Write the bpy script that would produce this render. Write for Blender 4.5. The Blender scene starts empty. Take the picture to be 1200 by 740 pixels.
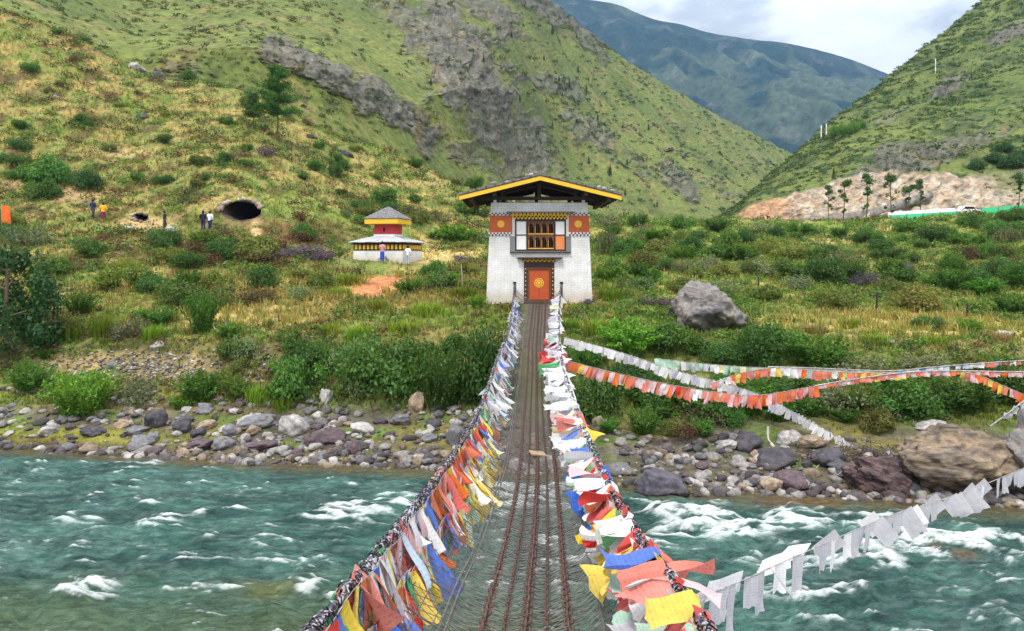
import bpy, math, random
import numpy as np
from mathutils import Vector, Matrix, noise as mnoise

# ------------------------------------------------------------------ camera, sky, sun, exposure
SC = bpy.context.scene
COL = SC.collection
H = 7.5            # eye height above the river, metres (river surface is z = 0)
F = 800.0          # focal length in units of a 1200 unit wide frame
CX, HY = 600.0, 300.0
cam_d = bpy.data.cameras.new('camera')
cam_d.sensor_width = 36.0
cam_d.lens = 24.0
cam_d.shift_y = -(370.0 - HY) / 1200.0
cam_d.clip_start = 0.1
cam_d.clip_end = 12000
cam = bpy.data.objects.new('camera', cam_d)
cam.location = (0, 0, H)
cam.rotation_euler = (math.radians(90), 0, 0)
COL.objects.link(cam)
SC.camera = cam

SUN_EL, SUN_AZ = 58.0, 205.0      # degrees; azimuth clockwise from +Y (behind the camera, a little left)
wd = bpy.data.worlds.new('World')
SC.world = wd
wd.use_nodes = True
wn = wd.node_tree
wn.nodes.clear()


def nd(nt, typ, **kw):
    n = nt.nodes.new(typ)
    for k, v in kw.items():
        if k.startswith('i_'):
            key = k[2:]
            key = int(key) if key.isdigit() else key.replace('_', ' ')
            if hasattr(v, 'is_linked') or hasattr(v, 'links'):
                nt.links.new(v, n.inputs[key])
            else:
                n.inputs[key].default_value = v
        else:
            setattr(n, k, v)
    return n


def ramp(nt, fac, stops, interp='LINEAR'):
    r = nt.nodes.new('ShaderNodeValToRGB')
    r.color_ramp.interpolation = interp
    e = r.color_ramp.elements
    while len(e) < len(stops):
        e.new(0.5)
    for el, (p, c) in zip(e, stops):
        el.position = p
        el.color = tuple(c) + ((1.0,) if len(c) == 3 else ())
    nt.links.new(fac, r.inputs[0])
    return r.outputs[0]


def mixc(nt, fac, a, b, mode='MIX'):
    m = nt.nodes.new('ShaderNodeMix')
    m.data_type = 'RGBA'
    m.blend_type = mode
    for s, v in ((m.inputs[0], fac), (m.inputs[6], a), (m.inputs[7], b)):
        if hasattr(v, 'links'):
            nt.links.new(v, s)
        elif isinstance(v, (int, float)):
            s.default_value = v
        else:
            s.default_value = tuple(v) + ((1.0,) if len(v) == 3 else ())
    return m.outputs[2]


def math_n(nt, op, a, b=0.0, clamp=False):
    m = nt.nodes.new('ShaderNodeMath')
    m.operation = op
    m.use_clamp = clamp
    for s, v in ((m.inputs[0], a), (m.inputs[1], b)):
        if hasattr(v, 'links'):
            nt.links.new(v, s)
        else:
            s.default_value = v
    return m.outputs[0]


def build_world():
    nt = wn
    sky = nd(nt, 'ShaderNodeTexSky', sky_type='NISHITA', sun_disc=False)
    sky.sun_elevation = math.radians(SUN_EL)
    sky.sun_rotation = math.radians(SUN_AZ)
    sky.altitude = 2200
    tc = nd(nt, 'ShaderNodeTexCoord')
    sep = nd(nt, 'ShaderNodeSeparateXYZ', i_0=tc.outputs['Generated'])
    zz = math_n(nt, 'MAXIMUM', sep.outputs[2], 0.0)
    den = math_n(nt, 'ADD', zz, 0.22)
    cx = math_n(nt, 'DIVIDE', sep.outputs[0], den)
    cy = math_n(nt, 'DIVIDE', sep.outputs[1], den)
    cv = nd(nt, 'ShaderNodeCombineXYZ', i_0=cx, i_1=cy, i_2=0.37)
    n1 = nd(nt, 'ShaderNodeTexNoise', i_Vector=cv.outputs[0], i_Scale=1.55, i_Detail=7.0, i_Roughness=0.55, i_Distortion=0.25)
    n2 = nd(nt, 'ShaderNodeTexNoise', i_Vector=cv.outputs[0], i_Scale=4.2, i_Detail=6.0, i_Roughness=0.6)
    s = math_n(nt, 'ADD', math_n(nt, 'MULTIPLY', n1.outputs[0], 0.75), math_n(nt, 'MULTIPLY', n2.outputs[0], 0.25))
    # cloud tone: grey bellies to white tops
    tone = ramp(nt, s, [(0.36, (0.40, 0.44, 0.50)), (0.46, (0.62, 0.655, 0.71)), (0.52, (0.98, 0.99, 1.0)), (0.62, (1.22, 1.22, 1.22))])
    # overcast vault: brighter overhead than near the skyline
    lift = nd(nt, 'ShaderNodeMapRange', i_0=zz)
    lift.inputs[1].default_value = 0.25
    lift.inputs[2].default_value = 0.95
    lift.inputs[3].default_value = CLOUD_LOW
    lift.inputs[4].default_value = CLOUD_HIGH
    cl = nd(nt, 'ShaderNodeVectorMath', operation='SCALE')
    nt.links.new(tone, cl.inputs[0])
    nt.links.new(lift.outputs[0], cl.inputs[3])
    cov = ramp(nt, n1.outputs[0], [(0.25, (0.86,) * 3), (0.36, (0.97,) * 3)])
    col = mixc(nt, cov, sky.outputs[0], cl.outputs[0])
    bg = nd(nt, 'ShaderNodeBackground', i_Color=col, i_Strength=0.1)
    out = nd(nt, 'ShaderNodeOutputWorld', i_Surface=bg.outputs[0])


CLOUD_LOW, CLOUD_HIGH = 5.9, 20.5
HAZE = 0.000085
build_world()
sun_d = bpy.data.lights.new('sun', 'SUN')
sun_d.energy = 1.5
sun_d.angle = math.radians(10)
sun_d.color = (1.0, 0.95, 0.86)
sun = bpy.data.objects.new('sun', sun_d)
sun.rotation_euler = (math.radians(90 - SUN_EL), 0, math.radians(180 - SUN_AZ))
sun.location = (-20, -20, 60)
COL.objects.link(sun)
SC.view_settings.view_transform = 'Standard'
SC.view_settings.look = 'None'
SC.view_settings.exposure = 0.8
SC.view_settings.gamma = 1.0
SC.view_settings.use_curve_mapping = False
SC.render.engine = 'CYCLES'
SC.cycles.use_denoising = True
SC.cycles.max_bounces = 6
SC.cycles.diffuse_bounces = 3
SC.cycles.glossy_bounces = 2
SC.cycles.transmission_bounces = 3
SC.cycles.transparent_max_bounces = 6
SC.cycles.volume_bounces = 0

# ------------------------------------------------------------------ helpers: noise
rng = np.random.default_rng(11)
random.seed(5)
_PERM = np.random.default_rng(3).permutation(1024)
_ANG = np.random.default_rng(4).uniform(0, 2 * np.pi, 1024)
_GX, _GY = np.cos(_ANG), np.sin(_ANG)


def pnoise(x, y, seed=0):
    x = np.asarray(x, float); y = np.asarray(y, float)
    xi = np.floor(x).astype(np.int64); yi = np.floor(y).astype(np.int64)
    fx, fy = x - xi, y - yi
    u = fx * fx * fx * (fx * (fx * 6 - 15) + 10)
    v = fy * fy * fy * (fy * (fy * 6 - 15) + 10)

    def g(ix, iy, dx, dy):
        h = _PERM[(_PERM[(ix + seed * 37) & 1023] + iy) & 1023]
        return _GX[h] * dx + _GY[h] * dy
    a = g(xi, yi, fx, fy); b = g(xi + 1, yi, fx - 1, fy)
    c = g(xi, yi + 1, fx, fy - 1); d = g(xi + 1, yi + 1, fx - 1, fy - 1)
    return (a + (b - a) * u + ((c + (d - c) * u) - (a + (b - a) * u)) * v) * 1.5


def fbm(x, y, octv=4, seed=0, gain=0.5):
    s = 0.0; a = 1.0; t = 0.0
    for o in range(octv):
        s = s + a * pnoise(np.asarray(x) * 2.03 ** o + 17.3 * o, np.asarray(y) * 2.03 ** o + 9.1 * o, seed + o)
        t += a; a *= gain
    return s / t


def ridged(x, y, octv=4, seed=0):
    s = 0.0; a = 1.0; t = 0.0
    for o in range(octv):
        s = s + a * (1 - 2 * np.abs(pnoise(np.asarray(x) * 2.1 ** o + 5.3 * o, np.asarray(y) * 2.1 ** o + 3.7 * o, seed + o)))
        t += a; a *= 0.5
    return s / t


def sstep(a, b, x):
    t = np.clip((x - a) / (b - a), 0, 1)
    return t * t * (3 - 2 * t)


def blob(px, py, cx, cy, rx, ry, rot=0.0, soft=0.35, nz=None):
    """soft ellipse mask 0..1"""
    c, s = math.cos(math.radians(rot)), math.sin(math.radians(rot))
    dx, dy = px - cx, py - cy
    a = (dx * c + dy * s) / rx; b = (-dx * s + dy * c) / ry
    d = np.sqrt(a * a + b * b)
    if nz is not None:
        d = d + nz
    return 1 - sstep(1 - soft, 1 + soft, d)


# ------------------------------------------------------------------ helpers: objects
def mesh_np(name, verts, faces, mat=None, smooth=False, cols=None, tris=None):
    """verts (N,3); faces (M,4) quads; tris (K,3)"""
    me = bpy.data.meshes.new(name)
    verts = np.ascontiguousarray(verts, dtype=np.float32).reshape(-1, 3)
    me.vertices.add(len(verts))
    me.vertices.foreach_set('co', verts.ravel())
    loops = []; starts = []; tot = 0
    if faces is not None and len(faces):
        f = np.ascontiguousarray(faces, dtype=np.int32)
        loops.append(f.ravel()); starts.append(np.arange(len(f)) * f.shape[1] + tot); tot += f.size
    if tris is not None and len(tris):
        f = np.ascontiguousarray(tris, dtype=np.int32)
        loops.append(f.ravel()); starts.append(np.arange(len(f)) * 3 + tot); tot += f.size
    lp = np.concatenate(loops).astype(np.int32); st = np.concatenate(starts).astype(np.int32)
    me.loops.add(len(lp)); me.loops.foreach_set('vertex_index', lp)
    me.polygons.add(len(st)); me.polygons.foreach_set('loop_start', st)
    me.update(calc_edges=True)
    if smooth:
        me.polygons.foreach_set('use_smooth', np.ones(len(st), dtype=bool))
    if cols is not None:
        at = me.color_attributes.new('Col', 'FLOAT_COLOR', 'POINT')
        c = np.ones((len(verts), 4), np.float32)
        cols = np.asarray(cols, np.float32)
        c[:, :cols.shape[1]] = cols
        at.data.foreach_set('color', c.ravel())
    if mat is not None:
        me.materials.append(mat)
    return me


def link(name, data, parent=None, loc=None):
    o = bpy.data.objects.new(name, data)
    COL.objects.link(o)
    if parent is not None:
        o.parent = parent
    if loc is not None:
        o.location = loc
    return o


def tag(o, label, cat, group=None):
    o['label'] = label
    o['category'] = cat
    if group:
        o['group'] = group
    return o


def setting(o, kind='structure', label=None):
    o['kind'] = kind
    if label:
        o['label'] = label
    return o


def thing(name, label, cat, loc=(0, 0, 0), rz=0.0, group=None):
    o = bpy.data.objects.new(name, None)
    o.empty_display_size = 0.3
    COL.objects.link(o)
    o.location = loc
    o.rotation_euler = (0, 0, rz)
    return tag(o, label, cat, group)


def grid_faces(n, m):
    """vertex index = i*m + j, i<n, j<m"""
    i, j = np.meshgrid(np.arange(n - 1), np.arange(m - 1), indexing='ij')
    a = (i * m + j).ravel()
    return np.stack([a, a + m, a + m + 1, a + 1], 1)


class MB:
    """collects simple solids into one mesh"""
    def __init__(s):
        s.v = []; s.f = []; s.mi = []; s.mats = []

    def _m(s, m):
        if m not in s.mats:
            s.mats.append(m)
        return s.mats.index(m)

    def add(s, verts, faces, m):
        b = len(s.v); k = s._m(m)
        s.v += [tuple(v) for v in verts]
        s.f += [tuple(b + i for i in f) for f in faces]
        s.mi += [k] * len(faces)

    def box(s, x0, x1, y0, y1, z0, z1, m, tx=0.0, ty=0.0):
        """box; tx/ty pull the top in on each side"""
        v = [(x0, y0, z0), (x1, y0, z0), (x1, y1, z0), (x0, y1, z0),
             (x0 + tx, y0 + ty, z1), (x1 - tx, y0 + ty, z1), (x1 - tx, y1 - ty, z1), (x0 + tx, y1 - ty, z1)]
        s.add(v, [(0, 3, 2, 1), (4, 5, 6, 7), (0, 1, 5, 4), (1, 2, 6, 5), (2, 3, 7, 6), (3, 0, 4, 7)], m)

    def prism(s, pts, y0, y1, m):
        """polygon in x,z extruded along y"""
        n = len(pts)
        v = [(x, y0, z) for x, z in pts] + [(x, y1, z) for x, z in pts]
        f = [tuple(range(n)), tuple(range(2 * n - 1, n - 1, -1))]
        f += [((i + 1) % n, i, n + i, n + (i + 1) % n) for i in range(n)]
        s.add(v, f, m)

    def cyl(s, x, y, z0, z1, r0, r1, m, n=10, axis='z'):
        v = []
        for z, r in ((z0, r0), (z1, r1)):
            for k in range(n):
                a = 2 * math.pi * k / n
                p = (x + r * math.cos(a), y + r * math.sin(a), z)
                if axis == 'y':
                    p = (x + r * math.cos(a), z, y + r * math.sin(a))
                v.append(p)
        f = [(k, (k + 1) % n, n + (k + 1) % n, n + k) for k in range(n)]
        f += [tuple(range(n - 1, -1, -1)), tuple(range(n, 2 * n))]
        s.add(v, f, m)

    def ring(s, x, y, z, r0, r1, th, m, n=20):
        """flat ring standing in the x,z plane, front at y - th"""
        v = []
        for k in range(n):
            a = 2 * math.pi * k / n
            for r, yy in ((r0, y), (r1, y), (r1, y - th), (r0, y - th)):
                v.append((x + r * math.cos(a), yy, z + r * math.sin(a)))
        f = []
        for k in range(n):
            p, q = 4 * k, 4 * ((k + 1) % n)
            for i in range(4):
                f.append((p + i, p + (i + 1) % 4, q + (i + 1) % 4, q + i))
        s.add(v, f, m)

    def bar(s, p0, p1, r, m, n=6):
        p0 = Vector(p0); p1 = Vector(p1)
        t = (p1 - p0).normalized()
        a = t.orthogonal().normalized(); b = t.cross(a)
        v = []
        for p in (p0, p1):
            for k in range(n):
                g = 2 * math.pi * k / n
                v.append(p + (a * math.cos(g) + b * math.sin(g)) * r)
        f = [(k, (k + 1) % n, n + (k + 1) % n, n + k) for k in range(n)]
        f += [tuple(range(n - 1, -1, -1)), tuple(range(n, 2 * n))]
        s.add(v, f, m)

    def build(s, name, parent=None, loc=None, bevel=0.0):
        me = bpy.data.meshes.new(name)
        me.from_pydata(s.v, [], s.f)
        for m in s.mats:
            me.materials.append(m)
        me.polygons.foreach_set('material_index', s.mi)
        me.update()
        o = link(name, me, parent, loc)
        if bevel:
            bv = o.modifiers.new('bevel', 'BEVEL')
            bv.width = bevel; bv.segments = 2; bv.limit_method = 'ANGLE'
        return o


def tubes(polys, r, sides=3, closed=False):
    """polys (N,K,3) polylines -> verts, quad faces; r scalar or (N,K)"""
    P = np.asarray(polys, float)
    N, K, _ = P.shape
    if closed:
        T = np.roll(P, -1, 1) - np.roll(P, 1, 1)
    else:
        T = np.gradient(P, axis=1)
    T /= np.linalg.norm(T, axis=2, keepdims=True) + 1e-9
    ref = np.zeros_like(T); ref[..., 2] = 1.0
    par = np.abs(T[..., 2]) > 0.9
    ref[par] = (1.0, 0, 0)
    A = np.cross(T, ref); A /= np.linalg.norm(A, axis=2, keepdims=True) + 1e-9
    B = np.cross(T, A)
    rr = np.broadcast_to(np.asarray(r, float), (N, K))[..., None]
    V = []
    for k in range(sides):
        g = 2 * math.pi * k / sides
        V.append(P + (A * math.cos(g) + B * math.sin(g)) * rr)
    V = np.stack(V, 2)                      # N,K,S,3
    idx = np.arange(N * K * sides).reshape(N, K, sides)
    if closed:
        i0 = idx; i1 = np.roll(idx, -1, 1)
    else:
        i0 = idx[:, :-1]; i1 = idx[:, 1:]
    f = np.stack([i0, np.roll(i0, -1, 2), np.roll(i1, -1, 2), i1], -1).reshape(-1, 4)
    return V.reshape(-1, 3), f


def merge(parts):
    """parts: list of (verts, quads[, cols]) -> merged"""
    V = []; Fq = []; C = []; b = 0
    for p in parts:
        V.append(np.asarray(p[0]).reshape(-1, 3)); Fq.append(np.asarray(p[1]) + b); b += len(V[-1])
        if len(p) > 2:
            C.append(p[2])
    return np.concatenate(V), np.concatenate(Fq), (np.concatenate(C) if C else None)


# ------------------------------------------------------------------ materials
def new_mat(name):
    m = bpy.data.materials.new(name)
    m.use_nodes = True
    nt = m.node_tree
    nt.nodes.clear()
    return m, nt


def out_bsdf(nt, col, rough=0.8, bump=None, bump_s=0.3, bump_d=0.05, spec=0.3, metallic=0.0):
    b = nd(nt, 'ShaderNodeBsdfPrincipled', i_Metallic=metallic)
    for key, v in (('Base Color', col), ('Roughness', rough)):
        if hasattr(v, 'links'):
            nt.links.new(v, b.inputs[key])
        else:
            b.inputs[key].default_value = (tuple(v) + (1.0,)) if isinstance(v, (tuple, list)) else v
    b.inputs['Specular IOR Level'].default_value = spec
    if bump is not None:
        bp = nd(nt, 'ShaderNodeBump', i_Strength=bump_s, i_Distance=bump_d, i_Height=bump)
        nt.links.new(bp.outputs[0], b.inputs['Normal'])
    nd(nt, 'ShaderNodeOutputMaterial', i_Surface=b.outputs[0])
    return b


def obj_coord(nt, geo=False):
    if geo:
        return nd(nt, 'ShaderNodeNewGeometry').outputs['Position']
    return nd(nt, 'ShaderNodeTexCoord').outputs['Object']


def simple(name, col, rough=0.7, var=0.25, scale=6.0, bump=0.2, bump_d=0.01, spec=0.3, metallic=0.0):
    m, nt = new_mat(name)
    co = obj_coord(nt)
    n = nd(nt, 'ShaderNodeTexNoise', i_Vector=co, i_Scale=scale, i_Detail=6.0, i_Roughness=0.65)
    lo = tuple(c * (1 - var) for c in col); hi = tuple(min(1, c * (1 + var)) for c in col)
    c = ramp(nt, n.outputs[0], [(0.3, lo), (0.7, hi)])
    out_bsdf(nt, c, rough, n.outputs[0], bump, bump_d, spec, metallic)
    return m


def ground_mat(name, s1, s2, b_d, bump=0.6):
    """colour attribute Col, alpha = bare rock / stones"""
    m, nt = new_mat(name)
    at = nd(nt, 'ShaderNodeVertexColor', layer_name='Col')
    co = obj_coord(nt, True)
    n1 = nd(nt, 'ShaderNodeTexNoise', i_Vector=co, i_Scale=s1, i_Detail=8.0, i_Roughness=0.7)
    n2 = nd(nt, 'ShaderNodeTexNoise', i_Vector=co, i_Scale=s2, i_Detail=5.0, i_Roughness=0.6)
    k = ramp(nt, n1.outputs[0], [(0.25, (0.36, 0.36, 0.4)), (0.5, (1.0, 1.0, 1.0)), (0.75, (1.65, 1.6, 1.45))])
    k2 = ramp(nt, n2.outputs[0], [(0.3, (0.78, 0.8, 0.78)), (0.7, (1.2, 1.17, 1.1))])
    c = mixc(nt, 1.0, at.outputs[0], k, 'MULTIPLY')
    c = mixc(nt, 1.0, c, k2, 'MULTIPLY')
    vo = nd(nt, 'ShaderNodeTexVoronoi', i_Vector=co, i_Scale=s1 * 1.3)
    h = math_n(nt, 'ADD', n1.outputs[0], math_n(nt, 'MULTIPLY', vo.outputs[0], math_n(nt, 'MULTIPLY', at.outputs[1], 0.8)))
    out_bsdf(nt, c, 0.92, h, bump, b_d, 0.15)
    return m


def leaf_mat(name, from_attr=False, trans=0.35, rough=0.6):
    """foliage: object colour (or attribute Col) x per-leaf tint"""
    m, nt = new_mat(name)
    at = nd(nt, 'ShaderNodeVertexColor', layer_name='Col')
    if from_attr:
        c = at.outputs[0]
    else:
        oi = nd(nt, 'ShaderNodeObjectInfo')
        c = mixc(nt, 1.0, oi.outputs['Color'], at.outputs[0], 'MULTIPLY')
    d = nd(nt, 'ShaderNodeBsdfDiffuse', i_Color=c)
    warm = mixc(nt, 1.0, c, (1.25, 1.2, 0.6), 'MULTIPLY')
    t = nd(nt, 'ShaderNodeBsdfTranslucent', i_Color=warm)
    g = nd(nt, 'ShaderNodeBsdfGlossy', i_Color=(0.5, 0.55, 0.5, 1), i_Roughness=0.45)
    s1 = nd(nt, 'ShaderNodeMixShader', i_0=trans, i_1=d.outputs[0], i_2=t.outputs[0])
    s2 = nd(nt, 'ShaderNodeMixShader', i_0=0.035, i_1=s1.outputs[0], i_2=g.outputs[0])
    nd(nt, 'ShaderNodeOutputMaterial', i_Surface=s2.outputs[0])
    return m


def rock_mat(name, strata=0.0):
    """object colour x mottling, lichen, wet foot near the water"""
    m, nt = new_mat(name)
    oi = nd(nt, 'ShaderNodeObjectInfo')
    co = obj_coord(nt)
    geo = nd(nt, 'ShaderNodeNewGeometry')
    off = nd(nt, 'ShaderNodeVectorMath', operation='ADD')
    nt.links.new(co, off.inputs[0])
    rv = nd(nt, 'ShaderNodeCombineXYZ', i_0=math_n(nt, 'MULTIPLY', oi.outputs['Random'], 37.0), i_1=3.1, i_2=math_n(nt, 'MULTIPLY', oi.outputs['Random'], 11.0))
    nt.links.new(rv.outputs[0], off.inputs[1])
    v = off.outputs[0]
    n1 = nd(nt, 'ShaderNodeTexNoise', i_Vector=v, i_Scale=2.2, i_Detail=9.0, i_Roughness=0.68)
    n2 = nd(nt, 'ShaderNodeTexNoise', i_Vector=v, i_Scale=9.0, i_Detail=6.0, i_Roughness=0.7)
    k = ramp(nt, n1.outputs[0], [(0.28, (0.45, 0.45, 0.5)), (0.5, (0.95, 0.95, 0.95)), (0.72, (1.6, 1.55, 1.42))])
    c = mixc(nt, 1.0, oi.outputs['Color'], k, 'MULTIPLY')
    k2 = ramp(nt, n2.outputs[0], [(0.35, (0.75, 0.74, 0.76)), (0.65, (1.18, 1.16, 1.12))])
    c = mixc(nt, 1.0, c, k2, 'MULTIPLY')
    hh = n1.outputs[0]
    if strata:
        mp = nd(nt, 'ShaderNodeMapping', i_Vector=v)
        mp.inputs['Scale'].default_value = (0.6, 0.6, 2.3)
        mp.inputs['Rotation'].default_value = (0.15, 0.28, 0)
        n3 = nd(nt, 'ShaderNodeTexNoise', i_Vector=mp.outputs[0], i_Scale=1.5, i_Detail=10.0, i_Roughness=0.7, i_Distortion=1.1)
        k3 = ramp(nt, n3.outputs[0], [(0.32, (0.10, 0.095, 0.11)), (0.43, (0.62, 0.58, 0.56)), (0.52, (1.3, 1.15, 0.92)), (0.58, (1.0, .95, .9)), (0.66, (0.42, 0.41, 0.45))])
        c = mixc(nt, strata, c, mixc(nt, 1.0, c, k3, 'MULTIPLY'))
        hh = math_n(nt, 'ADD', n1.outputs[0], math_n(nt, 'MULTIPLY', n3.outputs[0], 1.5))
    sz = nd(nt, 'ShaderNodeSeparateXYZ', i_0=geo.outputs['Position'])
    wet = ramp(nt, math_n(nt, 'ADD', sz.outputs[2], math_n(nt, 'MULTIPLY', n2.outputs[0], 0.25)), [(0.22, (1, 1, 1)), (0.42, (0, 0, 0))])
    c = mixc(nt, wet, c, mixc(nt, 1.0, c, (0.42, 0.38, 0.34), 'MULTIPLY'))
    ro = ramp(nt, wet, [(0, (0.85,) * 3), (1, (0.3,) * 3)])
    out_bsdf(nt, c, ro, hh, 0.7, 0.08, 0.35)
    return m


M = {}
M['ground'] = ground_mat('bank_ground', 2.6, 0.35, 0.12)
M['mountain'] = ground_mat('mountain_ground', 0.55, 0.045, 0.9, 0.8)
M['hill'] = ground_mat('hill_ground', 0.8, 0.07, 0.6, 0.7)
M['far'] = ground_mat('far_forest', 0.035, 0.006, 14.0, 0.8)
M['leaf'] = leaf_mat('leaf_green')
M['leaf_c'] = leaf_mat('leaf_mixed', True)
M['grass'] = leaf_mat('grass_blade', True, 0.4)
M['rock'] = rock_mat('river_rock')
M['rock_layered'] = rock_mat('layered_rock', 0.8)
M['bark'] = simple('bark', (0.12, 0.085, 0.06), 0.9, 0.4, 9, 0.5)
M['dead_wood'] = simple('dead_wood', (0.45, 0.39, 0.33), 0.85, 0.25, 9, 0.4)
M['white_paint'] = simple('white_paint', (0.78, 0.78, 0.79), 0.7, 0.06, 5)
M['dark_wood'] = simple('dark_wood', (0.045, 0.03, 0.024), 0.7, 0.4, 8, 0.3)
M['brown_wood'] = simple('brown_wood', (0.13, 0.055, 0.03), 0.65, 0.35, 8, 0.3)
M['terracotta'] = simple('terracotta_wash', (0.52, 0.12, 0.045), 0.75, 0.12, 4, 0.15)
M['orange_door'] = simple('orange_door_paint', (0.46, 0.085, 0.025), 0.5, 0.1, 4, 0.1)
M['orange_panel'] = simple('orange_panel', (0.7, 0.24, 0.08), 0.6, 0.1, 4, 0.1)
M['gold'] = simple('gold_paint', (0.85, 0.5, 0.05), 0.4, 0.12, 6, 0.1)
M['yellow'] = simple('yellow_paint', (0.78, 0.47, 0.035), 0.55, 0.12, 5, 0.1)
M['pink_red'] = simple('crimson_paint', (0.55, 0.05, 0.06), 0.65, 0.12, 4, 0.1)
M['slate'] = simple('slate', (0.16, 0.155, 0.16), 0.75, 0.5, 5, 0.5, 0.03)
M['pale_slate'] = simple('pale_slate', (0.42, 0.43, 0.45), 0.7, 0.25, 5, 0.4, 0.02)
M['rust'] = simple('rusty_iron', (0.095, 0.055, 0.043), 0.75, 0.45, 22, 0.4, 0.004)
M['wire'] = simple('weathered_wire', (0.12, 0.105, 0.10), 0.6, 0.35, 14, 0.2, 0.002)
M['net'] = simple('weathered_net', (0.17, 0.148, 0.132), 0.7, 0.45, 16, 0.2, 0.002)
M['wire_grey'] = simple('grey_cable', (0.22, 0.20, 0.20), 0.6, 0.25, 14, 0.2, 0.003)
M['cord'] = simple('cord', (0.30, 0.285, 0.28), 0.9, 0.6, 9, 0.2, 0.002)
M['skin'] = simple('skin', (0.45, 0.25, 0.16), 0.6, 0.08, 4)
M['hair'] = simple('black_hair', (0.012, 0.010, 0.010), 0.5, 0.3, 20)
M['black'] = simple('black_and_painted_shade', (0.02, 0.016, 0.014), 0.9, 0.3, 4)  # plain black parts, and the painted dark behind the window lattice
M['concrete'] = simple('grey_concrete', (0.2, 0.2, 0.215), 0.85, 0.2, 1.2)
M['green_paint'] = simple('green_paint', (0.02, 0.38, 0.15), 0.6, 0.08, 1.0)
M['plank'] = simple('worn_plank', (0.34, 0.24, 0.15), 0.8, 0.25, 5)
M['purple_leaf'] = M['leaf']

# ------------------------------------------------------------------ far bank and left slope: one terrain sheet
def ctrl(*pts):
    """(frame row, distance) pairs -> (distance, height)"""
    return [(Y, H - (py - HY) * Y / F) for py, Y in pts]


A_COLS = {
    -350: ctrl((505, 29), (480, 31), (430, 34), (400, 36), (330, 45), (270, 56), (200, 68), (120, 82), (40, 96), (-60, 112), (-110, 120), (-110, 150), (-100, 240)),
    0: ctrl((525, 26.7), (505, 28), (480, 30), (430, 33), (408, 34), (380, 36.5), (330, 45), (290, 54), (250, 64), (200, 74), (150, 84), (100, 94), (50, 104), (14, 112), (16, 122), (60, 150), (160, 240)),
    70: ctrl((528, 26.3), (503, 28), (478, 30), (435, 33), (405, 34), (382, 36), (340, 44), (300, 53), (257, 64), (205, 74), (160, 85), (110, 97), (70, 106), (33, 114), (40, 124), (90, 150), (180, 240)),
    150: ctrl((532, 25.9), (500, 28), (470, 30.5), (440, 32.5), (402, 34), (385, 36), (350, 43), (310, 52), (262, 64), (215, 76), (170, 88), (120, 102), (82, 112), (90, 122), (130, 150), (210, 240)),
    283: ctrl((540, 25), (500, 27.5), (470, 30), (430, 32), (400, 33.5), (382, 36), (350, 43), (320, 51), (290, 58), (264, 63.5), (232, 66), (200, 76), (165, 88), (130, 104), (104, 116), (112, 126), (150, 150), (220, 240)),
    380: ctrl((543, 24.7), (505, 27), (480, 29), (440, 31.5), (402, 33), (380, 35), (350, 43), (330, 50), (310, 58), (290, 65), (270, 70), (230, 80), (190, 95), (154, 113), (162, 124), (190, 150), (240, 240)),
    450: ctrl((547, 24.3), (500, 27), (475, 29), (430, 31.5), (400, 33), (380, 35), (350, 43), (330, 50), (316, 56), (307, 60), (299, 66), (282, 72), (250, 85), (210, 105), (172, 124), (180, 134), (210, 160), (250, 240)),
    540: ctrl((550, 24), (500, 27), (470, 29), (430, 31), (388, 34), (365, 38), (350, 43), (325, 55), (305, 66), (285, 78), (250, 95), (216, 119), (224, 130), (245, 160), (262, 240)),
    632: ctrl((553, 23.7), (500, 27), (470, 29), (430, 31), (402, 33), (376, 36), (352, 40), (346, 47), (326, 56), (305, 68), (285, 85), (256, 108), (246, 122), (252, 134), (262, 170), (268, 240)),
    720: ctrl((565, 22.6), (520, 25.5), (490, 27.5), (450, 30), (410, 32), (382, 35), (353, 41), (330, 50), (300, 66), (275, 90), (256, 115), (258, 126), (266, 160), (270, 240)),
    830: ctrl((575, 21.8), (530, 24.5), (500, 26.5), (460, 29), (430, 31), (400, 33.4), (377, 38), (350, 44), (320, 56), (290, 75), (268, 100), (260, 118), (264, 128), (275, 150), (280, 240)),
    950: ctrl((580, 21.4), (535, 24), (500, 26), (460, 28.5), (430, 30), (405, 32), (386, 35.5), (360, 42), (330, 54), (300, 72), (280, 95), (263, 117), (263, 126), (280, 150), (290, 240)),
    1100: ctrl((588, 20.8), (545, 23), (500, 25.5), (470, 27.5), (440, 29.5), (410, 31), (391, 34), (360, 42), (330, 53), (295, 70), (270, 95), (255, 116), (255, 126), (280, 150), (290, 240)),
    1200: ctrl((592, 20.5), (548, 22.8), (505, 25.3), (470, 27.5), (430, 29.5), (405, 31), (386, 35), (355, 43), (320, 55), (285, 72), (262, 92), (246, 114), (246, 124), (270, 150), (280, 240)),
    1550: ctrl((604, 20), (560, 22.5), (500, 25.5), (460, 27.8), (425, 29.5), (398, 31), (380, 35), (345, 43), (305, 55), (265, 72), (238, 92), (216, 112), (216, 122), (240, 150), (250, 240)),
}
TPX = np.arange(-400, 1601, 4.0)
TY = np.arange(8, 241, 0.25)


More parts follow.
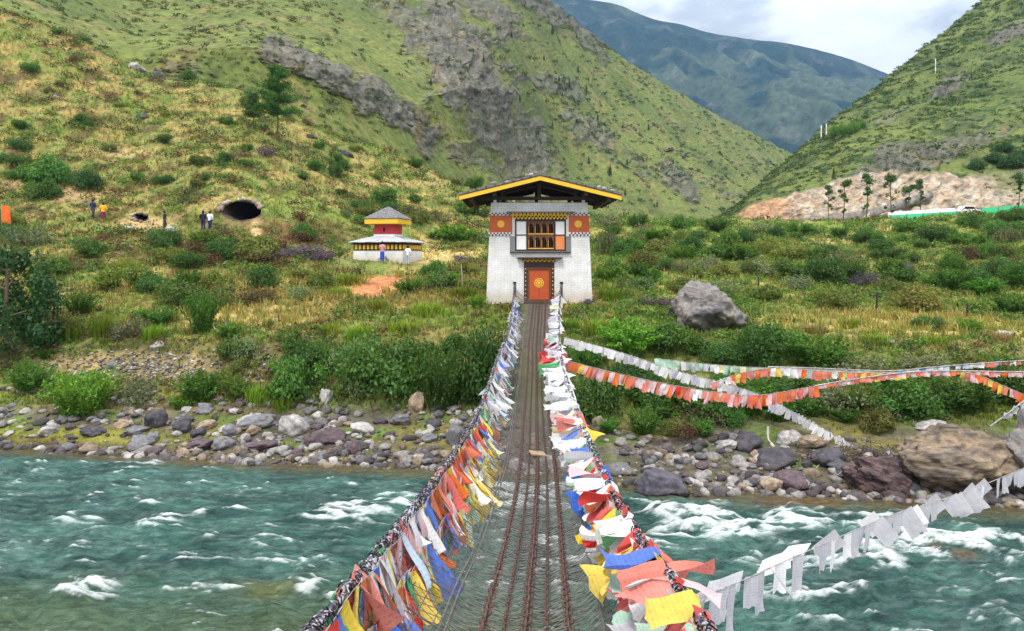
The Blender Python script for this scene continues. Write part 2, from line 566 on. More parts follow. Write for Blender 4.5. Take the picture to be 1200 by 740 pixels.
def _table():
    ks = sorted(A_COLS)
    T = []
    for k in ks:
        p = A_COLS[k]
        Y0 = p[0][0]
        ys = [8, Y0 - 9, Y0 - 4, Y0 - 1.2] + [q[0] for q in p]
        zs = [-1.9, -1.7, -0.95, -0.28] + [q[1] for q in p]
        zs[4] = 0.0
        T.append(np.interp(TY, ys, zs))
    T = np.array(T)
    out = np.stack([np.interp(TPX, ks, T[:, j]) for j in range(len(TY))], 1)
    g = np.exp(-0.5 * (np.arange(-18, 19) / 6.0) ** 2); g /= g.sum()
    pad = np.pad(out, ((18, 18), (0, 0)), 'edge')
    out = np.stack([np.convolve(pad[:, j], g, 'valid') for j in range(len(TY))], 1)
    g = np.exp(-0.5 * (np.arange(-6, 7) / 1.6) ** 2); g /= g.sum()
    pad = np.pad(out, ((0, 0), (6, 6)), 'edge')
    return np.stack([np.convolve(r, g, 'valid') for r in pad], 0)


TAB = _table()


# bridge centre line (distance, sideways, height); used here to keep the path level
DK_Y = np.array([2.0, 3.5, 5.6, 9.0, 12.8, 18.0, 25.0, 32.0, 36.0, 40.0])
DK_X = np.array([-0.06, 0.02, 0.12, 0.30, 0.48, 0.65, 0.90, 1.16, 1.38, 1.63])
DK_D = np.array([2.25, 2.6, 3.0, 3.62, 4.08, 4.42, 4.5, 3.95, 3.3, 2.62])


def hA(x, Y):
    """terrain height"""
    x = np.asarray(x, float); Y = np.asarray(Y, float)
    px = CX + F * x / Y
    i = np.clip((px - TPX[0]) / 4.0, 0, len(TPX) - 1.001); j = np.clip((Y - TY[0]) / 0.25, 0, len(TY) - 1.001)
    i0 = i.astype(int); j0 = j.astype(int); fi = i - i0; fj = j - j0
    z = (TAB[i0, j0] * (1 - fi) + TAB[i0 + 1, j0] * fi) * (1 - fj) + (TAB[i0, j0 + 1] * (1 - fi) + TAB[i0 + 1, j0 + 1] * fi) * fj
    amp = 0.10 + 0.16 * sstep(29, 36, Y) + 0.5 * sstep(55, 90, Y)
    n = fbm(x / 3.1, Y / 3.1, 4, 1) * amp + fbm(x / 11.0, Y / 9.0, 3, 5) * 1.1 * sstep(60, 95, Y) + 0.10 * fbm(x / 0.7, Y / 0.7, 3, 9)
    n = n + 0.28 * ridged(x / 2.4, Y / 1.6, 3, 21) * sstep(27, 30, Y) * (1 - sstep(33, 35, Y))
    # level ground: gatehouse, shrine, path
    dk = np.interp(Y, DK_Y, DK_X)
    calm = np.maximum(blob(x, Y, 1.6, 43.0, 4.6, 5.5, soft=.3), blob(x, Y, -10.4, 62.0, 4.5, 4.5, soft=.3))
    path = (1 - sstep(1.0, 2.2, np.abs(x - dk))) * sstep(30, 33, Y) * (1 - sstep(42, 44, Y))
    z = z + n * (1 - 0.9 * calm) * (1 - 0.85 * path)
    zp = H - np.interp(Y, DK_Y, DK_D) - 0.16
    z = z * (1 - path) + np.minimum(z, zp) * path
    # red earth mound and small hollows
    z = z + 0.55 * blob(px, Y, 452, 55.5, 22, 3.2, soft=.9)
    return z


def proj(x, Y, z):
    return CX + F * x / Y, HY - F * (z - H) / Y


_HY = np.arange(18, 150, 0.08)


def hit(px, py):
    """first point of the terrain met by the sight line through (px, py)"""
    x = (px - CX) / F * _HY
    z = hA(x, _HY)
    zr = H - (py - HY) * _HY / F
    k = np.argmax(z >= zr)
    if not (z >= zr).any():
        q = HY - F * (z - H) / _HY
        k = np.argmin(q)
    return float(x[k]), float(_HY[k]), float(z[k])


def shore_mask(px, py):
    return sstep(462, 494, py + 8 * fbm(px / 40.0, py / 9.0, 3, 3) - 14 * sstep(640, 800, px) - 10 * sstep(900, 1100, px))


def ground_colour(x, Y, z):
    px, py = proj(x, Y, z)
    n1 = fbm(x / 5.0, Y / 5.0, 4, 31); n2 = fbm(x / 1.3, Y / 1.3, 4, 37); n3 = fbm(x / 16.0, Y / 16.0, 3, 41)
    nz = n2 * 0.35
    dry = np.array([0.30, 0.235, 0.08]); straw = np.array([0.46, 0.35, 0.14]); green = np.array([0.12, 0.195, 0.03])
    lush = np.array([0.06, 0.125, 0.018]); soil = np.array([0.19, 0.125, 0.07]); redsoil = np.array([0.42, 0.17, 0.075])
    brown = np.array([0.10, 0.055, 0.028]); gravel = np.array([0.115, 0.10, 0.083]); tan = np.array([0.42, 0.29, 0.15])
    mud = np.array([0.10, 0.085, 0.045]); olive = np.array([0.14, 0.175, 0.042]); moss = np.array([0.17, 0.15, 0.03])

    def mixin(c, col, m):
        return c * (1 - m[..., None]) + col * m[..., None]
    c = np.broadcast_to(olive, x.shape + (3,)).copy()
    c = mixin(c, dry, sstep(-0.15, 0.3, n1 + 0.25 * n3))
    c = mixin(c, green, sstep(0.05, 0.35, n3 - 0.4 * n1) * 0.8)
    # right bank is greener, left slope warmer
    c = mixin(c, green, 0.45 * sstep(640, 760, px) * sstep(-0.25, 0.2, n1))
    c = mixin(c, dry, 0.4 * (1 - sstep(250, 420, px)) * sstep(-0.2, 0.2, n2))
    c = mixin(c, brown, 0.55 * (1 - sstep(120, 330, px)) * sstep(0.1, 0.35, n2 + 0.3 * n1))
    c = mixin(c, soil, 0.6 * sstep(0.22, 0.4, n2 - 0.2 * n1))
    c = mixin(c, np.array([.075, .05, .026]), .7 * (1 - sstep(280, 480, px)) * sstep(.12, .3, fbm(x / 3.0, Y / 4.5, 4, 43)))
    # meadows
    for (cx, cy, rx, ry, col, k) in (
            (520, 300, 60, 9, straw, .9), (505, 318, 40, 7, dry, .7), (390, 345, 90, 16, straw, .75), (300, 372, 110, 14, straw, .8), (480, 352, 90, 12, dry, .7),
            (600, 340, 60, 8, green, .6), (520, 372, 110, 10, green, .8),
            (1065, 384, 130, 20, straw, .95), (1160, 400, 90, 14, straw, .9), (930, 378, 50, 8, dry, .8), (1010, 405, 80, 8, dry, .6),
            (80, 228, 32, 9, tan, .9), (172, 262, 30, 8, tan, .9), (20, 215, 30, 5, tan, .6), (150, 180, 40, 5, tan, .6),
            (215, 300, 130, 12, brown, .55), (350, 275, 70, 16, brown, .75), (310, 300, 60, 8, brown, .6), (270, 262, 60, 12, brown, .5),
            (300, 270, 6, 14, tan, .9), (640, 225, 26, 4, tan, .5), (460, 215, 60, 4, tan, .6), (170, 415, 60, 5, tan, .6),
            (160, 430, 120, 15, tan, .75), (300, 420, 60, 14, soil, .8), (95, 425, 60, 10, tan, .6),
            (450, 332, 33, 8, redsoil, 1.0), (432, 342, 22, 8, redsoil, .9), (690, 349, 30, 4, tan, .7),
            (1140, 320, 70, 6, soil, .8), (1040, 268, 30, 5, tan, .8), (975, 282, 26, 5, tan, .5)):
        c = mixin(c, col, k * blob(px, py, cx, cy, rx, ry, soft=.5, nz=nz))
    # steep river bank: dark soil
    bank = sstep(385, 400, py) * (1 - sstep(455, 470, py))
    c = mixin(c, np.array([0.065, 0.075, 0.028]), 0.55 * bank * sstep(-0.3, 0.2, n2 + 0.2))
    # stony shore
    sh = shore_mask(px, py)
    c = mixin(c, gravel, sh * 0.95)
    c = mixin(c, moss, sh * sstep(0.05, 0.3, n1) * 0.7)
    c = mixin(c, np.array([.055, .045, .035]), sh * sstep(.0, .3, n2) * .7)
    c = mixin(c, np.array([.10, .17, .03]), sh * sstep(.05, .3, fbm(x / 2.2, Y / 1.1, 3, 531)) * .7)
    c = mixin(c, np.array([.19, .19, .03]), 0.85 * blob(px, py, 60, 514, 170, 14, soft=.5, nz=nz))
    c = mixin(c, mud, sstep(0.32, 0.05, z) * sh * 0.8) if False else mixin(c, mud, (1 - sstep(0.05, 0.32, z)) * 0.85)
    # path to the gate
    dk = np.interp(Y, DK_Y, DK_X)
    pth = (1 - sstep(0.55, 1.0, np.abs(x - dk) + 0.3 * n2)) * sstep(31, 33, Y) * (1 - sstep(40, 41, Y))
    c = mixin(c, np.array([0.17, 0.145, 0.125]), pth * 0.9)
    c = c * (1 + 0.35 * n2[..., None] + 0.15 * fbm(x / 0.35, Y / 0.35, 2, 51)[..., None])
    stone = np.clip(sh + 0.6 * blob(px, py, 160, 430, 120, 15, soft=.5), 0, 1)
    return np.clip(c, 0.01, 0.8), stone


# openings dug into the slope: (frame x, frame y, half width, half height)
CAVES = [(283, 247, 23.0, 11.0), (164, 255, 9.0, 4.6)]


def build_terrain():
    cols = np.arange(-350, 1551, 2.0)
    Y = np.concatenate([np.arange(9, 20, .5), np.arange(20, 45, .11), np.arange(45, 80, .25), np.arange(80, 150, .6), np.arange(150, 236, 4.0)])
    PX, YY = np.meshgrid(cols, Y, indexing='ij')
    X = (PX - CX) / F * YY
    Z = hA(X, YY)
    c, st = ground_colour(X, YY, Z)
    V = np.stack([X, YY, Z], -1).reshape(-1, 3)
    Fq = grid_faces(len(cols), len(Y))
    px, py = proj(X, YY, Z)
    keep = np.ones(len(Fq), bool)
    for (cx, cy, rx, ry) in CAVES:
        d = ((px - cx) / (rx * .97)) ** 2 + ((py - cy) / (ry * .97)) ** 2
        d = np.where((YY > 55) & (YY < 80), d, 9).reshape(-1)
        keep &= ~(d[Fq].min(1) < 1)
    me = mesh_np('bank', V, Fq[keep], M['ground'], True, np.concatenate([c, st[..., None]], -1).reshape(-1, 4))
    setting(link('ground', me), label='far river bank and the grassy slope rising from it')


build_terrain()


# ------------------------------------------------------------------ mountains: surfaces through survey lines
def lerp_cols(cols, px):
    ks = sorted(cols)
    A = np.array([cols[k] for k in ks], float)          # K, n, 2
    out = np.zeros((len(px),) + A.shape[1:])
    for i in range(A.shape[1]):
        for j in (0, 1):
            out[:, i, j] = np.interp(px, ks, A[:, i, j])
    w = 9
    g = np.exp(-0.5 * (np.arange(-w, w + 1) / 4.0) ** 2); g /= g.sum()
    pad = np.pad(out, ((w, w), (0, 0), (0, 0)), 'edge')
    for i in range(A.shape[1]):
        for j in (0, 1):
            out[:, i, j] = np.convolve(pad[:, i, j], g, 'valid')
    return out


def survey(cols, px, rows):
    """-> X,Y,Z grids, and the smooth row parameter"""
    L = lerp_cols(cols, px)
    n = L.shape[1]
    t = np.concatenate([np.linspace(k, k + 1, r, endpoint=False) for k, r in enumerate(rows)] + [[n - 1]])
    k = np.clip(t.astype(int), 0, n - 2); f = t - k
    py = L[:, k, 0] * (1 - f) + L[:, k + 1, 0] * f
    Y = L[:, k, 1] * (1 - f) + L[:, k + 1, 1] * f
    PX = np.repeat(px[:, None], len(t), 1)
    X = (PX - CX) / F * Y
    Z = H - (py - HY) * Y / F
    return X, Y, Z, PX, py, t


B_COLS = {
    -350: [(300, 100), (150, 112), (60, 122), (20, 128), (-60, 180), (-150, 260), (-250, 400), (-250, 520)],
    0: [(100, 110), (60, 118), (30, 124), (8, 129), (-40, 180), (-120, 280), (-220, 420), (-225, 520)],
    150: [(135, 112), (105, 118), (88, 124), (70, 129), (40, 170), (0, 220), (-120, 380), (-125, 480)],
    300: [(155, 116), (128, 122), (107, 128), (64, 133), (35, 175), (0, 220), (-90, 360), (-95, 460)],
    400: [(195, 125), (168, 132), (148, 138), (100, 146), (60, 190), (15, 250), (-65, 370), (-70, 470)],
    480: [(230, 140), (192, 150), (162, 160), (125, 170), (80, 215), (30, 280), (-45, 390), (-45, 490)],
    540: [(250, 160), (215, 175), (190, 190), (110, 210), (75, 245), (40, 290), (-25, 390), (-25, 490)],
    590: [(260, 190), (230, 215), (205, 240), (110, 270), (80, 300), (50, 330), (-15, 420), (-15, 520)],
    640: [(265, 240), (240, 270), (190, 320), (120, 370), (90, 410), (55, 460), (2, 540), (5, 640)],
    700: [(270, 280), (245, 310), (205, 370), (165, 430), (130, 490), (98, 545), (50, 640), (60, 740)],
    770: [(275, 320), (250, 350), (220, 410), (190, 470), (160, 540), (130, 600), (96, 690), (110, 790)],
    850: [(280, 360), (260, 400), (235, 470), (212, 540), (190, 610), (170, 680), (143, 770), (160, 870)],
    925: [(285, 420), (265, 470), (245, 560), (230, 640), (213, 720), (198, 790), (180, 860), (195, 960)],
    1000: [(290, 480), (275, 530), (265, 630), (252, 720), (242, 800), (235, 860), (226, 920), (240, 1000)],
    1250: [(295, 480), (285, 530), (280, 630), (275, 720), (270, 800), (265, 860), (260, 920), (270, 1000)],
}
E_COLS = {
    790: [(300, 140), (288, 142), (284, 146), (282, 150), (280, 160), (279, 170), (310, 220)],
    850: [(285, 130), (272, 132), (262, 137), (260, 141), (259, 150), (258, 162), (300, 210)],
    880: [(280, 126), (268, 129), (240, 137), (237, 143), (234, 160), (230, 180), (262, 240)],
    920: [(278, 124), (267, 127), (230, 136), (221, 149), (206, 176), (191, 217), (225, 280)],
    960: [(276, 123), (266, 126), (221, 135), (204, 151), (181, 191), (155, 247), (190, 320)],
    1010: [(274, 122), (264, 125), (204, 135), (189, 151), (159, 197), (117, 277), (150, 360)],
    1060: [(270, 121), (259, 124), (201, 135), (177, 156), (134, 212), (76, 317), (110, 410)],
    1100: [(266, 120), (255, 123), (206, 134), (174, 156), (117, 222), (44, 352), (80, 450)],
    1150: [(262, 119), (251, 122), (211, 133), (169, 156), (99, 227), (2, 392), (40, 490)],
    1200: [(258, 118), (248, 121), (203, 133), (159, 156), (84, 232), (-36, 422), (0, 520)],
    1550: [(240, 112), (230, 115), (180, 128), (120, 155), (0, 240), (-230, 500), (-200, 600)],
}
LAYERS = {}


def mountain_colour(kind, X, Y, PX, py, rock):
    n1 = fbm(X / 14.0, Y / 14.0, 5, 61); n2 = fbm(X / 3.5, Y / 3.5, 4, 67); n3 = fbm(X / 60.0, Y / 60.0, 3, 71)
    grass = np.array([0.16, 0.195, 0.052]); gold = np.array([0.265, 0.215, 0.085]); dark = np.array([0.055, 0.075, 0.026]); green = np.array([0.115, 0.155, 0.042])
    grey = np.array([0.15, 0.138, 0.13]); buff = np.array([0.25, 0.17, 0.11]); dkrock = np.array([0.07, 0.06, 0.06])

    def mixin(c, col, m):
        return c * (1 - m[..., None]) + col * m[..., None]
    c = np.broadcast_to(grass, X.shape + (3,)).copy()
    c = mixin(c, gold, sstep(0.0, 0.4, n1 + 0.3 * n2) * .75)
    c = mixin(c, green, sstep(0.0, 0.35, n3 - .25 * n1) * .85)
    if kind == 'hill':
        c = mixin(c, np.array([0.07, 0.10, 0.03]), sstep(-0.05, 0.25, n1 + .5 * n2) * .85)
        c = mixin(c, np.array([0.03, 0.065, 0.025]), sstep(0.1, 0.25, n2 + .4 * n1) * .9)
    else:
        c = mixin(c, dark, sstep(0.16, 0.4, n2 + .35 * n1) * .75)
    r = rock
    rc = np.broadcast_to(grey, X.shape + (3,)).copy()
    rc = mixin(rc, buff, sstep(0.16, 0.42, fbm(X / 9.0, Y / 9.0 + py / 30.0, 4, 77)))
    rc = mixin(rc, dkrock, sstep(0.1, 0.35, fbm(X / 4.0, py / 8.0, 4, 79)) * .9)
    rc = mixin(rc, dkrock * .6, sstep(.55, .85, ridged(PX / 9.0 + py / 40.0, py / 26.0, 4, 83)) * .85)
    rc = mixin(rc, np.array([.25, .24, .23]), sstep(.1, .4, fbm(PX / 5.0, py / 9.0, 4, 84)) * .6)
    c = mixin(c, rc, r * .88)
    return np.clip(c * (.80 if kind == 'hill' else .86) * (1 + .45 * n2[..., None]), .01, .7)


def build_mountain():
    px = np.arange(-350, 1251, 2.5)
    X, Y, Z, PX, py, t = survey(B_COLS, px, [10, 30, 70, 70, 60, 70, 70, 1][:7])
    nz = fbm(PX / 22.0, py / 22.0, 4, 81) * .9
    R = np.zeros_like(X)
    for (cx, cy, rx, ry, rot, k) in (
            (395, 105, 105, 17, 32, 1.), (330, 78, 40, 12, 15, .9), (470, 140, 70, 20, 33, 1.), (215, 88, 30, 9, 10, .5),
            (545, 85, 105, 42, 55, 1.), (590, 160, 80, 34, 45, .9), (500, 40, 80, 20, 35, .8), (650, 18, 80, 16, 28, .9), (575, 20, 50, 22, 40, .9),
            (655, 105, 34, 12, 25, .8), (690, 160, 46, 16, 38, .75), (600, 215, 50, 12, 35, .7), (795, 218, 30, 11, 40, .85), (745, 200, 26, 8, 40, .6), (840, 230, 30, 8, 30, .5),
            (700, 60, 24, 7, 50, .6), (560, 190, 30, 14, 40, .7)):
        R = np.maximum(R, k * blob(PX, py, cx, cy, rx, ry, rot, .35, nz))
    R = np.maximum(R, .6 * sstep(0.28, 0.45, fbm(X / 22.0, Y / 22.0, 4, 87)) * sstep(430, 520, PX))
    ledge = fbm(PX / 16.0 + py / 22.0, py / 5.0 - PX / 30.0, 4, 89)
    R = R * (.12 + .88 * sstep(-.28, .02, ledge + .9 * (R - .55)))
    sc = np.clip(Y / 200.0, .6, 4)
    gul = ridged(X / 55.0 + Y / 90.0, Y / 160.0, 4, 91)
    Z = Z + gul * 3.2 * sc * sstep(0.6, 1.6, t)[None, :] * (1 - sstep(5.2, 5.9, t)[None, :] * .75)
    Z = Z + fbm(X / 9.0, Y / 9.0, 4, 93) * 0.9 * sc
    crag = ridged(PX / 26.0 + py / 60.0, py / 30.0 - PX / 80.0, 5, 97)
    Yd = Y - R * (1.0 + 2.2 * crag) * sc
    Xd = X + R * fbm(PX / 15.0, py / 15.0, 3, 99) * 1.5 * sc
    Zd = Z + R * fbm(PX / 9.0, py / 9.0, 4, 95) * 1.1 * sc
    c = mountain_colour('mountain', X, Y, PX, py, R)
    V = np.stack([Xd, Yd, Zd], -1)
    me = mesh_np('mountain', V.reshape(-1, 3), grid_faces(*X.shape), M['mountain'], True, np.concatenate([c, R[..., None]], -1).reshape(-1, 4))
    setting(link('mountain', me), label='grassy mountain with grey crags and a spur running down the valley')
    LAYERS['B'] = V.reshape(-1, 3)


def build_hill():
    px = np.arange(790, 1551, 2.0)
    X, Y, Z, PX, py, t = survey(E_COLS, px, [12, 50, 30, 50, 70, 12])
    nz = fbm(PX / 18.0, py / 14.0, 4, 101) * .8
    cut = sstep(1.0, 1.15, t)[None, :] * (1 - sstep(1.95, 2.15, t[None, :] + .3 * nz))
    cut = cut * (1 - .8 * blob(PX, py, 1185, 215, 30, 14, 0, .5, nz))
    R = cut.copy()
    for (cx, cy, rx, ry, rot, k) in ((1080, 188, 60, 14, -12, .9), (1110, 105, 24, 10, -25, 1.), (1180, 45, 24, 10, -25, .9), (1050, 180, 30, 8, -10, .8), (1130, 170, 50, 10, -10, .7), (1020, 205, 40, 8, -15, .7), (1045, 140, 20, 5, -25, .6)):
        R = np.maximum(R, k * blob(PX, py, cx, cy, rx, ry, rot, .35, nz))
    sc = np.clip(Y / 180.0, .6, 3)
    up = sstep(2.0, 2.6, t)[None, :] * (1 - sstep(4.7, 5.0, t)[None, :] * .6)
    Z = Z + ridged(X / 30.0, Y / 45.0, 4, 103) * 1.8 * sc * up + fbm(X / 6.0, Y / 6.0, 4, 107) * .8 * up
    crag = ridged(PX / 20.0 + py / 40.0, py / 18.0, 5, 109)
    Yd = Y - R * (0.3 + 1.5 * crag) * np.where(cut > .3, .9, 1.4)
    Zd = Z + R * fbm(PX / 8.0, py / 8.0, 4, 113) * .8
    c = mountain_colour('hill', X, Y, PX, py, R)
    cutc = np.array([0.36, 0.275, 0.20]); red = np.array([0.36, 0.20, 0.11]); pale = np.array([0.42, 0.375, 0.325]); gy = np.array([.22, .195, .175])
    cc = np.broadcast_to(cutc, X.shape + (3,)).copy()
    m1 = sstep(-.1, .3, fbm(PX / 20.0, py / 14.0, 4, 115))[..., None]
    cc = cc * (1 - m1 * .8) + pale * m1 * .8
    m4 = sstep(.05, .3, fbm(PX / 12.0, py / 20.0, 4, 119))[..., None]
    cc = cc * (1 - m4 * .6) + gy * m4 * .6
    m2 = (1 - sstep(900, 945, PX + 30 * nz))[..., None]
    cc = cc * (1 - m2 * .8) + red * m2 * .8
    cc = cc * (1 + .5 * fbm(PX / 5.0, py / 3.0, 4, 117)[..., None])
    c = c * (1 - cut[..., None]) + cc * cut[..., None]
    V = np.stack([X, Yd, Zd], -1)
    me = mesh_np('hill', np.clip(V, -1e4, 1e4).reshape(-1, 3), grid_faces(*X.shape), M['hill'], True, np.concatenate([np.clip(c, .01, .7), R[..., None]], -1).reshape(-1, 4))
    setting(link('hill', me), label='scrubby hillside above a raw earth road cutting')
    LAYERS['E'] = V.reshape(-1, 3)


def build_far():
    cp = [300, 450, 550, 620, 655, 720, 760, 800, 830, 880, 930, 990, 1045, 1100, 1200, 1400, 1600]
    cv = [-180, -95, -48, -16, -3, 5, 22, 31, 39, 48, 52, 67, 90, 112, 150, 190, 220]
    cols = {}
    for k, v in zip(cp, cv):
        cols[k] = [(260, 1250), (200 + 0 * v, 1500)] + [(200 + (v - 200) * f, 1500 + 1500 * f ** .9) for f in (.2, .4, .6, .8, 1.0)] + [(v + 30, 3600)]
    px = np.arange(300, 1601, 3.0)
    X, Y, Z, PX, py, t = survey(cols, px, [6, 40, 40, 40, 40, 40, 8])
    g = ridged(X / 420.0 + Y / 900.0, Y / 1100.0, 5, 121)
    Z = Z + (g * 120 + ridged(X / 150.0, Y / 400.0, 4, 125) * 34 + fbm(X / 60.0, Y / 60.0, 4, 123) * 12) * sstep(1, 2, t)[None, :] * (1 - .94 * sstep(4.7, 5.9, t)[None, :])
    forest = np.array([0.008, 0.028, 0.032]); meadow = np.array([0.050, 0.070, 0.050]); rk = np.array([0.12, 0.12, 0.115])
    n = fbm(X / 160.0, Y / 260.0, 5, 127)
    low = sstep(75, 150, py)
    m = np.clip(sstep(0.0, .3, n + .45 * low - .1), 0, 1)[..., None]
    c = forest * (1 - m) + meadow * m
    r = (sstep(.2, .42, fbm(X / 90.0, py / 14.0, 5, 131)) * .4)[..., None]
    c = c * (1 - r) + rk * r
    c = c * (1 + .7 * fbm(X / 14.0, Y / 20.0, 3, 133)[..., None]) * (1 + .35 * g[..., None])  # relief shading put into the colour: ridges lighter, gullies darker
    V = np.stack([X, Y, Z], -1)
    me = mesh_np('far_mountain', V.reshape(-1, 3), grid_faces(*X.shape), M['far'], True, np.concatenate([np.clip(c, .008, .6), r], -1).reshape(-1, 4))
    setting(link('distant_mountain', me), label='forested blue mountain closing the valley')
    LAYERS['D'] = V.reshape(-1, 3)


build_mountain()
build_hill()
build_far()
LPROJ = {k: proj(v[:, 0], np.maximum(v[:, 1], 1), v[:, 2]) for k, v in LAYERS.items()}


def layer_at(layer, px, py):
    a, b = LPROJ[layer]
    d = (a - px) ** 2 + (b - py) ** 2
    near = np.where(d < 9)[0]
    if len(near):
        k = near[np.argmin(LAYERS[layer][near, 1])]
    else:
        k = np.argmin(d)
    return tuple(float(q) for q in LAYERS[layer][k])


# ------------------------------------------------------------------ river
def build_river():
    cols = np.arange(-350, 1551, 2.0)
    Y = np.concatenate([np.arange(8, 12, .25), np.arange(12, 30, .045)])
    PX, YY = np.meshgrid(cols, Y, indexing='ij')
    X = (PX - CX) / F * YY
    # current runs along x, wandering
    wx = X + .8 * fbm(X / 4.0, YY / 3.0, 3, 201); wy = YY + .5 * fbm(X / 5.0, YY / 3.0, 3, 205) + .02 * X
    depth = np.clip(-hA(X, YY), 0, 3)
    fast = .55 + .45 * sstep(-3, 6, X) + .25 * fbm(X / 8.0, YY / 5.0, 2, 207)
    py = HY + F * H / YY
    boost = np.zeros_like(X)
    for (cx, cy, rx, ry, k) in ((435, 600, 70, 16, .5), (110, 696, 40, 12, .4), (95, 615, 30, 8, .3), (200, 615, 40, 10, .3), (375, 690, 30, 12, .4), (330, 655, 30, 8, .3), (255, 670, 50, 12, .2), (160, 545, 30, 6, .45),
                            (620, 580, 60, 20, .5), (870, 615, 110, 18, .55), (800, 600, 60, 12, .4), (1040, 615, 35, 16, .6), (1110, 640, 90, 16, .5), (960, 660, 60, 10, .35), (1055, 660, 40, 12, .5), (1190, 640, 40, 14, .4), (1010, 590, 30, 8, .4), (930, 700, 60, 12, .3), (700, 640, 80, 30, .2)):
        boost = np.maximum(boost, k * blob(PX, py, cx, cy, rx, ry, -4, .8))
    a = fbm(wx / 1.5, wy / .62, 4, 211)
    b = ridged(wx / 2.6, wy / 1.1, 3, 217)
    c = fbm(wx / .45, wy / .3, 3, 223)
    dm = sstep(.03, .6, depth)
    Z = (a * .26 + b * .17 * fast + boost * (.16 + .2 * a) + c * .045) * (.25 + .75 * dm) * (.55 + .45 * fast)
    lines = ridged(wx / 1.5 + .35 * a, wy / .42, 4, 241)
    thin = ridged(wx / .5, wy / .16 + .3 * c, 3, 247)
    zone = sstep(.14, .85, .40 * b + .58 * a + 1.3 * boost - .14 + .1 * fast)
    foam = zone * (.35 * sstep(.0, .7, lines) + .75 * sstep(.28, .8, lines) * sstep(-.1, .6, thin)) * dm
    foam = foam + .6 * sstep(.60, .92, lines) * sstep(-.05, .35, a) * sstep(.1, .6, thin) * dm
    foam = np.clip(foam * .8 - .06, 0, 1)
    froth = sstep(.15, .8, lines) * sstep(-.2, .5, thin) * dm
    Z = Z + foam * .07
    teal = np.array([0.042, 0.118, 0.098]); deep = np.array([0.014, 0.054, 0.048]); olive = np.array([0.075, 0.10, 0.038]); bed = np.array([0.11, 0.085, 0.035])
    k = sstep(-.3, .35, fbm(X / 2.2, YY / 1.2, 4, 233))[..., None]
    col = deep * (1 - k) + teal * k
    col = col + (froth * (.13 + .24 * zone))[..., None] * np.array([.36, .46, .44])
    k = (.75 * (1 - sstep(12.5, 17, YY + 1.3 * fbm(X / 3.0, YY / 1.5, 3, 239))) * (1 - sstep(0, 3, X)))[..., None]
    col = col * (1 - k) + olive * k
    k = (blob(PX, py, 315, 692, 34, 9, 0, .9))[..., None] * .45
    col = col * (1 - k) + np.array([.17, .17, .03]) * k
    k = (1 - sstep(.03, .42, depth))[..., None]
    col = col * (1 - k) + bed * k
    for (cx, cy, rx, ry) in ((930, 590, 40, 7), (1130, 655, 16, 5), (1095, 650, 10, 4)):
        k = .7 * blob(PX, py, cx, cy, rx, ry, 0, .7)[..., None]
        col = col * (1 - k) + np.array([.13, .07, .03]) * k
    V = np.stack([X, YY, Z], -1)
    m, nt = new_mat('river_water')
    at = nd(nt, 'ShaderNodeVertexColor', layer_name='Col')
    co = obj_coord(nt, True)
    mp = nd(nt, 'ShaderNodeMapping', i_Vector=co)
    mp.inputs['Scale'].default_value = (1.0, 2.4, 1.0)
    n1 = nd(nt, 'ShaderNodeTexNoise', i_Vector=mp.outputs[0], i_Scale=3.2, i_Detail=7.0, i_Roughness=0.62, i_Distortion=0.5)
    n2 = nd(nt, 'ShaderNodeTexNoise', i_Vector=mp.outputs[0], i_Scale=16.0, i_Detail=4.0, i_Roughness=0.6)
    fm = math_n(nt, 'MULTIPLY', at.outputs[1], math_n(nt, 'ADD', 0.35, math_n(nt, 'MULTIPLY', n2.outputs[0], 1.5)), True)
    fmr = ramp(nt, fm, [(0.08, (0,) * 3), (0.4, (.55,) * 3), (0.85, (1,) * 3)])
    wcol = mixc(nt, 1.0, at.outputs[0], ramp(nt, n1.outputs[0], [(0.3, (.45, .5, .52)), (0.7, (1.65, 1.6, 1.5))]), 'MULTIPLY')
    cc = mixc(nt, fmr, wcol, (0.80, 0.84, 0.84))
    ro = ramp(nt, fmr, [(0, (0.10,) * 3), (1, (0.6,) * 3)])
    hb = math_n(nt, 'ADD', n1.outputs[0], math_n(nt, 'MULTIPLY', n2.outputs[0], .35))
    bs = out_bsdf(nt, cc, ro, hb, 0.95, 0.2, 0.5)
    bs.inputs['IOR'].default_value = 1.33
    me = mesh_np('river', V.reshape(-1, 3), grid_faces(*X.shape), m, True, np.concatenate([np.clip(col, .005, .6), foam[..., None]], -1).reshape(-1, 4))
    setting(link('river_water', me), label='fast teal river with white rapids')


build_river()

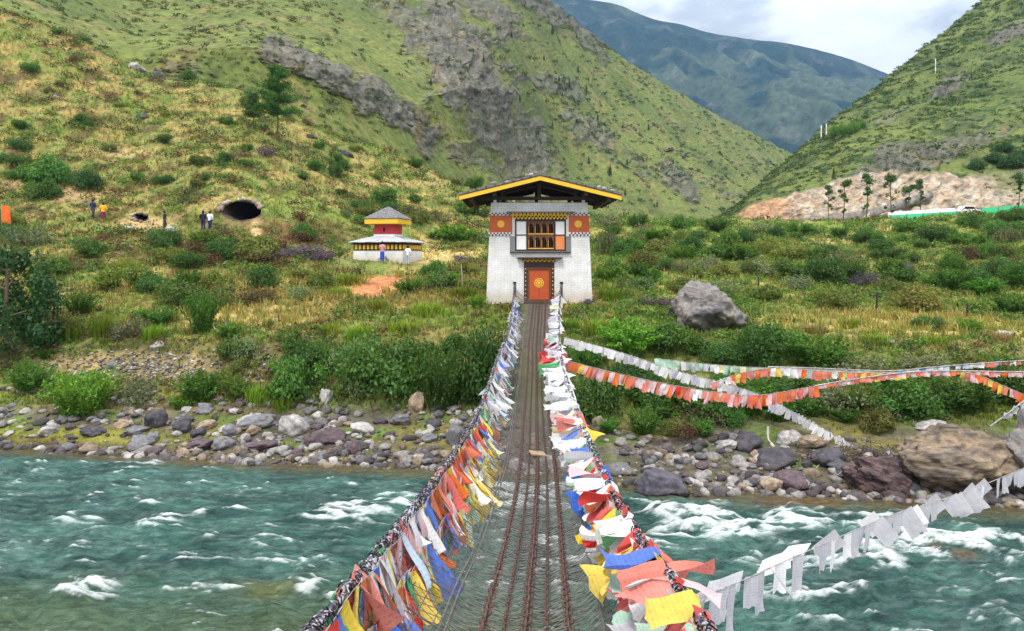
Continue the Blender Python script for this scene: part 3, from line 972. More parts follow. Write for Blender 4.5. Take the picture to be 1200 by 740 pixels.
# ------------------------------------------------------------------ gatehouse
def wash_mat():
    m, nt = new_mat('whitewashed_masonry')
    co = obj_coord(nt)
    s = nd(nt, 'ShaderNodeSeparateXYZ', i_0=co)
    cv = nd(nt, 'ShaderNodeCombineXYZ', i_0=math_n(nt, 'ADD', s.outputs[0], s.outputs[1]), i_1=s.outputs[2])
    wob = nd(nt, 'ShaderNodeTexNoise', i_Vector=co, i_Scale=2.3, i_Detail=3.0)
    wv = nd(nt, 'ShaderNodeVectorMath', operation='MULTIPLY_ADD')
    nt.links.new(wob.outputs[1], wv.inputs[0]); wv.inputs[1].default_value = (.16, .09, 0); nt.links.new(cv.outputs[0], wv.inputs[2])
    br = nd(nt, 'ShaderNodeTexBrick', i_Vector=wv.outputs[0], i_Scale=1.0)
    br.inputs['Color1'].default_value = (.80, .80, .81, 1); br.inputs['Color2'].default_value = (.75, .75, .765, 1); br.inputs['Mortar'].default_value = (.60, .59, .585, 1)
    br.inputs['Mortar Size'].default_value = .012
    br.inputs['Brick Width'].default_value = .36; br.inputs['Row Height'].default_value = .105
    br.inputs['Bias'].default_value = -.2
    n = nd(nt, 'ShaderNodeTexNoise', i_Vector=co, i_Scale=1.4, i_Detail=7.0, i_Roughness=.65)
    n2 = nd(nt, 'ShaderNodeTexNoise', i_Vector=co, i_Scale=7.0, i_Detail=6.0, i_Roughness=.7)
    c = mixc(nt, 1.0, br.outputs[0], ramp(nt, n.outputs[0], [(.3, (.8, .79, .77)), (.6, (1.05, 1.05, 1.06))]), 'MULTIPLY')
    c = mixc(nt, ramp(nt, n2.outputs[0], [(.66, (0, 0, 0)), (.76, (.55, .55, .55))]), c, (.42, .37, .33))
    # splash stains along the foot of the wall
    foot = ramp(nt, math_n(nt, 'ADD', s.outputs[2], math_n(nt, 'MULTIPLY', n2.outputs[0], -.5)), [(.0, (.55,) * 3), (.5, (0,) * 3)])
    c = mixc(nt, foot, c, (.48, .40, .31))
    h = math_n(nt, 'ADD', math_n(nt, 'MULTIPLY', br.outputs[1], -1.0), math_n(nt, 'MULTIPLY', n2.outputs[0], .8))
    out_bsdf(nt, c, .85, h, .5, .02, .2)
    return m


M['wash'] = wash_mat()


def dentils(b, x0, x1, z0, z1, y, m_a, m_b, step=.155, dark=.5):
    b.box(x0, x1, y - .03, y - .002, z0, z1, m_a)
    n = max(1, int((x1 - x0) / step)); st = (x1 - x0) / n
    for k in range(n):
        xa = x0 + k * st
        b.box(xa + st * .05, xa + st * (.05 + dark), y - .07, y - .031, z0 + .004, (z0 + z1) / 2 - .002, m_b)
        b.box(xa + st * (1 - dark), xa + st * .97, y - .05, y - .031, (z0 + z1) / 2 + .002, z1 - .004, m_b)


def build_gatehouse():
    root = thing('gatehouse', 'square whitewashed gatehouse with wide yellow-edged roof and orange door at the bridge end', 'gatehouse', (1.6, 40.0, 4.86))
    hw = lambda z: 3.13 - .30 * z / 5.75
    T = .55; D = 4.4; TOP = 5.75
    b = MB(); W = M['wash']
    dl, dr, dt = -.90, .87, 2.28
    wl, wr, wb, wt = -1.42, 1.56, 2.92, 4.78
    # front wall round the openings
    b.prism([(-hw(0), -.6), (dl, -.6), (dl, dt), (-hw(dt), dt)], 0, T, W)
    b.prism([(dr, -.6), (hw(0), -.6), (hw(dt), dt), (dr, dt)], 0, T, W)
    b.prism([(-hw(dt), dt), (hw(dt), dt), (hw(wb), wb), (-hw(wb), wb)], 0, T, W)
    b.prism([(-hw(wb), wb), (wl, wb), (wl, wt), (-hw(wt), wt)], 0, T, W)
    b.prism([(wr, wb), (hw(wb), wb), (hw(wt), wt), (wr, wt)], 0, T, W)
    b.prism([(-hw(wt), wt), (hw(wt), wt), (hw(TOP), TOP), (-hw(TOP), TOP)], 0, T, W)
    for s in (-1, 1):           # side walls
        v = [(s * hw(-.6), T, -.6), (s * (hw(-.6) - T), T, -.6), (s * (hw(-.6) - T), D, -.6), (s * hw(-.6), D, -.6),
             (s * hw(TOP), T, TOP), (s * (hw(TOP) - T), T, TOP), (s * (hw(TOP) - T), D, TOP), (s * hw(TOP), D, TOP)]
        f = [(0, 3, 2, 1), (4, 5, 6, 7), (0, 1, 5, 4), (1, 2, 6, 5), (2, 3, 7, 6), (3, 0, 4, 7)]
        b.add(v, f if s < 0 else [tuple(reversed(q)) for q in f], W)
    b.prism([(-hw(0), -.6), (hw(0), -.6), (hw(TOP), TOP), (-hw(TOP), TOP)], D, D + T, W)
    b.box(-2.5, 2.5, T + .01, D - .01, 2.45, 2.6, M['dark_wood'])
    b.box(-2.25, 2.25, T + .02, D - .02, TOP - .2, TOP - .05, M['dark_wood'])
    b.build('wall', root)
    # terracotta band with gilded discs
    for (s, xi) in ((-1, wl - .16), (1, wr + .16)):
        b = MB()
        x_out0, x_out1 = hw(4.0) + .02, hw(5.0) + .02
        P = [(xi, 4.02), (s * x_out0, 4.02), (s * x_out1, 4.98), (xi, 4.98)]
        if s < 0:
            P = P[::-1]
        b.prism(P, -.012, -.002, M['terracotta'])
        y_side = [(s * x_out0, -.012), (s * x_out0, D + T)]
        v = [(s * (hw(4.02) + .012), 0, 4.02), (s * (hw(4.02) + .012), D + T, 4.02), (s * (hw(4.98) + .012), D + T, 4.98), (s * (hw(4.98) + .012), 0, 4.98)]
        b.add(v, [(0, 1, 2, 3) if s > 0 else (3, 2, 1, 0)], M['terracotta'])
        b.build('painted_band', root)
    for x in (-2.25, 2.28):
        b = MB(); b.cyl(x, 4.5, -.03, -.013, .21, .21, M['gold'], 20, axis='y')
        b.ring(x, -.03, 4.5, .10, .13, .008, M['yellow'], 16)
        b.build('gilded_disc', root)
    for (z0, z1) in ((3.80, 4.01), (4.99, 5.17)):
        for x0, x1 in ((-hw(z0) - .06, wl - .17), (wr + .17, hw(z0) + .06)):
            b = MB()
            dentils(b, x0, x1, z0, z1, 0, M['white_paint'], M['brown_wood'], .2, .45)
            b.build('toothed_moulding', root)
    # window
    b = MB()
    for x0, x1, z0, z1 in ((wl, wr, wt - .12, wt), (wl, wr, wb, wb + .09), (wl, wl + .08, wb + .09, wt - .12), (wr - .08, wr, wb + .09, wt - .12), (-.76, -.68, wb + .09, wt - .12), (.86, .94, wb + .09, wt - .12)):
        b.box(x0, x1, -.05, .12, z0, z1, M['dark_wood'])
    b.box(wl - .3, wl - .002, -.035, -.002, wb - .05, 3.78, M['concrete']); b.box(wr + .002, wr + .3, -.035, -.002, wb - .05, 3.78, M['concrete'])
    win = b.build('window', root)
    b = MB(); b.box(-1.72, 1.84, -.16, -.001, wb - .12, wb - .052, M['dark_wood']); b.build('sill', win)
    zm = 3.86
    for (x0, x1, z0, z1, mm, nm, lab) in ((-1.34, -.77, zm + .03, wt - .12, 'white_paint', 'shutter', None), (-1.34, -.77, wb + .09, zm - .03, 'white_paint', 'shutter', None),
                                          (.95, 1.48, zm + .03, wt - .12, 'white_paint', 'shutter', None), (.95, 1.48, wb + .09, zm - .03, 'orange_panel', 'shutter', 'orange shutter panel')):
        b = MB(); b.box(x0, x1, .0, .05, z0, z1, M[mm])
        b.box(x0, x1, -.03, .0, z1 + .001, z1 + .058, M['dark_wood'])
        o = b.build(nm, win)
        if lab:
            o['label'] = lab
    b = MB()            # carved lattice of pointed openings, two rows of four
    lx0, lx1 = -.67, .85
    cw = (lx1 - lx0) / 4
    for r, (z0, z1) in enumerate(((wb + .09, zm), (zm, wt - .12))):
        b.box(lx0, lx1, -.02, .04, z0, z0 + .12, M['brown_wood']); b.box(lx0, lx1, -.03, -.021, z0 + .04, z0 + .08, M['gold'])
        b.box(lx0, lx1, -.02, .04, z1 - .07, z1 - .001, M['brown_wood'])
        for k in range(4):
            xa = lx0 + k * cw; xb = xa + cw; xm = (xa + xb) / 2
            b.box(xa, xa + .05, -.02, .04, z0 + .121, z1 - .071, M['brown_wood']); b.box(xb - .05, xb, -.02, .04, z0 + .121, z1 - .071, M['brown_wood'])
            b.box(xa + .052, xa + .068, -.03, .03, z0 + .121, z1 - .3, M['gold'])
            za = z1 - .071
            b.prism([(xa + .05, za), (xa + .05, za - .28), (xa + .10, za - .20), (xa + .09, za - .14), (xm - .02, za - .04), (xm, za)], -.018, .03, M['brown_wood'])
            b.prism([(xm, za), (xm + .02, za - .04), (xb - .09, za - .14), (xb - .10, za - .20), (xb - .05, za - .28), (xb - .05, za)], -.018, .03, M['brown_wood'])
            b.box(xm - .008, xm + .008, 0, .02, z0 + .12, za - .05, M['brown_wood'])
    b.box(lx0, lx1, .3, .32, wb + .1, wt - .13, M['black'])  # near-black sheet standing in for the unlit room behind the openings
    b.build('lattice', win)
    b = MB()            # corbelled head of the window: two toothed rows under a slab
    dentils(b, -1.5, 1.64, wt + .002, wt + .2, 0, M['dark_wood'], M['yellow'], .2, .5)
    b.box(-1.62, 1.76, -.16, -.001, wt + .202, wt + .25, M['yellow'])
    n = 15
    for k in range(n):
        x = -1.6 + k * (3.26 / n)
        b.box(x, x + .14, -.24, -.001, wt + .252, wt + .36, M['yellow'])
        b.box(x + .142, x + .21, -.2, -.001, wt + .252, wt + .34, M['dark_wood'])
    b.box(-1.92, 2.06, -.36, -.001, wt + .362, wt + .43, M['slate'])
    b.build('window_hood', win)
    # door
    b = MB()
    for x0, x1, z0, z1 in ((dl, dl + .18, 0, dt), (dr - .18, dr, 0, dt), (dl + .18, dr - .18, dt - .25, dt)):
        b.box(x0, x1, -.06, .2, z0, z1, M['dark_wood'])
    b.box(dl + .181, dl + .3, .0, .2, 0, dt - .25, M['brown_wood']); b.box(dr - .3, dr - .181, .0, .2, 0, dt - .25, M['brown_wood'])
    b.box(dl + .3, dr - .3, .0, .2, 1.83, dt - .251, M['brown_wood'])
    for k in range(8):
        z = .2 + k * .24
        for x in (dl + .09, dr - .09):
            b.cyl(x, z, -.085, -.06, .035, .035, M['gold'], 8, axis='y')
    b.box(dl, dr, -.25, .1, -.06, .085, M['brown_wood'])
    b.build('door_frame', root)
    b = MB()
    b.box(dl + .302, dr - .302, .05, .1, .09, 1.828, M['orange_door'])
    b.box(-.025, -.005, .045, .049, .1, 1.82, M['brown_wood'])
    dleaf = b.build('door', root)
    b = MB()
    b.ring(-.015, .045, 1.05, .235, .275, .014, M['gold'], 26); b.cyl(-.015, 1.05, .02, .045, .07, .07, M['gold'], 12, axis='y')
    for k in range(8):
        a = math.pi * k / 4
        b.bar((-.015 + .06 * math.cos(a), .035, 1.05 + .06 * math.sin(a)), (-.015 + .25 * math.cos(a), .035, 1.05 + .25 * math.sin(a)), .02, M['gold'], 5)
        b.cyl(-.015 + .16 * math.cos(a + .39), 1.05 + .16 * math.sin(a + .39), .028, .045, .035, .035, M['gold'], 8, axis='y')
    b.build('wheel_emblem', dleaf)
    b = MB()
    dentils(b, dl - .1, dr + .1, dt + .002, dt + .17, 0, M['brown_wood'], M['yellow'], .22, .5)
    b.box(-1.25, 1.28, -.3, -.001, dt + .172, dt + .24, M['brown_wood'])
    b.box(-1.32, 1.35, -.36, -.001, dt + .242, dt + .29, M['slate'])
    b.build('door_hood', root)
    # open timber roof
    Y0, Y1 = -1.5, 5.75; HS = 4.55; ZA_, ZE = 7.20, 6.08
    sl = (ZA_ - ZE) / HS
    b = MB()
    nseg = 9
    for s in (-1, 1):
        for k in range(nseg):
            xa, xb = HS * k / nseg, HS * (k + 1) / nseg + .06
            za, zb = ZA_ - sl * xa, ZA_ - sl * xb
            for j in range(12):
                ya = Y0 - .06 + (Y1 - Y0 + .12) * j / 12; yb = Y0 - .06 + (Y1 - Y0 + .12) * (j + 1) / 12 - .015
                lift = .06 + .06 * random.random()
                v = [(s * xa, ya, za + .0), (s * xb, ya, zb + .0), (s * xb, yb, zb), (s * xa, yb, za),
                     (s * xa, ya, za + lift), (s * xb, ya, zb + lift + .03), (s * xb, yb, zb + lift + .03), (s * xa, yb, za + lift)]
                f = [(0, 3, 2, 1), (4, 5, 6, 7), (0, 1, 5, 4), (1, 2, 6, 5), (2, 3, 7, 6), (3, 0, 4, 7)]
                b.add(v, f if s > 0 else [tuple(reversed(q)) for q in f], M['slate'])
    roof = b.build('roof', root)
    b = MB()
    for s in (-1, 1):
        P = [(0, ZA_ - .005), (0, ZA_ - .17), (s * HS, ZE - .17), (s * HS, ZE - .005)]
        b.prism(P if s > 0 else P[::-1], Y0, Y1, M['dark_wood'])
    for k in range(8):
        y = Y0 + .3 + k * (Y1 - Y0 - .6) / 7
        for s in (-1, 1):
            P = [(0, ZA_ - .172), (0, ZA_ - .29), (s * (HS - .1), ZE - .27), (s * (HS - .1), ZE - .146)]
            b.prism(P if s > 0 else P[::-1], y - .05, y + .05, M['dark_wood'])
    b.build('roof_boarding', root)
    for yy in (Y0 - .05, Y1):
        for s in (-1, 1):
            b = MB()
            P = [(0, ZA_ - .06), (0, ZA_ - .30), (s * (HS + .02), ZE - .30), (s * (HS + .02), ZE - .06)]
            b.prism(P if s > 0 else P[::-1], yy, yy + .048, M['yellow'])
            P = [(0, ZA_ - .001), (0, ZA_ - .058), (s * (HS + .02), ZE - .058), (s * (HS + .02), ZE - .001)]
            b.prism(P if s > 0 else P[::-1], yy - .02, yy + .048, M['dark_wood'])
            b.build('barge_board', root)
    b = MB()
    for y in (.25, D + .25):
        b.box(-3.3, 3.3, y - .13, y + .13, 5.92, 6.12, M['dark_wood'])
        b.box(-.11, .11, y - .1, y + .1, 6.121, 6.9, M['dark_wood'])
        for s in (-1, 1):
            b.box(s * 2.15 - .12, s * 2.15 + .12, y - .1, y + .1, 6.121, 6.42, M['dark_wood'])
            b.box(s * 2.6 - .09, s * 2.6 + .09, y - .09, y + .09, 5.72, 5.919, M['white_paint'])
            b.bar((s * .2, y, 6.75), (s * 2.1, y, 6.3), .07, M['dark_wood'], 6)
    for x in (-3.9, -2.6, 2.6, 3.9):
        z = ZA_ - sl * abs(x) - .30
        b.box(x - .1, x + .1, Y0 + .1, Y1 - .1, z - .2, z, M['dark_wood'])
    b.build('roof_truss', root)
    for k in range(34):         # stones weighing down the shingles
        s = random.choice((-1, 1)); x = random.uniform(.2, HS - .1); y = Y0 + .1 + (random.random() ** 2.2) * (Y1 - Y0 - .3)
        z = ZA_ - sl * x + .1
        r = random.uniform(.09, .19)
        bpy_me = ROOF_STONES[k % len(ROOF_STONES)]
        o = link('stone', bpy_me, roof, (s * x, y, z + r * .4))
        o.scale = (r * 1.3, r, r * .75); o.rotation_euler = (0, 0, random.uniform(0, 6))
        o.color = random.choice(((.3, .29, .3, 1), (.2, .19, .2, 1), (.42, .41, .4, 1)))
    return root


# ------------------------------------------------------------------ stones: displaced boulders
def rock_mesh(name, seed, subdiv=4, cuts=9, rough=.16, flat=1.0, mat=None):
    import bmesh
    bm = bmesh.new()
    bmesh.ops.create_icosphere(bm, subdivisions=subdiv, radius=1.0)
    r = random.Random(seed)
    planes = []
    for k in range(cuts):
        n = Vector((r.gauss(0, 1), r.gauss(0, 1), r.gauss(0, 1) * .8)).normalized()
        planes.append((n, r.uniform(.58, .9)))
    off = Vector((seed * 7.31, seed * 3.7, seed * 1.9))
    for v in bm.verts:
        p = v.co.copy()
        for n, d in planes:
            t = p.dot(n) - d
            if t > 0:
                p -= n * t * .86
        q = p.normalized()
        k = mnoise.fractal(q * 1.6 + off, 1.0, 2.0, 5) * rough + mnoise.fractal(p * 5.5 + off, 1.0, 2.1, 4) * rough * .32
        v.co = p * (1 + k)
        v.co.z *= flat
    me = bpy.data.meshes.new(name)
    bm.to_mesh(me); bm.free()
    me.polygons.foreach_set('use_smooth', np.ones(len(me.polygons), dtype=bool))
    me.materials.append(mat or M['rock'])
    return me


ROOF_STONES = [rock_mesh('small_stone', 100 + k, 2, 6, .12) for k in range(5)]
build_gatehouse()


# ------------------------------------------------------------------ shrine with prayer wheels
def build_shrine():
    root = thing('prayer_wheel_shrine', 'small shrine with red cube top, yellow-edged roof and row of golden prayer wheels', 'shrine', (-11.3, 62.4, 6.92), math.radians(-13))
    h = 2.38
    b = MB(); b.box(-h, h, -h, h, -.6, 1.05, M['wash'], .06, .06); b.build('base_wall', root)
    b = MB(); b.box(-h + .02, h - .02, -h + .02, h - .02, 1.052, 1.11, M['dark_wood'])
    b.box(-h + .5, h - .5, -h + .5, h - .5, 1.112, 1.66, M['brown_wood'])
    b.box(-h + .02, h - .02, -h + .02, h - .02, 1.6, 1.68, M['dark_wood'])
    n = 12
    for k in range(n + 1):
        x = -h + .1 + (2 * h - .2) * k / n
        for (px_, py_) in ((x, -h + .1), (h - .1, x), (x, h - .1), (-h + .1, x)):
            b.box(px_ - .035, px_ + .035, py_ - .035, py_ + .035, 1.112, 1.598, M['dark_wood'])
    b.build('gallery', root)
    wheel = MB()
    wheel.cyl(0, 0, .06, .38, .14, .14, M['gold'], 12); wheel.cyl(0, 0, .40, .43, .125, .125, M['yellow'], 12); wheel.cyl(0, 0, .02, .05, .125, .125, M['yellow'], 12)
    wheel.cyl(0, 0, -.02, .47, .018, .018, M['dark_wood'], 6)
    wheel.cyl(0, 0, .17, .27, .119, .119, M['pink_red'], 12)
    w0 = None
    for k in range(n):
        x = -h + .1 + (2 * h - .2) * (k + .5) / n
        for p in ((x, -h + .16, 1.13), (h - .16, x, 1.13)):
            if w0 is None:
                w0 = wheel.build('prayer_wheel', root, p)
            else:
                w = w0.copy(); COL.objects.link(w); w.parent = root; w.location = p

    def hip(b, e, z0, ztop, t, mat, steps, thick=.05):
        """stepped shingle hip roof: e eave half width, t top half width"""
        for k in range(steps):
            a0 = e + (t - e) * k / steps; a1 = e + (t - e) * (k + 1) / steps + .05
            za = z0 + (ztop - z0) * k / steps; zb = z0 + (ztop - z0) * (k + 1) / steps
            a1 = min(a1, a0 - .001)
            n = max(2, int(a0 * 2 / .38))
            for s in range(4):
                for q in range(n):
                    u0 = -1 + 2 * q / n + .006; u1 = -1 + 2 * (q + 1) / n - .006
                    up = random.uniform(0, .035)
                    P = [(u0 * a0, -a0, za + up), (u1 * a0, -a0, za + up), (u1 * a1, -a1, zb + up), (u0 * a1, -a1, zb + up)]
                    P2 = [(x, y, z + thick) for x, y, z in P]
                    c_, s_ = ((1, 0), (0, 1), (-1, 0), (0, -1))[s]
                    V = [(x * c_ - y * s_, x * s_ + y * c_, z) for x, y, z in P + P2]
                    b.add(V, [(0, 3, 2, 1), (4, 5, 6, 7), (0, 1, 5, 4), (1, 2, 6, 5), (2, 3, 7, 6), (3, 0, 4, 7)], mat)
    b = MB(); b.box(-2.5, 2.5, -2.5, 2.5, 1.682, 1.74, M['dark_wood']); hip(b, 2.65, 1.75, 2.3, .95, M['pale_slate'], 5); b.build('skirt_roof', root)
    b = MB(); b.box(-1.0, 1.0, -1.0, 1.0, 2.0, 2.52, M['white_paint']); b.build('plinth', root)
    b = MB(); b.box(-.95, .95, -.95, .95, 2.522, 3.42, M['pink_red'])
    b.box(-.1, .1, -.96, -.951, 2.75, 3.1, M['black'])
    b.build('cube_chamber', root)
    b = MB(); b.box(-1.02, 1.02, -1.02, 1.02, 3.422, 3.55, M['yellow']); b.box(-1.15, 1.15, -1.15, 1.15, 3.552, 3.66, M['white_paint'], -.05, -.05); b.build('cornice', root)
    b = MB(); b.box(-1.53, 1.53, -1.53, 1.53, 3.70, 3.76, M['dark_wood'])
    for (x0, x1, y0, y1) in ((-1.6, 1.6, -1.6, -1.545), (-1.6, 1.6, 1.545, 1.6), (-1.6, -1.545, -1.545, 1.545), (1.545, 1.6, -1.545, 1.545)):
        b.box(x0, x1, y0, y1, 3.44, 3.88, M['yellow'])
    b.build('eave_board', root)
    b = MB(); hip(b, 1.66, 3.885, 4.95, .12, M['slate'], 6); b.box(-.12, .12, -.12, .12, 4.9, 5.1, M['slate']); b.build('shingle_roof', root)


build_shrine()


# ------------------------------------------------------------------ chain bridge
def catmull(ts, vals, t):
    ts = np.asarray(ts, float); vals = np.asarray(vals, float)
    d = np.gradient(vals, ts)
    k = np.clip(np.searchsorted(ts, t) - 1, 0, len(ts) - 2)
    h = ts[k + 1] - ts[k]; u = (t - ts[k]) / h
    return ((2 * u ** 3 - 3 * u ** 2 + 1) * vals[k] + (u ** 3 - 2 * u ** 2 + u) * h * d[k] + (-2 * u ** 3 + 3 * u ** 2) * vals[k + 1] + (u ** 3 - u ** 2) * h * d[k + 1])


RL_Y = [1.0, 3.44, 5.9, 9.25, 14.9, 23.5, 31.0, 36.0, 40.0]
RL_X = [-1.08, -1.01, -.96, -.84, -.71, -.50, -.12, .02, .16]
RR_X = [.93, .99, 1.03, 1.16, 1.40, 1.70, 2.12, 2.50, 2.90]
RL_D = [1.4, 1.89, 2.32, 2.77, 3.35, 3.52, 3.28, 2.68, 1.66]


def rail(side, Y):
    Y = np.asarray(Y, float)
    x = catmull(RL_Y, RL_X if side < 0 else RR_X, Y)
    return np.stack([x, Y, H - catmull(RL_Y, RL_D, Y)], -1)


def deck(off, Y, up=0.0):
    Y = np.asarray(Y, float)
    return np.stack([catmull(DK_Y, DK_X, Y) + off, Y, H - catmull(DK_Y, DK_D, Y) + up], -1)


def side_pt(side, f, Y):
    """f = 0 at the hand chain, 1 at the foot cable"""
    a = rail(side, Y); b = deck(side * .60, Y, .12)
    p = a * (1 - f) + b * f
    p[..., 0] += side * .10 * np.sin(np.pi * f)      # the netting bellies outwards
    return p


def build_bridge():
    root = thing('chain_footbridge', 'sagging iron chain footbridge with netted sides leading to the white gatehouse', 'bridge', (0, 0, 0))
    Yd = np.arange(1.2, 40.0, .075)
    # net of the walkway: cross wires sagging between chains, and slanting wires
    xs = np.linspace(-.60, .60, 13)
    sag = -.035 * np.abs(np.sin(np.linspace(0, 4 * np.pi, 13))) + .12 * (np.abs(xs) / .6) ** 3
    jit = rng.normal(0, .02, (len(Yd), 1)) + rng.normal(0, .006, (len(Yd), 13))
    P = np.stack([np.stack([deck(x, Yd + jit[:, k], s)[:, i] for i in range(3)], -1) for k, (x, s) in enumerate(zip(xs, sag))], 1)
    P[..., 2] += rng.normal(0, .008, P.shape[:2])
    v1, f1 = tubes(P, .0038, 3)
    # slanting wires
    L = []
    Ys = np.arange(1.2, 39.0, .12)
    for sgn in (1, -1):
        for y in Ys:
            yy = y + np.linspace(0, .9, 13)[::1]
            yy = np.clip(yy, 1.2, 40)
            X = xs[::sgn]
            L.append(np.stack([deck(x, np.array([q]), s + .005 * sgn)[0] for x, q, s in zip(X, yy, sag[::sgn])]))
    v2, f2 = tubes(np.array(L), .003, 3)
    V, Q, _ = merge([(v1, f1), (v2, f2)])
    link('deck_netting', mesh_np('deck_netting', V, Q, M['net']), root)
    # side netting
    for s in (-1, 1):
        L = []
        Ys = np.arange(1.2, 39.2, .14)
        ff = np.linspace(0, 1, 9)
        for sgn in (1, -1):
            for y in Ys:
                yy = np.clip(y + (ff if sgn > 0 else ff[::-1]) * .7 + rng.normal(0, .012, 9), 1.0, 40)
                L.append(np.stack([side_pt(s, f, np.array([q]))[0] for f, q in zip(ff, yy)]))
        L = np.array(L); L[..., 0] += rng.normal(0, .01, L.shape[:2])
        v, f = tubes(L, .0035, 3)
        Yh = np.arange(1.2, 39.9, .5)
        L2 = np.array([side_pt(s, q, Yh) for q in (.15, .3, .45, .6, .75, .9)])
        v2, f2 = tubes(L2, .005, 3)
        L3 = []
        for y in np.arange(1.6, 39.5, .8):
            L3.append(np.stack([side_pt(s, t, np.array([y + .25 * t]))[0] for t in np.linspace(0, 1, 6)]))
        v3, f3 = tubes(np.array(L3), .008, 4)
        V, Q, _ = merge([(v, f), (v2, f2), (v3, f3)])
        link('side_netting', mesh_np('side_netting', V, Q, M['wire']), root)
    # chains under the walkway: real links
    def chain(path_fn, y0, y1, pitch, r, w):
        n = int((y1 - y0) / pitch)
        ring_t = np.linspace(0, 2 * np.pi, 10, endpoint=False)
        ex = np.sign(np.cos(ring_t)) * pitch * .25 + np.cos(ring_t) * pitch * .42; ey = np.sin(ring_t) * w
        P = []
        for k in range(n):
            y = y0 + k * pitch
            a = path_fn(np.array([y]))[0]; c = path_fn(np.array([y + pitch]))[0]
            t = (c - a) / (np.linalg.norm(c - a) + 1e-9)
            side = np.array([1.0, 0, 0]); upv = np.cross(side, t)
            ang = (k % 2) * math.pi / 2 + random.uniform(-.25, .25)
            e2 = side * math.cos(ang) + upv * math.sin(ang)
            P.append((a + c) / 2 + ex[:, None] * t + ey[:, None] * e2)
        return tubes(np.array(P), r, 4, closed=True)
    for off, r, w in ((-.34, .013, .034), (0.0, .014, .036), (.34, .013, .034), (-.17, .008, .02), (.17, .008, .02)):
        v, f = chain(lambda y, o=off: deck(o + .0, y, .02), 1.5, 39.6, .105, r, w)
        link('deck_chain', mesh_np('deck_chain', v, f, M['rust'], True), root)
    # hand chains, thick with knotted cord and old wire
    for s in (-1, 1):
        Yr = np.arange(1.2, 40.01, .06)
        p = rail(s, Yr)
        rr = .027 + .012 * fbm(Yr * 3.0, Yr * 0 + s, 3, 301)
        v, f = tubes(p[None], rr[None], 8)
        m = M['handrail']
        h = link('hand_chain', mesh_np('hand_chain', v, f, m, True), root)
        L = []
        for k in range(4):       # cords wound round the chain
            ph = k * 1.3; Yc = np.arange(1.4, 39.8, .028)
            ang = Yc * (17 + 3 * k) * (1 if k % 2 else -1) + ph + 2.0 * np.sin(Yc * 1.7 + k)
            q = rail(s, Yc); rad = .036 + .010 * np.sin(Yc * 9 + k) + .014 * (fbm(Yc * 6, Yc * 0 + k, 2, 305) > .1)
            q[:, 0] += np.cos(ang) * rad; q[:, 2] += np.sin(ang) * rad
            L.append(q)
        v, f = tubes(np.array(L), .0055, 3)
        link('cord_wrapping', mesh_np('cord_wrapping', v, f, M['handrail'], False), h)
        Yc = np.arange(1.2, 39.9, .25)
        q = deck(s * .60, Yc, .12); q[:, 2] += .015 * np.sin(Yc * 2.3)
        v, f = tubes(np.stack([q, q + np.array([s * .04, 0, .03])]), .012, 6)
        link('foot_cable', mesh_np('foot_cable', v, f, M['wire'], True), root)
    for x, lab in ((.16, None), (2.90, None)):
        b = MB()
        z0 = float(hA(x, 40.0)) - .3
        b.cyl(x, 40.0, z0, H - 1.62, .07, .06, M['dark_wood'], 8); b.cyl(x, 40.0, H - 1.618, H - 1.52, .1, .1, M['dark_wood'], 8)
        b.build('end_post', root)
    b = MB()
    b.box(-.16, .16, -.22, .22, -.012, .012, M['plank'])
    pk = b.build('plank', root, tuple(deck(.0, np.array([14.4]), .05)[0]))
    pk.rotation_euler = (-.1, .12, .1)


def handrail_mat():
    m, nt = new_mat('cord_bound_chain')
    co = obj_coord(nt, True)
    vo = nd(nt, 'ShaderNodeTexVoronoi', i_Vector=co, i_Scale=42.0)
    n = nd(nt, 'ShaderNodeTexNoise', i_Vector=co, i_Scale=3.0, i_Detail=3.0)
    c = ramp(nt, math_n(nt, 'FRACT', math_n(nt, 'MULTIPLY', vo.outputs['Color'], 1.0)), [(0.0, (.012, .01, .014)), (.35, (.03, .025, .03)), (.5, (.13, .11, .15)), (.68, (.42, .41, .43)), (.86, (.07, .045, .05))], 'CONSTANT')
    out_bsdf(nt, c, .85, vo.outputs[0], .8, .01, .2)
    return m


M['handrail'] = handrail_mat()
build_bridge()

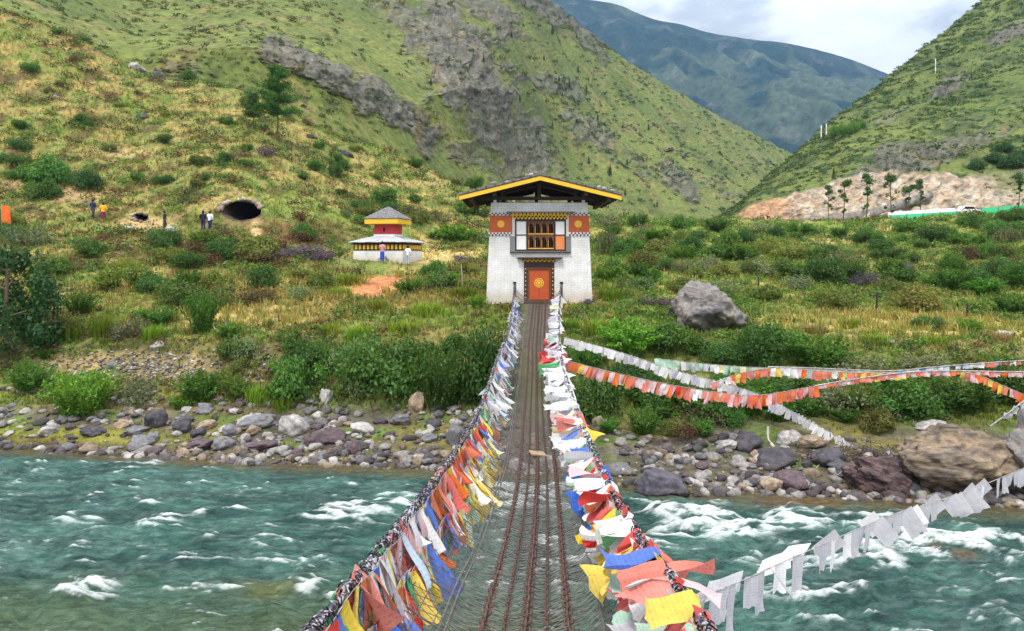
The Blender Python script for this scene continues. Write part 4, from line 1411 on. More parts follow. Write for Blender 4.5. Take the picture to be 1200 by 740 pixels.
# ------------------------------------------------------------------ prayer flags
def flag_mat(name, col):
    m, nt = new_mat(name)
    oi = nd(nt, 'ShaderNodeObjectInfo')
    co = nd(nt, 'ShaderNodeTexCoord').outputs['Object']
    n = nd(nt, 'ShaderNodeTexNoise', i_Vector=co, i_Scale=3.0, i_Detail=4.0)
    c = ramp(nt, n.outputs[0], [(.3, tuple(q * .82 for q in col)), (.7, tuple(min(.85, q * 1.08) for q in col))])
    fade = math_n(nt, 'MULTIPLY', oi.outputs['Random'], .2)
    c = mixc(nt, fade, c, (.66, .63, .61))
    # faint block-printed lines of text
    mp = nd(nt, 'ShaderNodeMapping', i_Vector=co)
    mp.inputs['Scale'].default_value = (26, 14, 1)
    n2 = nd(nt, 'ShaderNodeTexNoise', i_Vector=mp.outputs[0], i_Scale=1.0, i_Detail=2.0)
    wv = nd(nt, 'ShaderNodeTexWave', i_Vector=co, i_Scale=3.4, bands_direction='Y')
    ink = math_n(nt, 'MULTIPLY', ramp(nt, n2.outputs[0], [(.5, (0,) * 3), (.56, (1,) * 3)]), ramp(nt, wv.outputs[1], [(.45, (0,) * 3), (.6, (.3,) * 3)]))
    c = mixc(nt, ink, c, tuple(q * .25 for q in col))
    d = nd(nt, 'ShaderNodeBsdfDiffuse', i_Color=c)
    t = nd(nt, 'ShaderNodeBsdfTranslucent', i_Color=c)
    s = nd(nt, 'ShaderNodeMixShader', i_0=.3, i_1=d.outputs[0], i_2=t.outputs[0])
    nd(nt, 'ShaderNodeOutputMaterial', i_Surface=s.outputs[0])
    return m


FCOL = {
    'white': (.78, .78, .80), 'grey': (.50, .50, .54), 'red': (.66, .045, .035), 'orange': (.78, .17, .03), 'salmon': (.72, .19, .14), 'pink': (.76, .50, .52),
    'yellow': (.80, .58, .05), 'pale yellow': (.76, .70, .38), 'green': (.10, .42, .17), 'pale green': (.45, .66, .52), 'blue': (.045, .15, .60), 'pale blue': (.45, .60, .76), 'lilac': (.55, .52, .68),
}
FVAR = 7
FMESH = {}


def flag_mesh(kind, var, tall):
    key = (kind, var, tall)
    if key in FMESH:
        return FMESH[key]
    r = np.random.default_rng(var * 13 + 5)
    nx, ny = 6, 8
    u, v = np.meshgrid(np.linspace(-.5, .5, nx), np.linspace(0, 1, ny), indexing='ij')
    a1, a2, p1, p2 = r.uniform(.05, .16), r.uniform(.05, .15), r.uniform(0, 6), r.uniform(0, 6)
    w = (a1 * np.sin(u * r.uniform(3, 7) + p1) + a2 * np.sin(v * r.uniform(3, 6) + u * r.uniform(-3, 3) + p2)) * v ** .8
    curl = r.uniform(-.35, .5)
    w = w + curl * v ** 2 * (u + .3)
    if tall:
        w = w * .3
    x = u * (1 - .12 * v * r.uniform(0, 1)) + .12 * r.uniform(-1, 1) * v
    # ragged lower edge
    y = v - (v > .99) * np.abs(r.normal(0, .06, u.shape)) + .04 * np.sin(u * 9 + p1) * v
    V = np.stack([x, -y, w], -1).reshape(-1, 3)
    me = mesh_np('flag', V, grid_faces(nx, ny), FM[kind], True)
    FMESH[key] = me
    return me


FM = {k: flag_mat('flag_' + k.replace(' ', '_'), c) for k, c in FCOL.items()}


def flag_string(label, group, pts, palette, spacing, w, h, hang, jitter=.18, calm=False, skip=0.0, tilt=0.0, cord_r=.004, colour_labels=True, seed=0, twist=.25, drape=None):
    """pts (n,3) dense polyline of the cord; hang(t, rnd) -> direction the cloth falls"""
    r = random.Random(seed + len(label))
    pts = np.asarray(pts, float)
    o0 = Vector(pts[0])
    v, f = tubes((pts - pts[0])[None], cord_r, 4)
    root = link('prayer_flag_string', mesh_np('flag_cord', v, f, M['cord'], True), None, o0)
    tag(root, label, 'prayer flags', group)
    seg = np.linalg.norm(np.diff(pts, axis=0), axis=1); cum = np.concatenate([[0], np.cumsum(seg)])
    s = spacing * .3; n = 0
    names = [p[0] for p in palette]; wts = [p[1] for p in palette]
    run, kind = 0, None
    while s < cum[-1] - spacing * .2:
        if r.random() < skip:
            s += spacing; continue
        p = Vector([float(np.interp(s, cum, pts[:, i])) for i in range(3)])
        q = Vector([float(np.interp(min(s + .15, cum[-1]), cum, pts[:, i])) for i in range(3)])
        q0 = Vector([float(np.interp(max(s - .15, 0), cum, pts[:, i])) for i in range(3)])
        e1 = (q - q0).normalized()
        d = Vector(hang(s / cum[-1], r)).normalized()
        if drape is not None and r.random() < .4:
            p = p + drape * r.uniform(.5, 1.2)
        d = (d + Vector((r.uniform(-1, 1), r.uniform(-1, 1), r.uniform(-1, 1))) * jitter).normalized()
        d = (d + e1 * (tilt + r.uniform(-twist, twist))).normalized()
        n_ = e1.cross(-d)
        if n_.length < .05:
            s += spacing; continue
        n_.normalize()
        kind = r.choices(names, wts)[0]
        me = flag_mesh(kind, r.randrange(FVAR), calm)
        ww = w * r.uniform(.85, 1.15); hh = h * r.uniform(.75, 1.2)
        m = Matrix.Identity(4)
        for i in range(3):
            m[i][0] = e1[i] * ww; m[i][1] = -d[i] * hh; m[i][2] = n_[i] * hh * (1 if r.random() < .5 else -1)
            m[i][3] = p[i] - o0[i]
        o = bpy.data.objects.new('flag', me)
        COL.objects.link(o)
        o.parent = root
        o.matrix_basis = m
        if colour_labels:
            o['label'] = kind + ' flag'
        n += 1
        s += spacing * r.uniform(.8, 1.2)
    return root


def px_line(P, n=90, sag=0.0):
    """surveyed points (frame x, frame y, distance) -> smooth polyline"""
    A = np.array([((a - CX) / F * Y, Y, H - (b - HY) * Y / F) for a, b, Y in P])
    t = np.linspace(0, len(A) - 1, n)
    return np.stack([catmull(np.arange(len(A)), A[:, i], t) for i in range(3)], 1)


WIND = Vector((-.75, -.15, -.62))


def hang_left(t, r):
    return (.28 + r.uniform(-.12, .12), -.22 + r.uniform(-.2, .2), -1)


def hang_right(t, r):
    k = r.uniform(.45, 1.25)
    return (-.75 * k, -.32 + r.uniform(-.25, .2), -.95 + r.uniform(-.25, .25))


def bridge_flags():
    # (side, y0, y1, tier fraction, palette, w, h, spacing, label)
    W = 'white'
    bright = [('orange', 3), ('blue', 2.8), ('red', 2.2), ('green', 2), ('salmon', 2), ('white', 2.2), ('yellow', 1.8), ('pale blue', 1), ('pale green', 1)]
    mid = [('yellow', 2.2), ('pale yellow', 1.6), ('white', 3), ('pale blue', 1.6), ('orange', 1.6), ('red', .8), ('pale green', 1.4), ('pink', 1), ('blue', .8)]
    orange = [('orange', 3), ('salmon', 3), ('red', 1), ('white', 1), ('pink', 1), ('yellow', 1)]
    pale = [('white', 4), ('lilac', 2), ('pink', 1.6), ('pale green', 1.8), ('grey', 2), ('pale yellow', .8), ('blue', .5), ('red', .3)]
    primary = [('red', 2), ('green', 1.6), ('blue', 1.6), ('yellow', 1.5), ('white', 2), ('orange', 1)]
    far = [('lilac', 2), ('white', 3), ('blue', 1), ('grey', 2), ('pale blue', 1), ('pink', .6)]
    G = 'prayer flag strings tied along the bridge rails'
    rows = [
        # left rail
        (-1, 3.0, 4.9, .02, bright, .24, .36, .125, 'the nearest left rail, top row: green, blue, salmon and orange'),
        (-1, 3.2, 5.4, .42, [('blue', 2.5), ('green', 2.5), ('yellow', 2), ('white', 2), ('salmon', 1)], .22, .34, .125, 'the nearest left rail, low row: blue, green, yellow and white'),
        (-1, 4.6, 7.4, .03, [('white', 3), ('pale blue', 2.4), ('pink', 1.6), ('yellow', 1.2), ('salmon', 1.4), ('blue', .8), ('red', .8)], .22, .36, .125, 'left rail over near rapids, top row: pale blue, white, pink'),
        (-1, 5.0, 8.2, .45, bright, .20, .34, .125, 'left rail over near rapids, low row: mixed with much orange'),
        (-1, 7.2, 11.5, .02, orange, .22, .34, .13, 'left rail over midstream, top row, mostly orange and salmon'),
        (-1, 7.8, 12.5, .30, mid, .20, .36, .12, 'left rail over midstream, middle row: yellow, pale blue, white'),
        (-1, 8.0, 12.8, .58, [('yellow', 3), ('pale yellow', 2), ('white', 3), ('pale green', 1.6)], .18, .34, .14, 'left rail over midstream, lowest row, mostly yellow and white'),
        (-1, 11.4, 16.5, .03, primary, .22, .34, .135, 'left rail by far shore rocks, top row: red, blue, yellow, green'),
        (-1, 12.2, 17.5, .38, mid, .20, .38, .13, 'left rail by far shore rocks, low row: yellow and white'),
        (-1, 16.3, 24.0, .02, pale, .22, .34, .15, 'left rail beside riverside bushes, top row: faded lilac and white'),
        (-1, 17.0, 25.0, .36, pale, .20, .44, .15, 'left rail beside riverside bushes, low row of faded cloths'),
        (-1, 24.0, 38.2, .03, far, .24, .36, .2, 'left rail near the gatehouse, top row: lilac and white'),
        (-1, 25.5, 36.0, .4, far, .2, .36, .2, 'left rail near the gatehouse, low row: lilac, white, blue'),
        # right rail
        (1, 2.8, 4.8, .0, [('red', 2.4), ('yellow', 2), ('white', 3), ('salmon', 2), ('pale green', 1.6), ('blue', 1), ('pink', 1)], .25, .38, .105, 'the nearest right rail, top row: red, yellow and white'),
        (1, 3.0, 5.0, .32, [('white', 4), ('pale green', 2), ('yellow', 1.4), ('grey', 2), ('lilac', 1.5)], .23, .36, .12, 'the nearest right rail, low row, mostly white'),
        (1, 4.7, 7.4, .0, [('red', 3), ('yellow', 2.4), ('salmon', 2), ('white', 3), ('orange', 1.2), ('green', .7), ('blue', .7)], .24, .40, .11, 'right rail over near rapids, top row: red, yellow, white'),
        (1, 4.9, 7.8, .34, [('white', 5), ('grey', 1.5), ('pale blue', 1.2), ('yellow', .8), ('red', .6)], .23, .40, .13, 'right rail over near rapids, low row, mostly white'),
        (1, 7.3, 11.6, .0, [('red', 2), ('white', 4), ('green', 1.2), ('blue', 1.4), ('salmon', 2), ('pink', 1)], .23, .42, .12, 'right rail over midstream, top row: white, red, green, blue'),
        (1, 7.6, 11.8, .3, [('white', 6), ('lilac', 1.2), ('pale blue', 1), ('blue', .7), ('green', .5)], .22, .42, .14, 'right rail over midstream, low row, mostly white'),
        (1, 11.4, 14.4, .0, [('salmon', 2), ('yellow', 2), ('blue', 1.4), ('white', 3), ('pink', 2), ('pale yellow', 1.4)], .23, .42, .13, 'right rail by far shore rocks, top row: pink, yellow, blue'),
        (1, 11.8, 17.0, .22, [('white', 8), ('lilac', 1.2), ('grey', .8), ('pale yellow', .6)], .22, .46, .14, 'right rail by far shore rocks, low row, almost all white'),
        (1, 14.2, 22.0, .0, [('white', 8), ('lilac', 1.6), ('grey', 1), ('pale yellow', .7)], .23, .50, .15, 'right rail above the shore, long top row of white'),
        (1, 17.0, 24.0, .22, [('white', 7), ('grey', 1.6), ('pale green', .6)], .22, .5, .17, 'right rail above the shore, low row: white and grey'),
        (1, 22.6, 28.6, .2, [('red', 6), ('salmon', 4), ('green', .6)], .26, .62, .17, 'right rail short of the gatehouse, red cluster blown inward'),
        (1, 21.6, 23.4, .14, [('green', 4), ('yellow', 1.6), ('orange', 1)], .26, .6, .17, 'right rail just before the red cluster: green and yellow'),
        (1, 22.0, 30.0, .0, [('white', 5), ('lilac', 2), ('pale green', 1), ('pink', .8)], .24, .42, .2, 'right rail beside the side strings, top row of white'),
        (1, 29.5, 38.4, .02, [('white', 5), ('lilac', 3), ('pale yellow', 1), ('grey', 1)], .26, .42, .22, 'right rail near the gatehouse, top row: white and lilac'),
    ]
    for k, (s, y0, y1, f, pal, w, h, sp, lab) in enumerate(rows):
        Y = np.linspace(y0, y1, 60)
        p = side_pt(s, f, Y)
        p[:, 0] -= s * .045
        p[:, 2] += .02 * np.sin(Y * 5.0 + k)
        hk = 1.3 if s < 0 else (.84 if y0 < 9 else 1.12 if y0 < 22 else 1.1)
        flag_string('prayer flags on ' + lab, G, p, pal, sp * (.70 if s < 0 else .48 if y0 < 9 else .58), w * (.88 if s < 0 else .7 if y0 < 9 else .8), h * hk, hang_left if s < 0 else hang_right, seed=k, jitter=.2 if s < 0 else .38, drape=Vector((s * .06, 0, .055)) if f < .1 else None)
    # a few cloths blown outward over the right hand chain near the viewer
    Y = np.linspace(4.2, 5.3, 20); p = side_pt(1, 0, Y); p[:, 0] += .05
    flag_string('few pink, blue and white prayer flags blown outward from the nearest right rail', G, p, [('pink', 1), ('blue', 1.5), ('salmon', 1.3), ('white', .5)], .36, .17, .28, lambda t, r: (1, -.1, -.25), seed=77, jitter=.25)


def cross_strings():
    down = lambda t, r: (-.12 + r.uniform(-.15, .1), -.1 + r.uniform(-.2, .2), -1)
    G = 'prayer flag strings slung from the bridge to the right bank'
    p = px_line([(663, 396, 28.5), (720, 411, 27.9), (790, 434, 27.1), (880, 459, 26.1), (940, 489, 25.3), (1012, 529, 24.2)])
    flag_string('long string of pale grey-white prayer flags slanting from the right rail down to the driftwood', G, p, [('white', 6), ('grey', 1.5), ('lilac', .6)], .14, .21, .36, down, .08, calm=True, colour_labels=False, seed=101, cord_r=.012, twist=.15)
    p = px_line([(668, 424, 24.0), (720, 437, 24.1), (790, 452, 24.2), (850, 461, 24.3), (893, 463, 24.3), (960, 452, 24.5)])
    flag_string('string of orange and red prayer flags sagging from the right rail across the bushes', G, p, [('salmon', 3.4), ('orange', 2.2), ('red', .5), ('pink', 3), ('white', .8), ('yellow', .9)], .14, .2, .40, down, .12, colour_labels=False, seed=102, cord_r=.012, tilt=-.35, twist=.12)
    p = px_line([(955, 452.5, 24.5), (1000, 445, 24.6), (1060, 437, 24.8), (1120, 435, 25.0), (1200, 436, 25.2), (1300, 432, 25.6)])
    flag_string('taut twisted string of pink and orange prayer flags running on over the right bank', G, p, [('pink', 3), ('salmon', 2), ('white', 1), ('orange', 1.4)], .16, .22, .17, down, .3, colour_labels=False, seed=103, cord_r=.03)
    p = px_line([(664, 397, 28.4), (745, 416, 27.6), (800, 424, 27.3), (870, 430, 27.0), (950, 433, 26.8), (1050, 437, 26.5)])
    flag_string('string of pale green prayer flags passing behind the grey-white string', G, p[25:], [('pale green', 5), ('pale yellow', 1.2), ('grey', 1), ('white', .8)], .2, .23, .34, down, .12, colour_labels=False, seed=104, cord_r=.01, tilt=.3)
    p = px_line([(835, 449, 25.8), (870, 437, 26.0), (915, 431, 26.0), (960, 435, 26.0), (1010, 437, 26.1), (1060, 437, 26.2)])
    flag_string('short string of orange and yellow prayer flags rising behind the grey-white string', G, p, [('orange', 2), ('yellow', 2), ('pink', 2), ('salmon', 2), ('white', 1)], .19, .22, .33, down, .2, skip=.12, colour_labels=False, seed=105, cord_r=.012)
    p = px_line([(900, 430, 27.5), (960, 432, 27.2), (1040, 435, 27.0), (1090, 431, 26.8), (1150, 426, 26.8), (1250, 420, 27.2)])
    flag_string('twisted white string turning blue at its end above the right bank grass', G, p, [('white', 3), ('salmon', 1.2), ('pale blue', 1.4), ('blue', 1)], .22, .22, .16, down, .3, skip=.15, colour_labels=False, seed=106, cord_r=.028)
    p = px_line([(1128, 436, 25.0), (1150, 441, 24.9), (1175, 452, 24.8), (1210, 466, 24.6), (1260, 480, 24.6)])
    flag_string('loose end of yellow and orange prayer flags drooping below the pink string', G, p, [('orange', 2), ('yellow', 2), ('salmon', 1), ('pink', 1)], .17, .2, .3, down, .2, colour_labels=False, seed=107, cord_r=.012)
    p = px_line([(800, 722, 4.25), (835, 696, 4.9), (880, 676, 5.6), (960, 640, 6.9), (1050, 602, 8.6), (1130, 578, 10.0), (1200, 549, 11.6), (1330, 500, 15)])
    flag_string('thin string of tattered grey-white prayer flags across the rapids, nearest the viewer', G, p, [('white', 2), ('grey', 4)], .235, .24, .32, lambda t, r: (-.12, -.05 + r.uniform(-.12, .12), -1), .06, calm=True, skip=.04, colour_labels=False, seed=108, cord_r=.006)
    p = px_line([(1160, 500, 22.0), (1178, 487, 22.2), (1200, 470, 22.6), (1240, 440, 23.2)])
    flag_string('short white scarf string rising behind the big tan boulder', G, p, [('white', 3), ('pale blue', 1)], .4, .3, .25, down, .2, skip=.3, colour_labels=False, seed=109, cord_r=.03)


bridge_flags()
cross_strings()

# ------------------------------------------------------------------ leaf clouds
def quads_at(C, Nn, size, r, aspect=.55, up=0.0):
    """leaf shaped quads: centres C, rough normals Nn"""
    n = len(C)
    Nn = Nn + r.normal(0, .55, (n, 3)); Nn[:, 2] += up
    Nn /= np.linalg.norm(Nn, axis=1, keepdims=True) + 1e-9
    a = r.normal(0, 1, (n, 3)); a -= (a * Nn).sum(1, keepdims=True) * Nn
    a /= np.linalg.norm(a, axis=1, keepdims=True) + 1e-9
    b = np.cross(Nn, a)
    s = (size * r.uniform(.6, 1.4, n))[:, None]
    V = np.stack([C - a * s, C - b * s * aspect, C + a * s, C + b * s * aspect], 1)
    return V.reshape(-1, 3), np.arange(4 * n).reshape(n, 4)


def tint(n, r, spread=.28, warm=.12):
    k = r.uniform(1 - spread, 1 + spread, n)[:, None] * np.ones((1, 3))
    w = r.normal(0, warm, n)
    k[:, 0] *= 1 + w; k[:, 2] *= 1 - w
    return np.repeat(np.clip(k, .3, 2), 4, 0)


def bush_mesh(name, seed, n=2600, lumps=13, leaf=.06, flat=.75, spiky=0.0):
    r = np.random.default_rng(seed)
    ang = r.uniform(0, 2 * np.pi, lumps); rad = np.sqrt(r.uniform(0, 1, lumps)) * .68
    cz = r.uniform(.12, .75, lumps) * (1 - .55 * rad)
    cc = np.stack([np.cos(ang) * rad, np.sin(ang) * rad, cz], 1)
    cr = r.uniform(.24, .42, lumps)
    k = r.integers(0, lumps, n)
    d = r.normal(0, 1, (n, 3)); d /= np.linalg.norm(d, axis=1, keepdims=True)
    d[:, 2] = np.abs(d[:, 2]) * np.where(r.random(n) < .85, 1, -1)
    sh = cr[k] * r.uniform(.62, 1.08, n) * (1 + spiky * r.random(n) ** 4)
    C = cc[k] + d * sh[:, None]
    C[:, 2] = np.abs(C[:, 2]) * flat / .75
    V, Q = quads_at(C, d, leaf, r)
    tk = tint(n, r) * np.repeat(r.uniform(.8, 1.2, lumps)[k], 4)[:, None]
    # twigs
    tw = []
    for q in range(lumps):
        p0 = np.array([r.normal(0, .05), r.normal(0, .05), -.1])
        t = np.linspace(0, 1, 5)[:, None]
        tw.append(p0 + (cc[q] - p0) * t + np.array([0, 0, .1]) * np.sin(t * np.pi))
    tv, tf = tubes(np.array(tw), .012, 3)
    tc = np.ones((len(tv), 3)) * np.array([.9, .55, .5])
    V, Q, Cc = merge([(V, Q, tk), (tv, tf, tc)])
    return mesh_np(name, V, Q, M['leaf'], False, Cc)


def fern_mesh(name, seed, stems=60, leaf=.05, droop=.35):
    """shrub of many arching stems with rows of leaflets"""
    r = np.random.default_rng(seed)
    VV = []
    tw = []
    for s in range(stems):
        a = r.uniform(0, 2 * np.pi); b0 = r.uniform(0, .45); ln = r.uniform(.6, 1.1); out = r.uniform(.15, .75)
        t = np.linspace(0, 1, 26)
        base = np.array([math.cos(a) * b0, math.sin(a) * b0, 0])
        P = base + np.stack([math.cos(a) * out * t ** 1.5, math.sin(a) * out * t ** 1.5, ln * (t - droop * out * t ** 2.6)], 1)
        P += r.normal(0, .012, P.shape)
        tw.append(P[::5])
        for side in (-1, 1):
            q = P[5:]
            sd = np.stack([-np.sin(a) * np.ones(len(q)) * side, np.cos(a) * np.ones(len(q)) * side, -.15 * np.ones(len(q))], 1)
            ll = (.16 * (1 - .75 * t[5:]) + .03)[:, None]
            VV.append(q + sd * ll * r.uniform(.25, 1, (len(q), 1)))
            VV.append(q + sd * ll * r.uniform(.1, .8, (len(q), 1)) + r.normal(0, .02, q.shape))
    C = np.concatenate(VV)
    V, Q = quads_at(C, np.tile([0, 0, 1.0], (len(C), 1)), leaf, r, .4)
    n0 = min(len(p) for p in tw)
    tv, tf = tubes(np.array([p[:n0] for p in tw]), .008, 3)
    tc = np.ones((len(tv), 3)) * np.array([.9, .8, .6])
    V, Q, Cc = merge([(V, Q, tint(len(C), r, .3)), (tv, tf, tc)])
    return mesh_np(name, V, Q, M['leaf'], False, Cc)


def blades(P, hgt, col, r, n=8, spread=.5, wid=.035, curve=.35):
    """grass tufts: P (N,3) roots -> verts, tris, colours"""
    N = len(P)
    a = r.uniform(0, 2 * np.pi, (N, n)); lean = r.uniform(.05, spread, (N, n)); hh = hgt[:, None] * r.uniform(.55, 1.2, (N, n))
    off = r.uniform(0, .28, (N, n)) * hgt[:, None]
    bx = P[:, None, 0] + np.cos(a) * off; by = P[:, None, 1] + np.sin(a) * off; bz = P[:, None, 2] - .04 + 0 * a
    w = wid * hh
    pa = a + np.pi / 2 + r.uniform(-.6, .6, (N, n))
    dx, dy = np.cos(pa) * w, np.sin(pa) * w
    mx = bx + np.cos(a) * lean * hh * .35; my = by + np.sin(a) * lean * hh * .35; mz = bz + hh * .6
    tx = bx + np.cos(a) * lean * hh; ty = by + np.sin(a) * lean * hh; tz = bz + hh * (1 - curve * lean)
    V = np.stack([np.stack([bx - dx, by - dy, bz], -1), np.stack([bx + dx, by + dy, bz], -1), np.stack([mx + dx * .8, my + dy * .8, mz], -1), np.stack([mx - dx * .8, my - dy * .8, mz], -1), np.stack([tx, ty, tz], -1)], 2)
    V = V.reshape(-1, 3)
    k = np.arange(N * n) * 5
    quads = np.stack([k, k + 1, k + 2, k + 3], 1); tris = np.stack([k + 3, k + 2, k + 4], 1)
    cc = col[:, None, :] * r.uniform(.7, 1.3, (N, n, 1))
    cc = np.repeat(cc.reshape(-1, 3), 5, 0)
    return V, quads, tris, cc


def tuft_mesh(name, seed, n=420, wid=.02):
    r = np.random.default_rng(seed)
    a = r.uniform(0, 2 * np.pi, 40); d = np.sqrt(r.random(40)) * .5
    P = np.stack([np.cos(a) * d, np.sin(a) * d, 0 * a], 1)
    V, q, t, c = blades(P, np.full(40, .85), np.ones((40, 3)), r, n // 40, .8, wid, .5)
    return mesh_np(name, V, q, M['leaf'], False, c, t)


LEAFY = [bush_mesh('leafy_bush', 400 + k, 4200, 14 + k, .040 + .004 * (k % 3), .75 + .05 * (k % 2)) for k in range(5)]
DENSE = [bush_mesh('dense_bush', 440 + k, 5600, 24, .036, .85, .35) for k in range(3)]
FERN = [fern_mesh('feathery_bush', 420 + k, 66, .045, .3 + .1 * k) for k in range(4)]
THIN = [bush_mesh('thin_bush', 460 + k, 1300, 14, .045, .7, .6) for k in range(4)]
TUFT = [tuft_mesh('tall_grass', 480 + k) for k in range(4)]
KINDS = {
    # kind: (meshes, colour, colour word, object name, noun)
    'leafy': (LEAFY, (.080, .165, .026), 'dark green', 'leafy_bush', 'leafy bush'),
    'dense': (DENSE, (.060, .140, .026), 'deep green', 'leafy_bush', 'dense leafy bush'),
    'bright': (FERN, (.115, .250, .030), 'bright green', 'feathery_bush', 'feathery bush'),
    'fern': (FERN, (.085, .190, .028), 'mid green', 'feathery_bush', 'feathery bush'),
    'olive': (LEAFY, (.145, .175, .034), 'olive green', 'leafy_bush', 'leafy bush'),
    'grey': (THIN, (.15, .185, .085), 'grey green', 'thin_bush', 'wispy bush'),
    'brown': (THIN, (.105, .060, .030), 'brown', 'thin_bush', 'twiggy bush'),
    'purple': (THIN, (.100, .070, .115), 'purplish', 'thin_bush', 'twiggy bush'),
    'lime': (TUFT, (.20, .28, .03), 'yellow-green', 'grass_clump', 'grass clump'),
    'straw': (TUFT, (.33, .27, .12), 'straw-coloured', 'grass_clump', 'grass clump'),
}
LAND = [('the cave mouth', 283, 247), ('the tall pine', 325, 160), ('the shrine', 455, 285), ('the gatehouse', 632, 300), ('the whitish bank boulder', 826, 378), ('the red earth mound', 445, 338),
        ('the person in yellow', 121, 247), ('the bleached dead branches', 265, 385), ('the bare scree bank', 150, 430), ('the road cutting', 900, 250), ('the green hoarding', 1085, 252),
        ('the dry right meadow', 1065, 388), ('the big tan boulder', 1118, 540), ('the brown crag', 390, 110), ('the dark left tree', 22, 360), ('the dark wedge boulder', 778, 575),
        ('the bridge end posts', 632, 352), ('the driftwood', 990, 525), ('the leaning riverside boulder', 1030, 562), ('the orange side string', 800, 455), ('the upper left path', 40, 222), ('the top left bushes', 60, 60)]
_PENDING = []      # (object, base label parts, px, py)


def where(px, py):
    b = min(LAND, key=lambda l: (l[1] - px) ** 2 + (1.5 * (l[2] - py)) ** 2)
    dx, dy = px - b[1], 1.5 * (py - b[2])
    if abs(dx) < 14 and abs(dy) < 14:
        return 'right at ' + b[0]
    if abs(dx) > 1.4 * abs(dy):
        return ('right of ' if dx > 0 else 'left of ') + b[0]
    return ('below ' if dy > 0 else 'above ') + b[0]


def settle_labels():
    groups = {}
    for o, lab, px, py in _PENDING:
        groups.setdefault(lab, []).append((px, py, o))
    order = ['first', 'second', 'third', 'fourth', 'fifth', 'sixth', 'seventh', 'eighth', 'ninth', 'tenth', 'eleventh', 'twelfth']
    for lab, L in groups.items():
        L.sort(key=lambda t: t[0])
        if len(L) == 1:
            L[0][2]['label'] = lab
        elif len(L) == 2:
            L[0][2]['label'] = lab + ', left one of two'; L[1][2]['label'] = lab + ', right one of two'
        else:
            for k, t in enumerate(L):
                t[2]['label'] = lab + (', %s from left' % order[k] if k < 12 else ', number %d from left' % (k + 1))
                if k == 0:
                    t[2]['label'] = lab + ', leftmost'
                if k == len(L) - 1:
                    t[2]['label'] = lab + ', rightmost'


def px_per_m(Y):
    return F / Y


def plant(px, py, w, h, kind, label=None, group=None, sink=.06, size_word=True, jit=.12):
    """bush whose foot shows at (px, py) and that is w x h units large in the frame"""
    meshes, col, cword, oname, noun = KINDS[kind]
    x, Y, z = hit(px, py)
    s = px_per_m(Y)
    W, Hh = w / s, h / s
    me = random.choice(meshes)
    o = link(oname, me, None, (x, Y + W * .15, z - sink * Hh))
    top = .95 if kind in ('lime', 'straw') else 1.0
    o.scale = (W * .55, W * .5, Hh / top)
    o.rotation_euler = (random.uniform(-.06, .06), random.uniform(-.06, .06), random.uniform(0, 6.28))
    k = random.uniform(.7, 1.25)
    o.color = tuple(c * k * random.uniform(1 - jit, 1 + jit) for c in col) + (1,)
    tag(o, label or '', 'bush' if kind not in ('lime', 'straw') else 'grass', group)
    if label is None:
        sz = 'big' if w > 55 else 'medium' if w > 30 else 'small'
        _PENDING.append((o, f'{sz} {cword} {noun} {where(px, py)}', px, py))
    return o


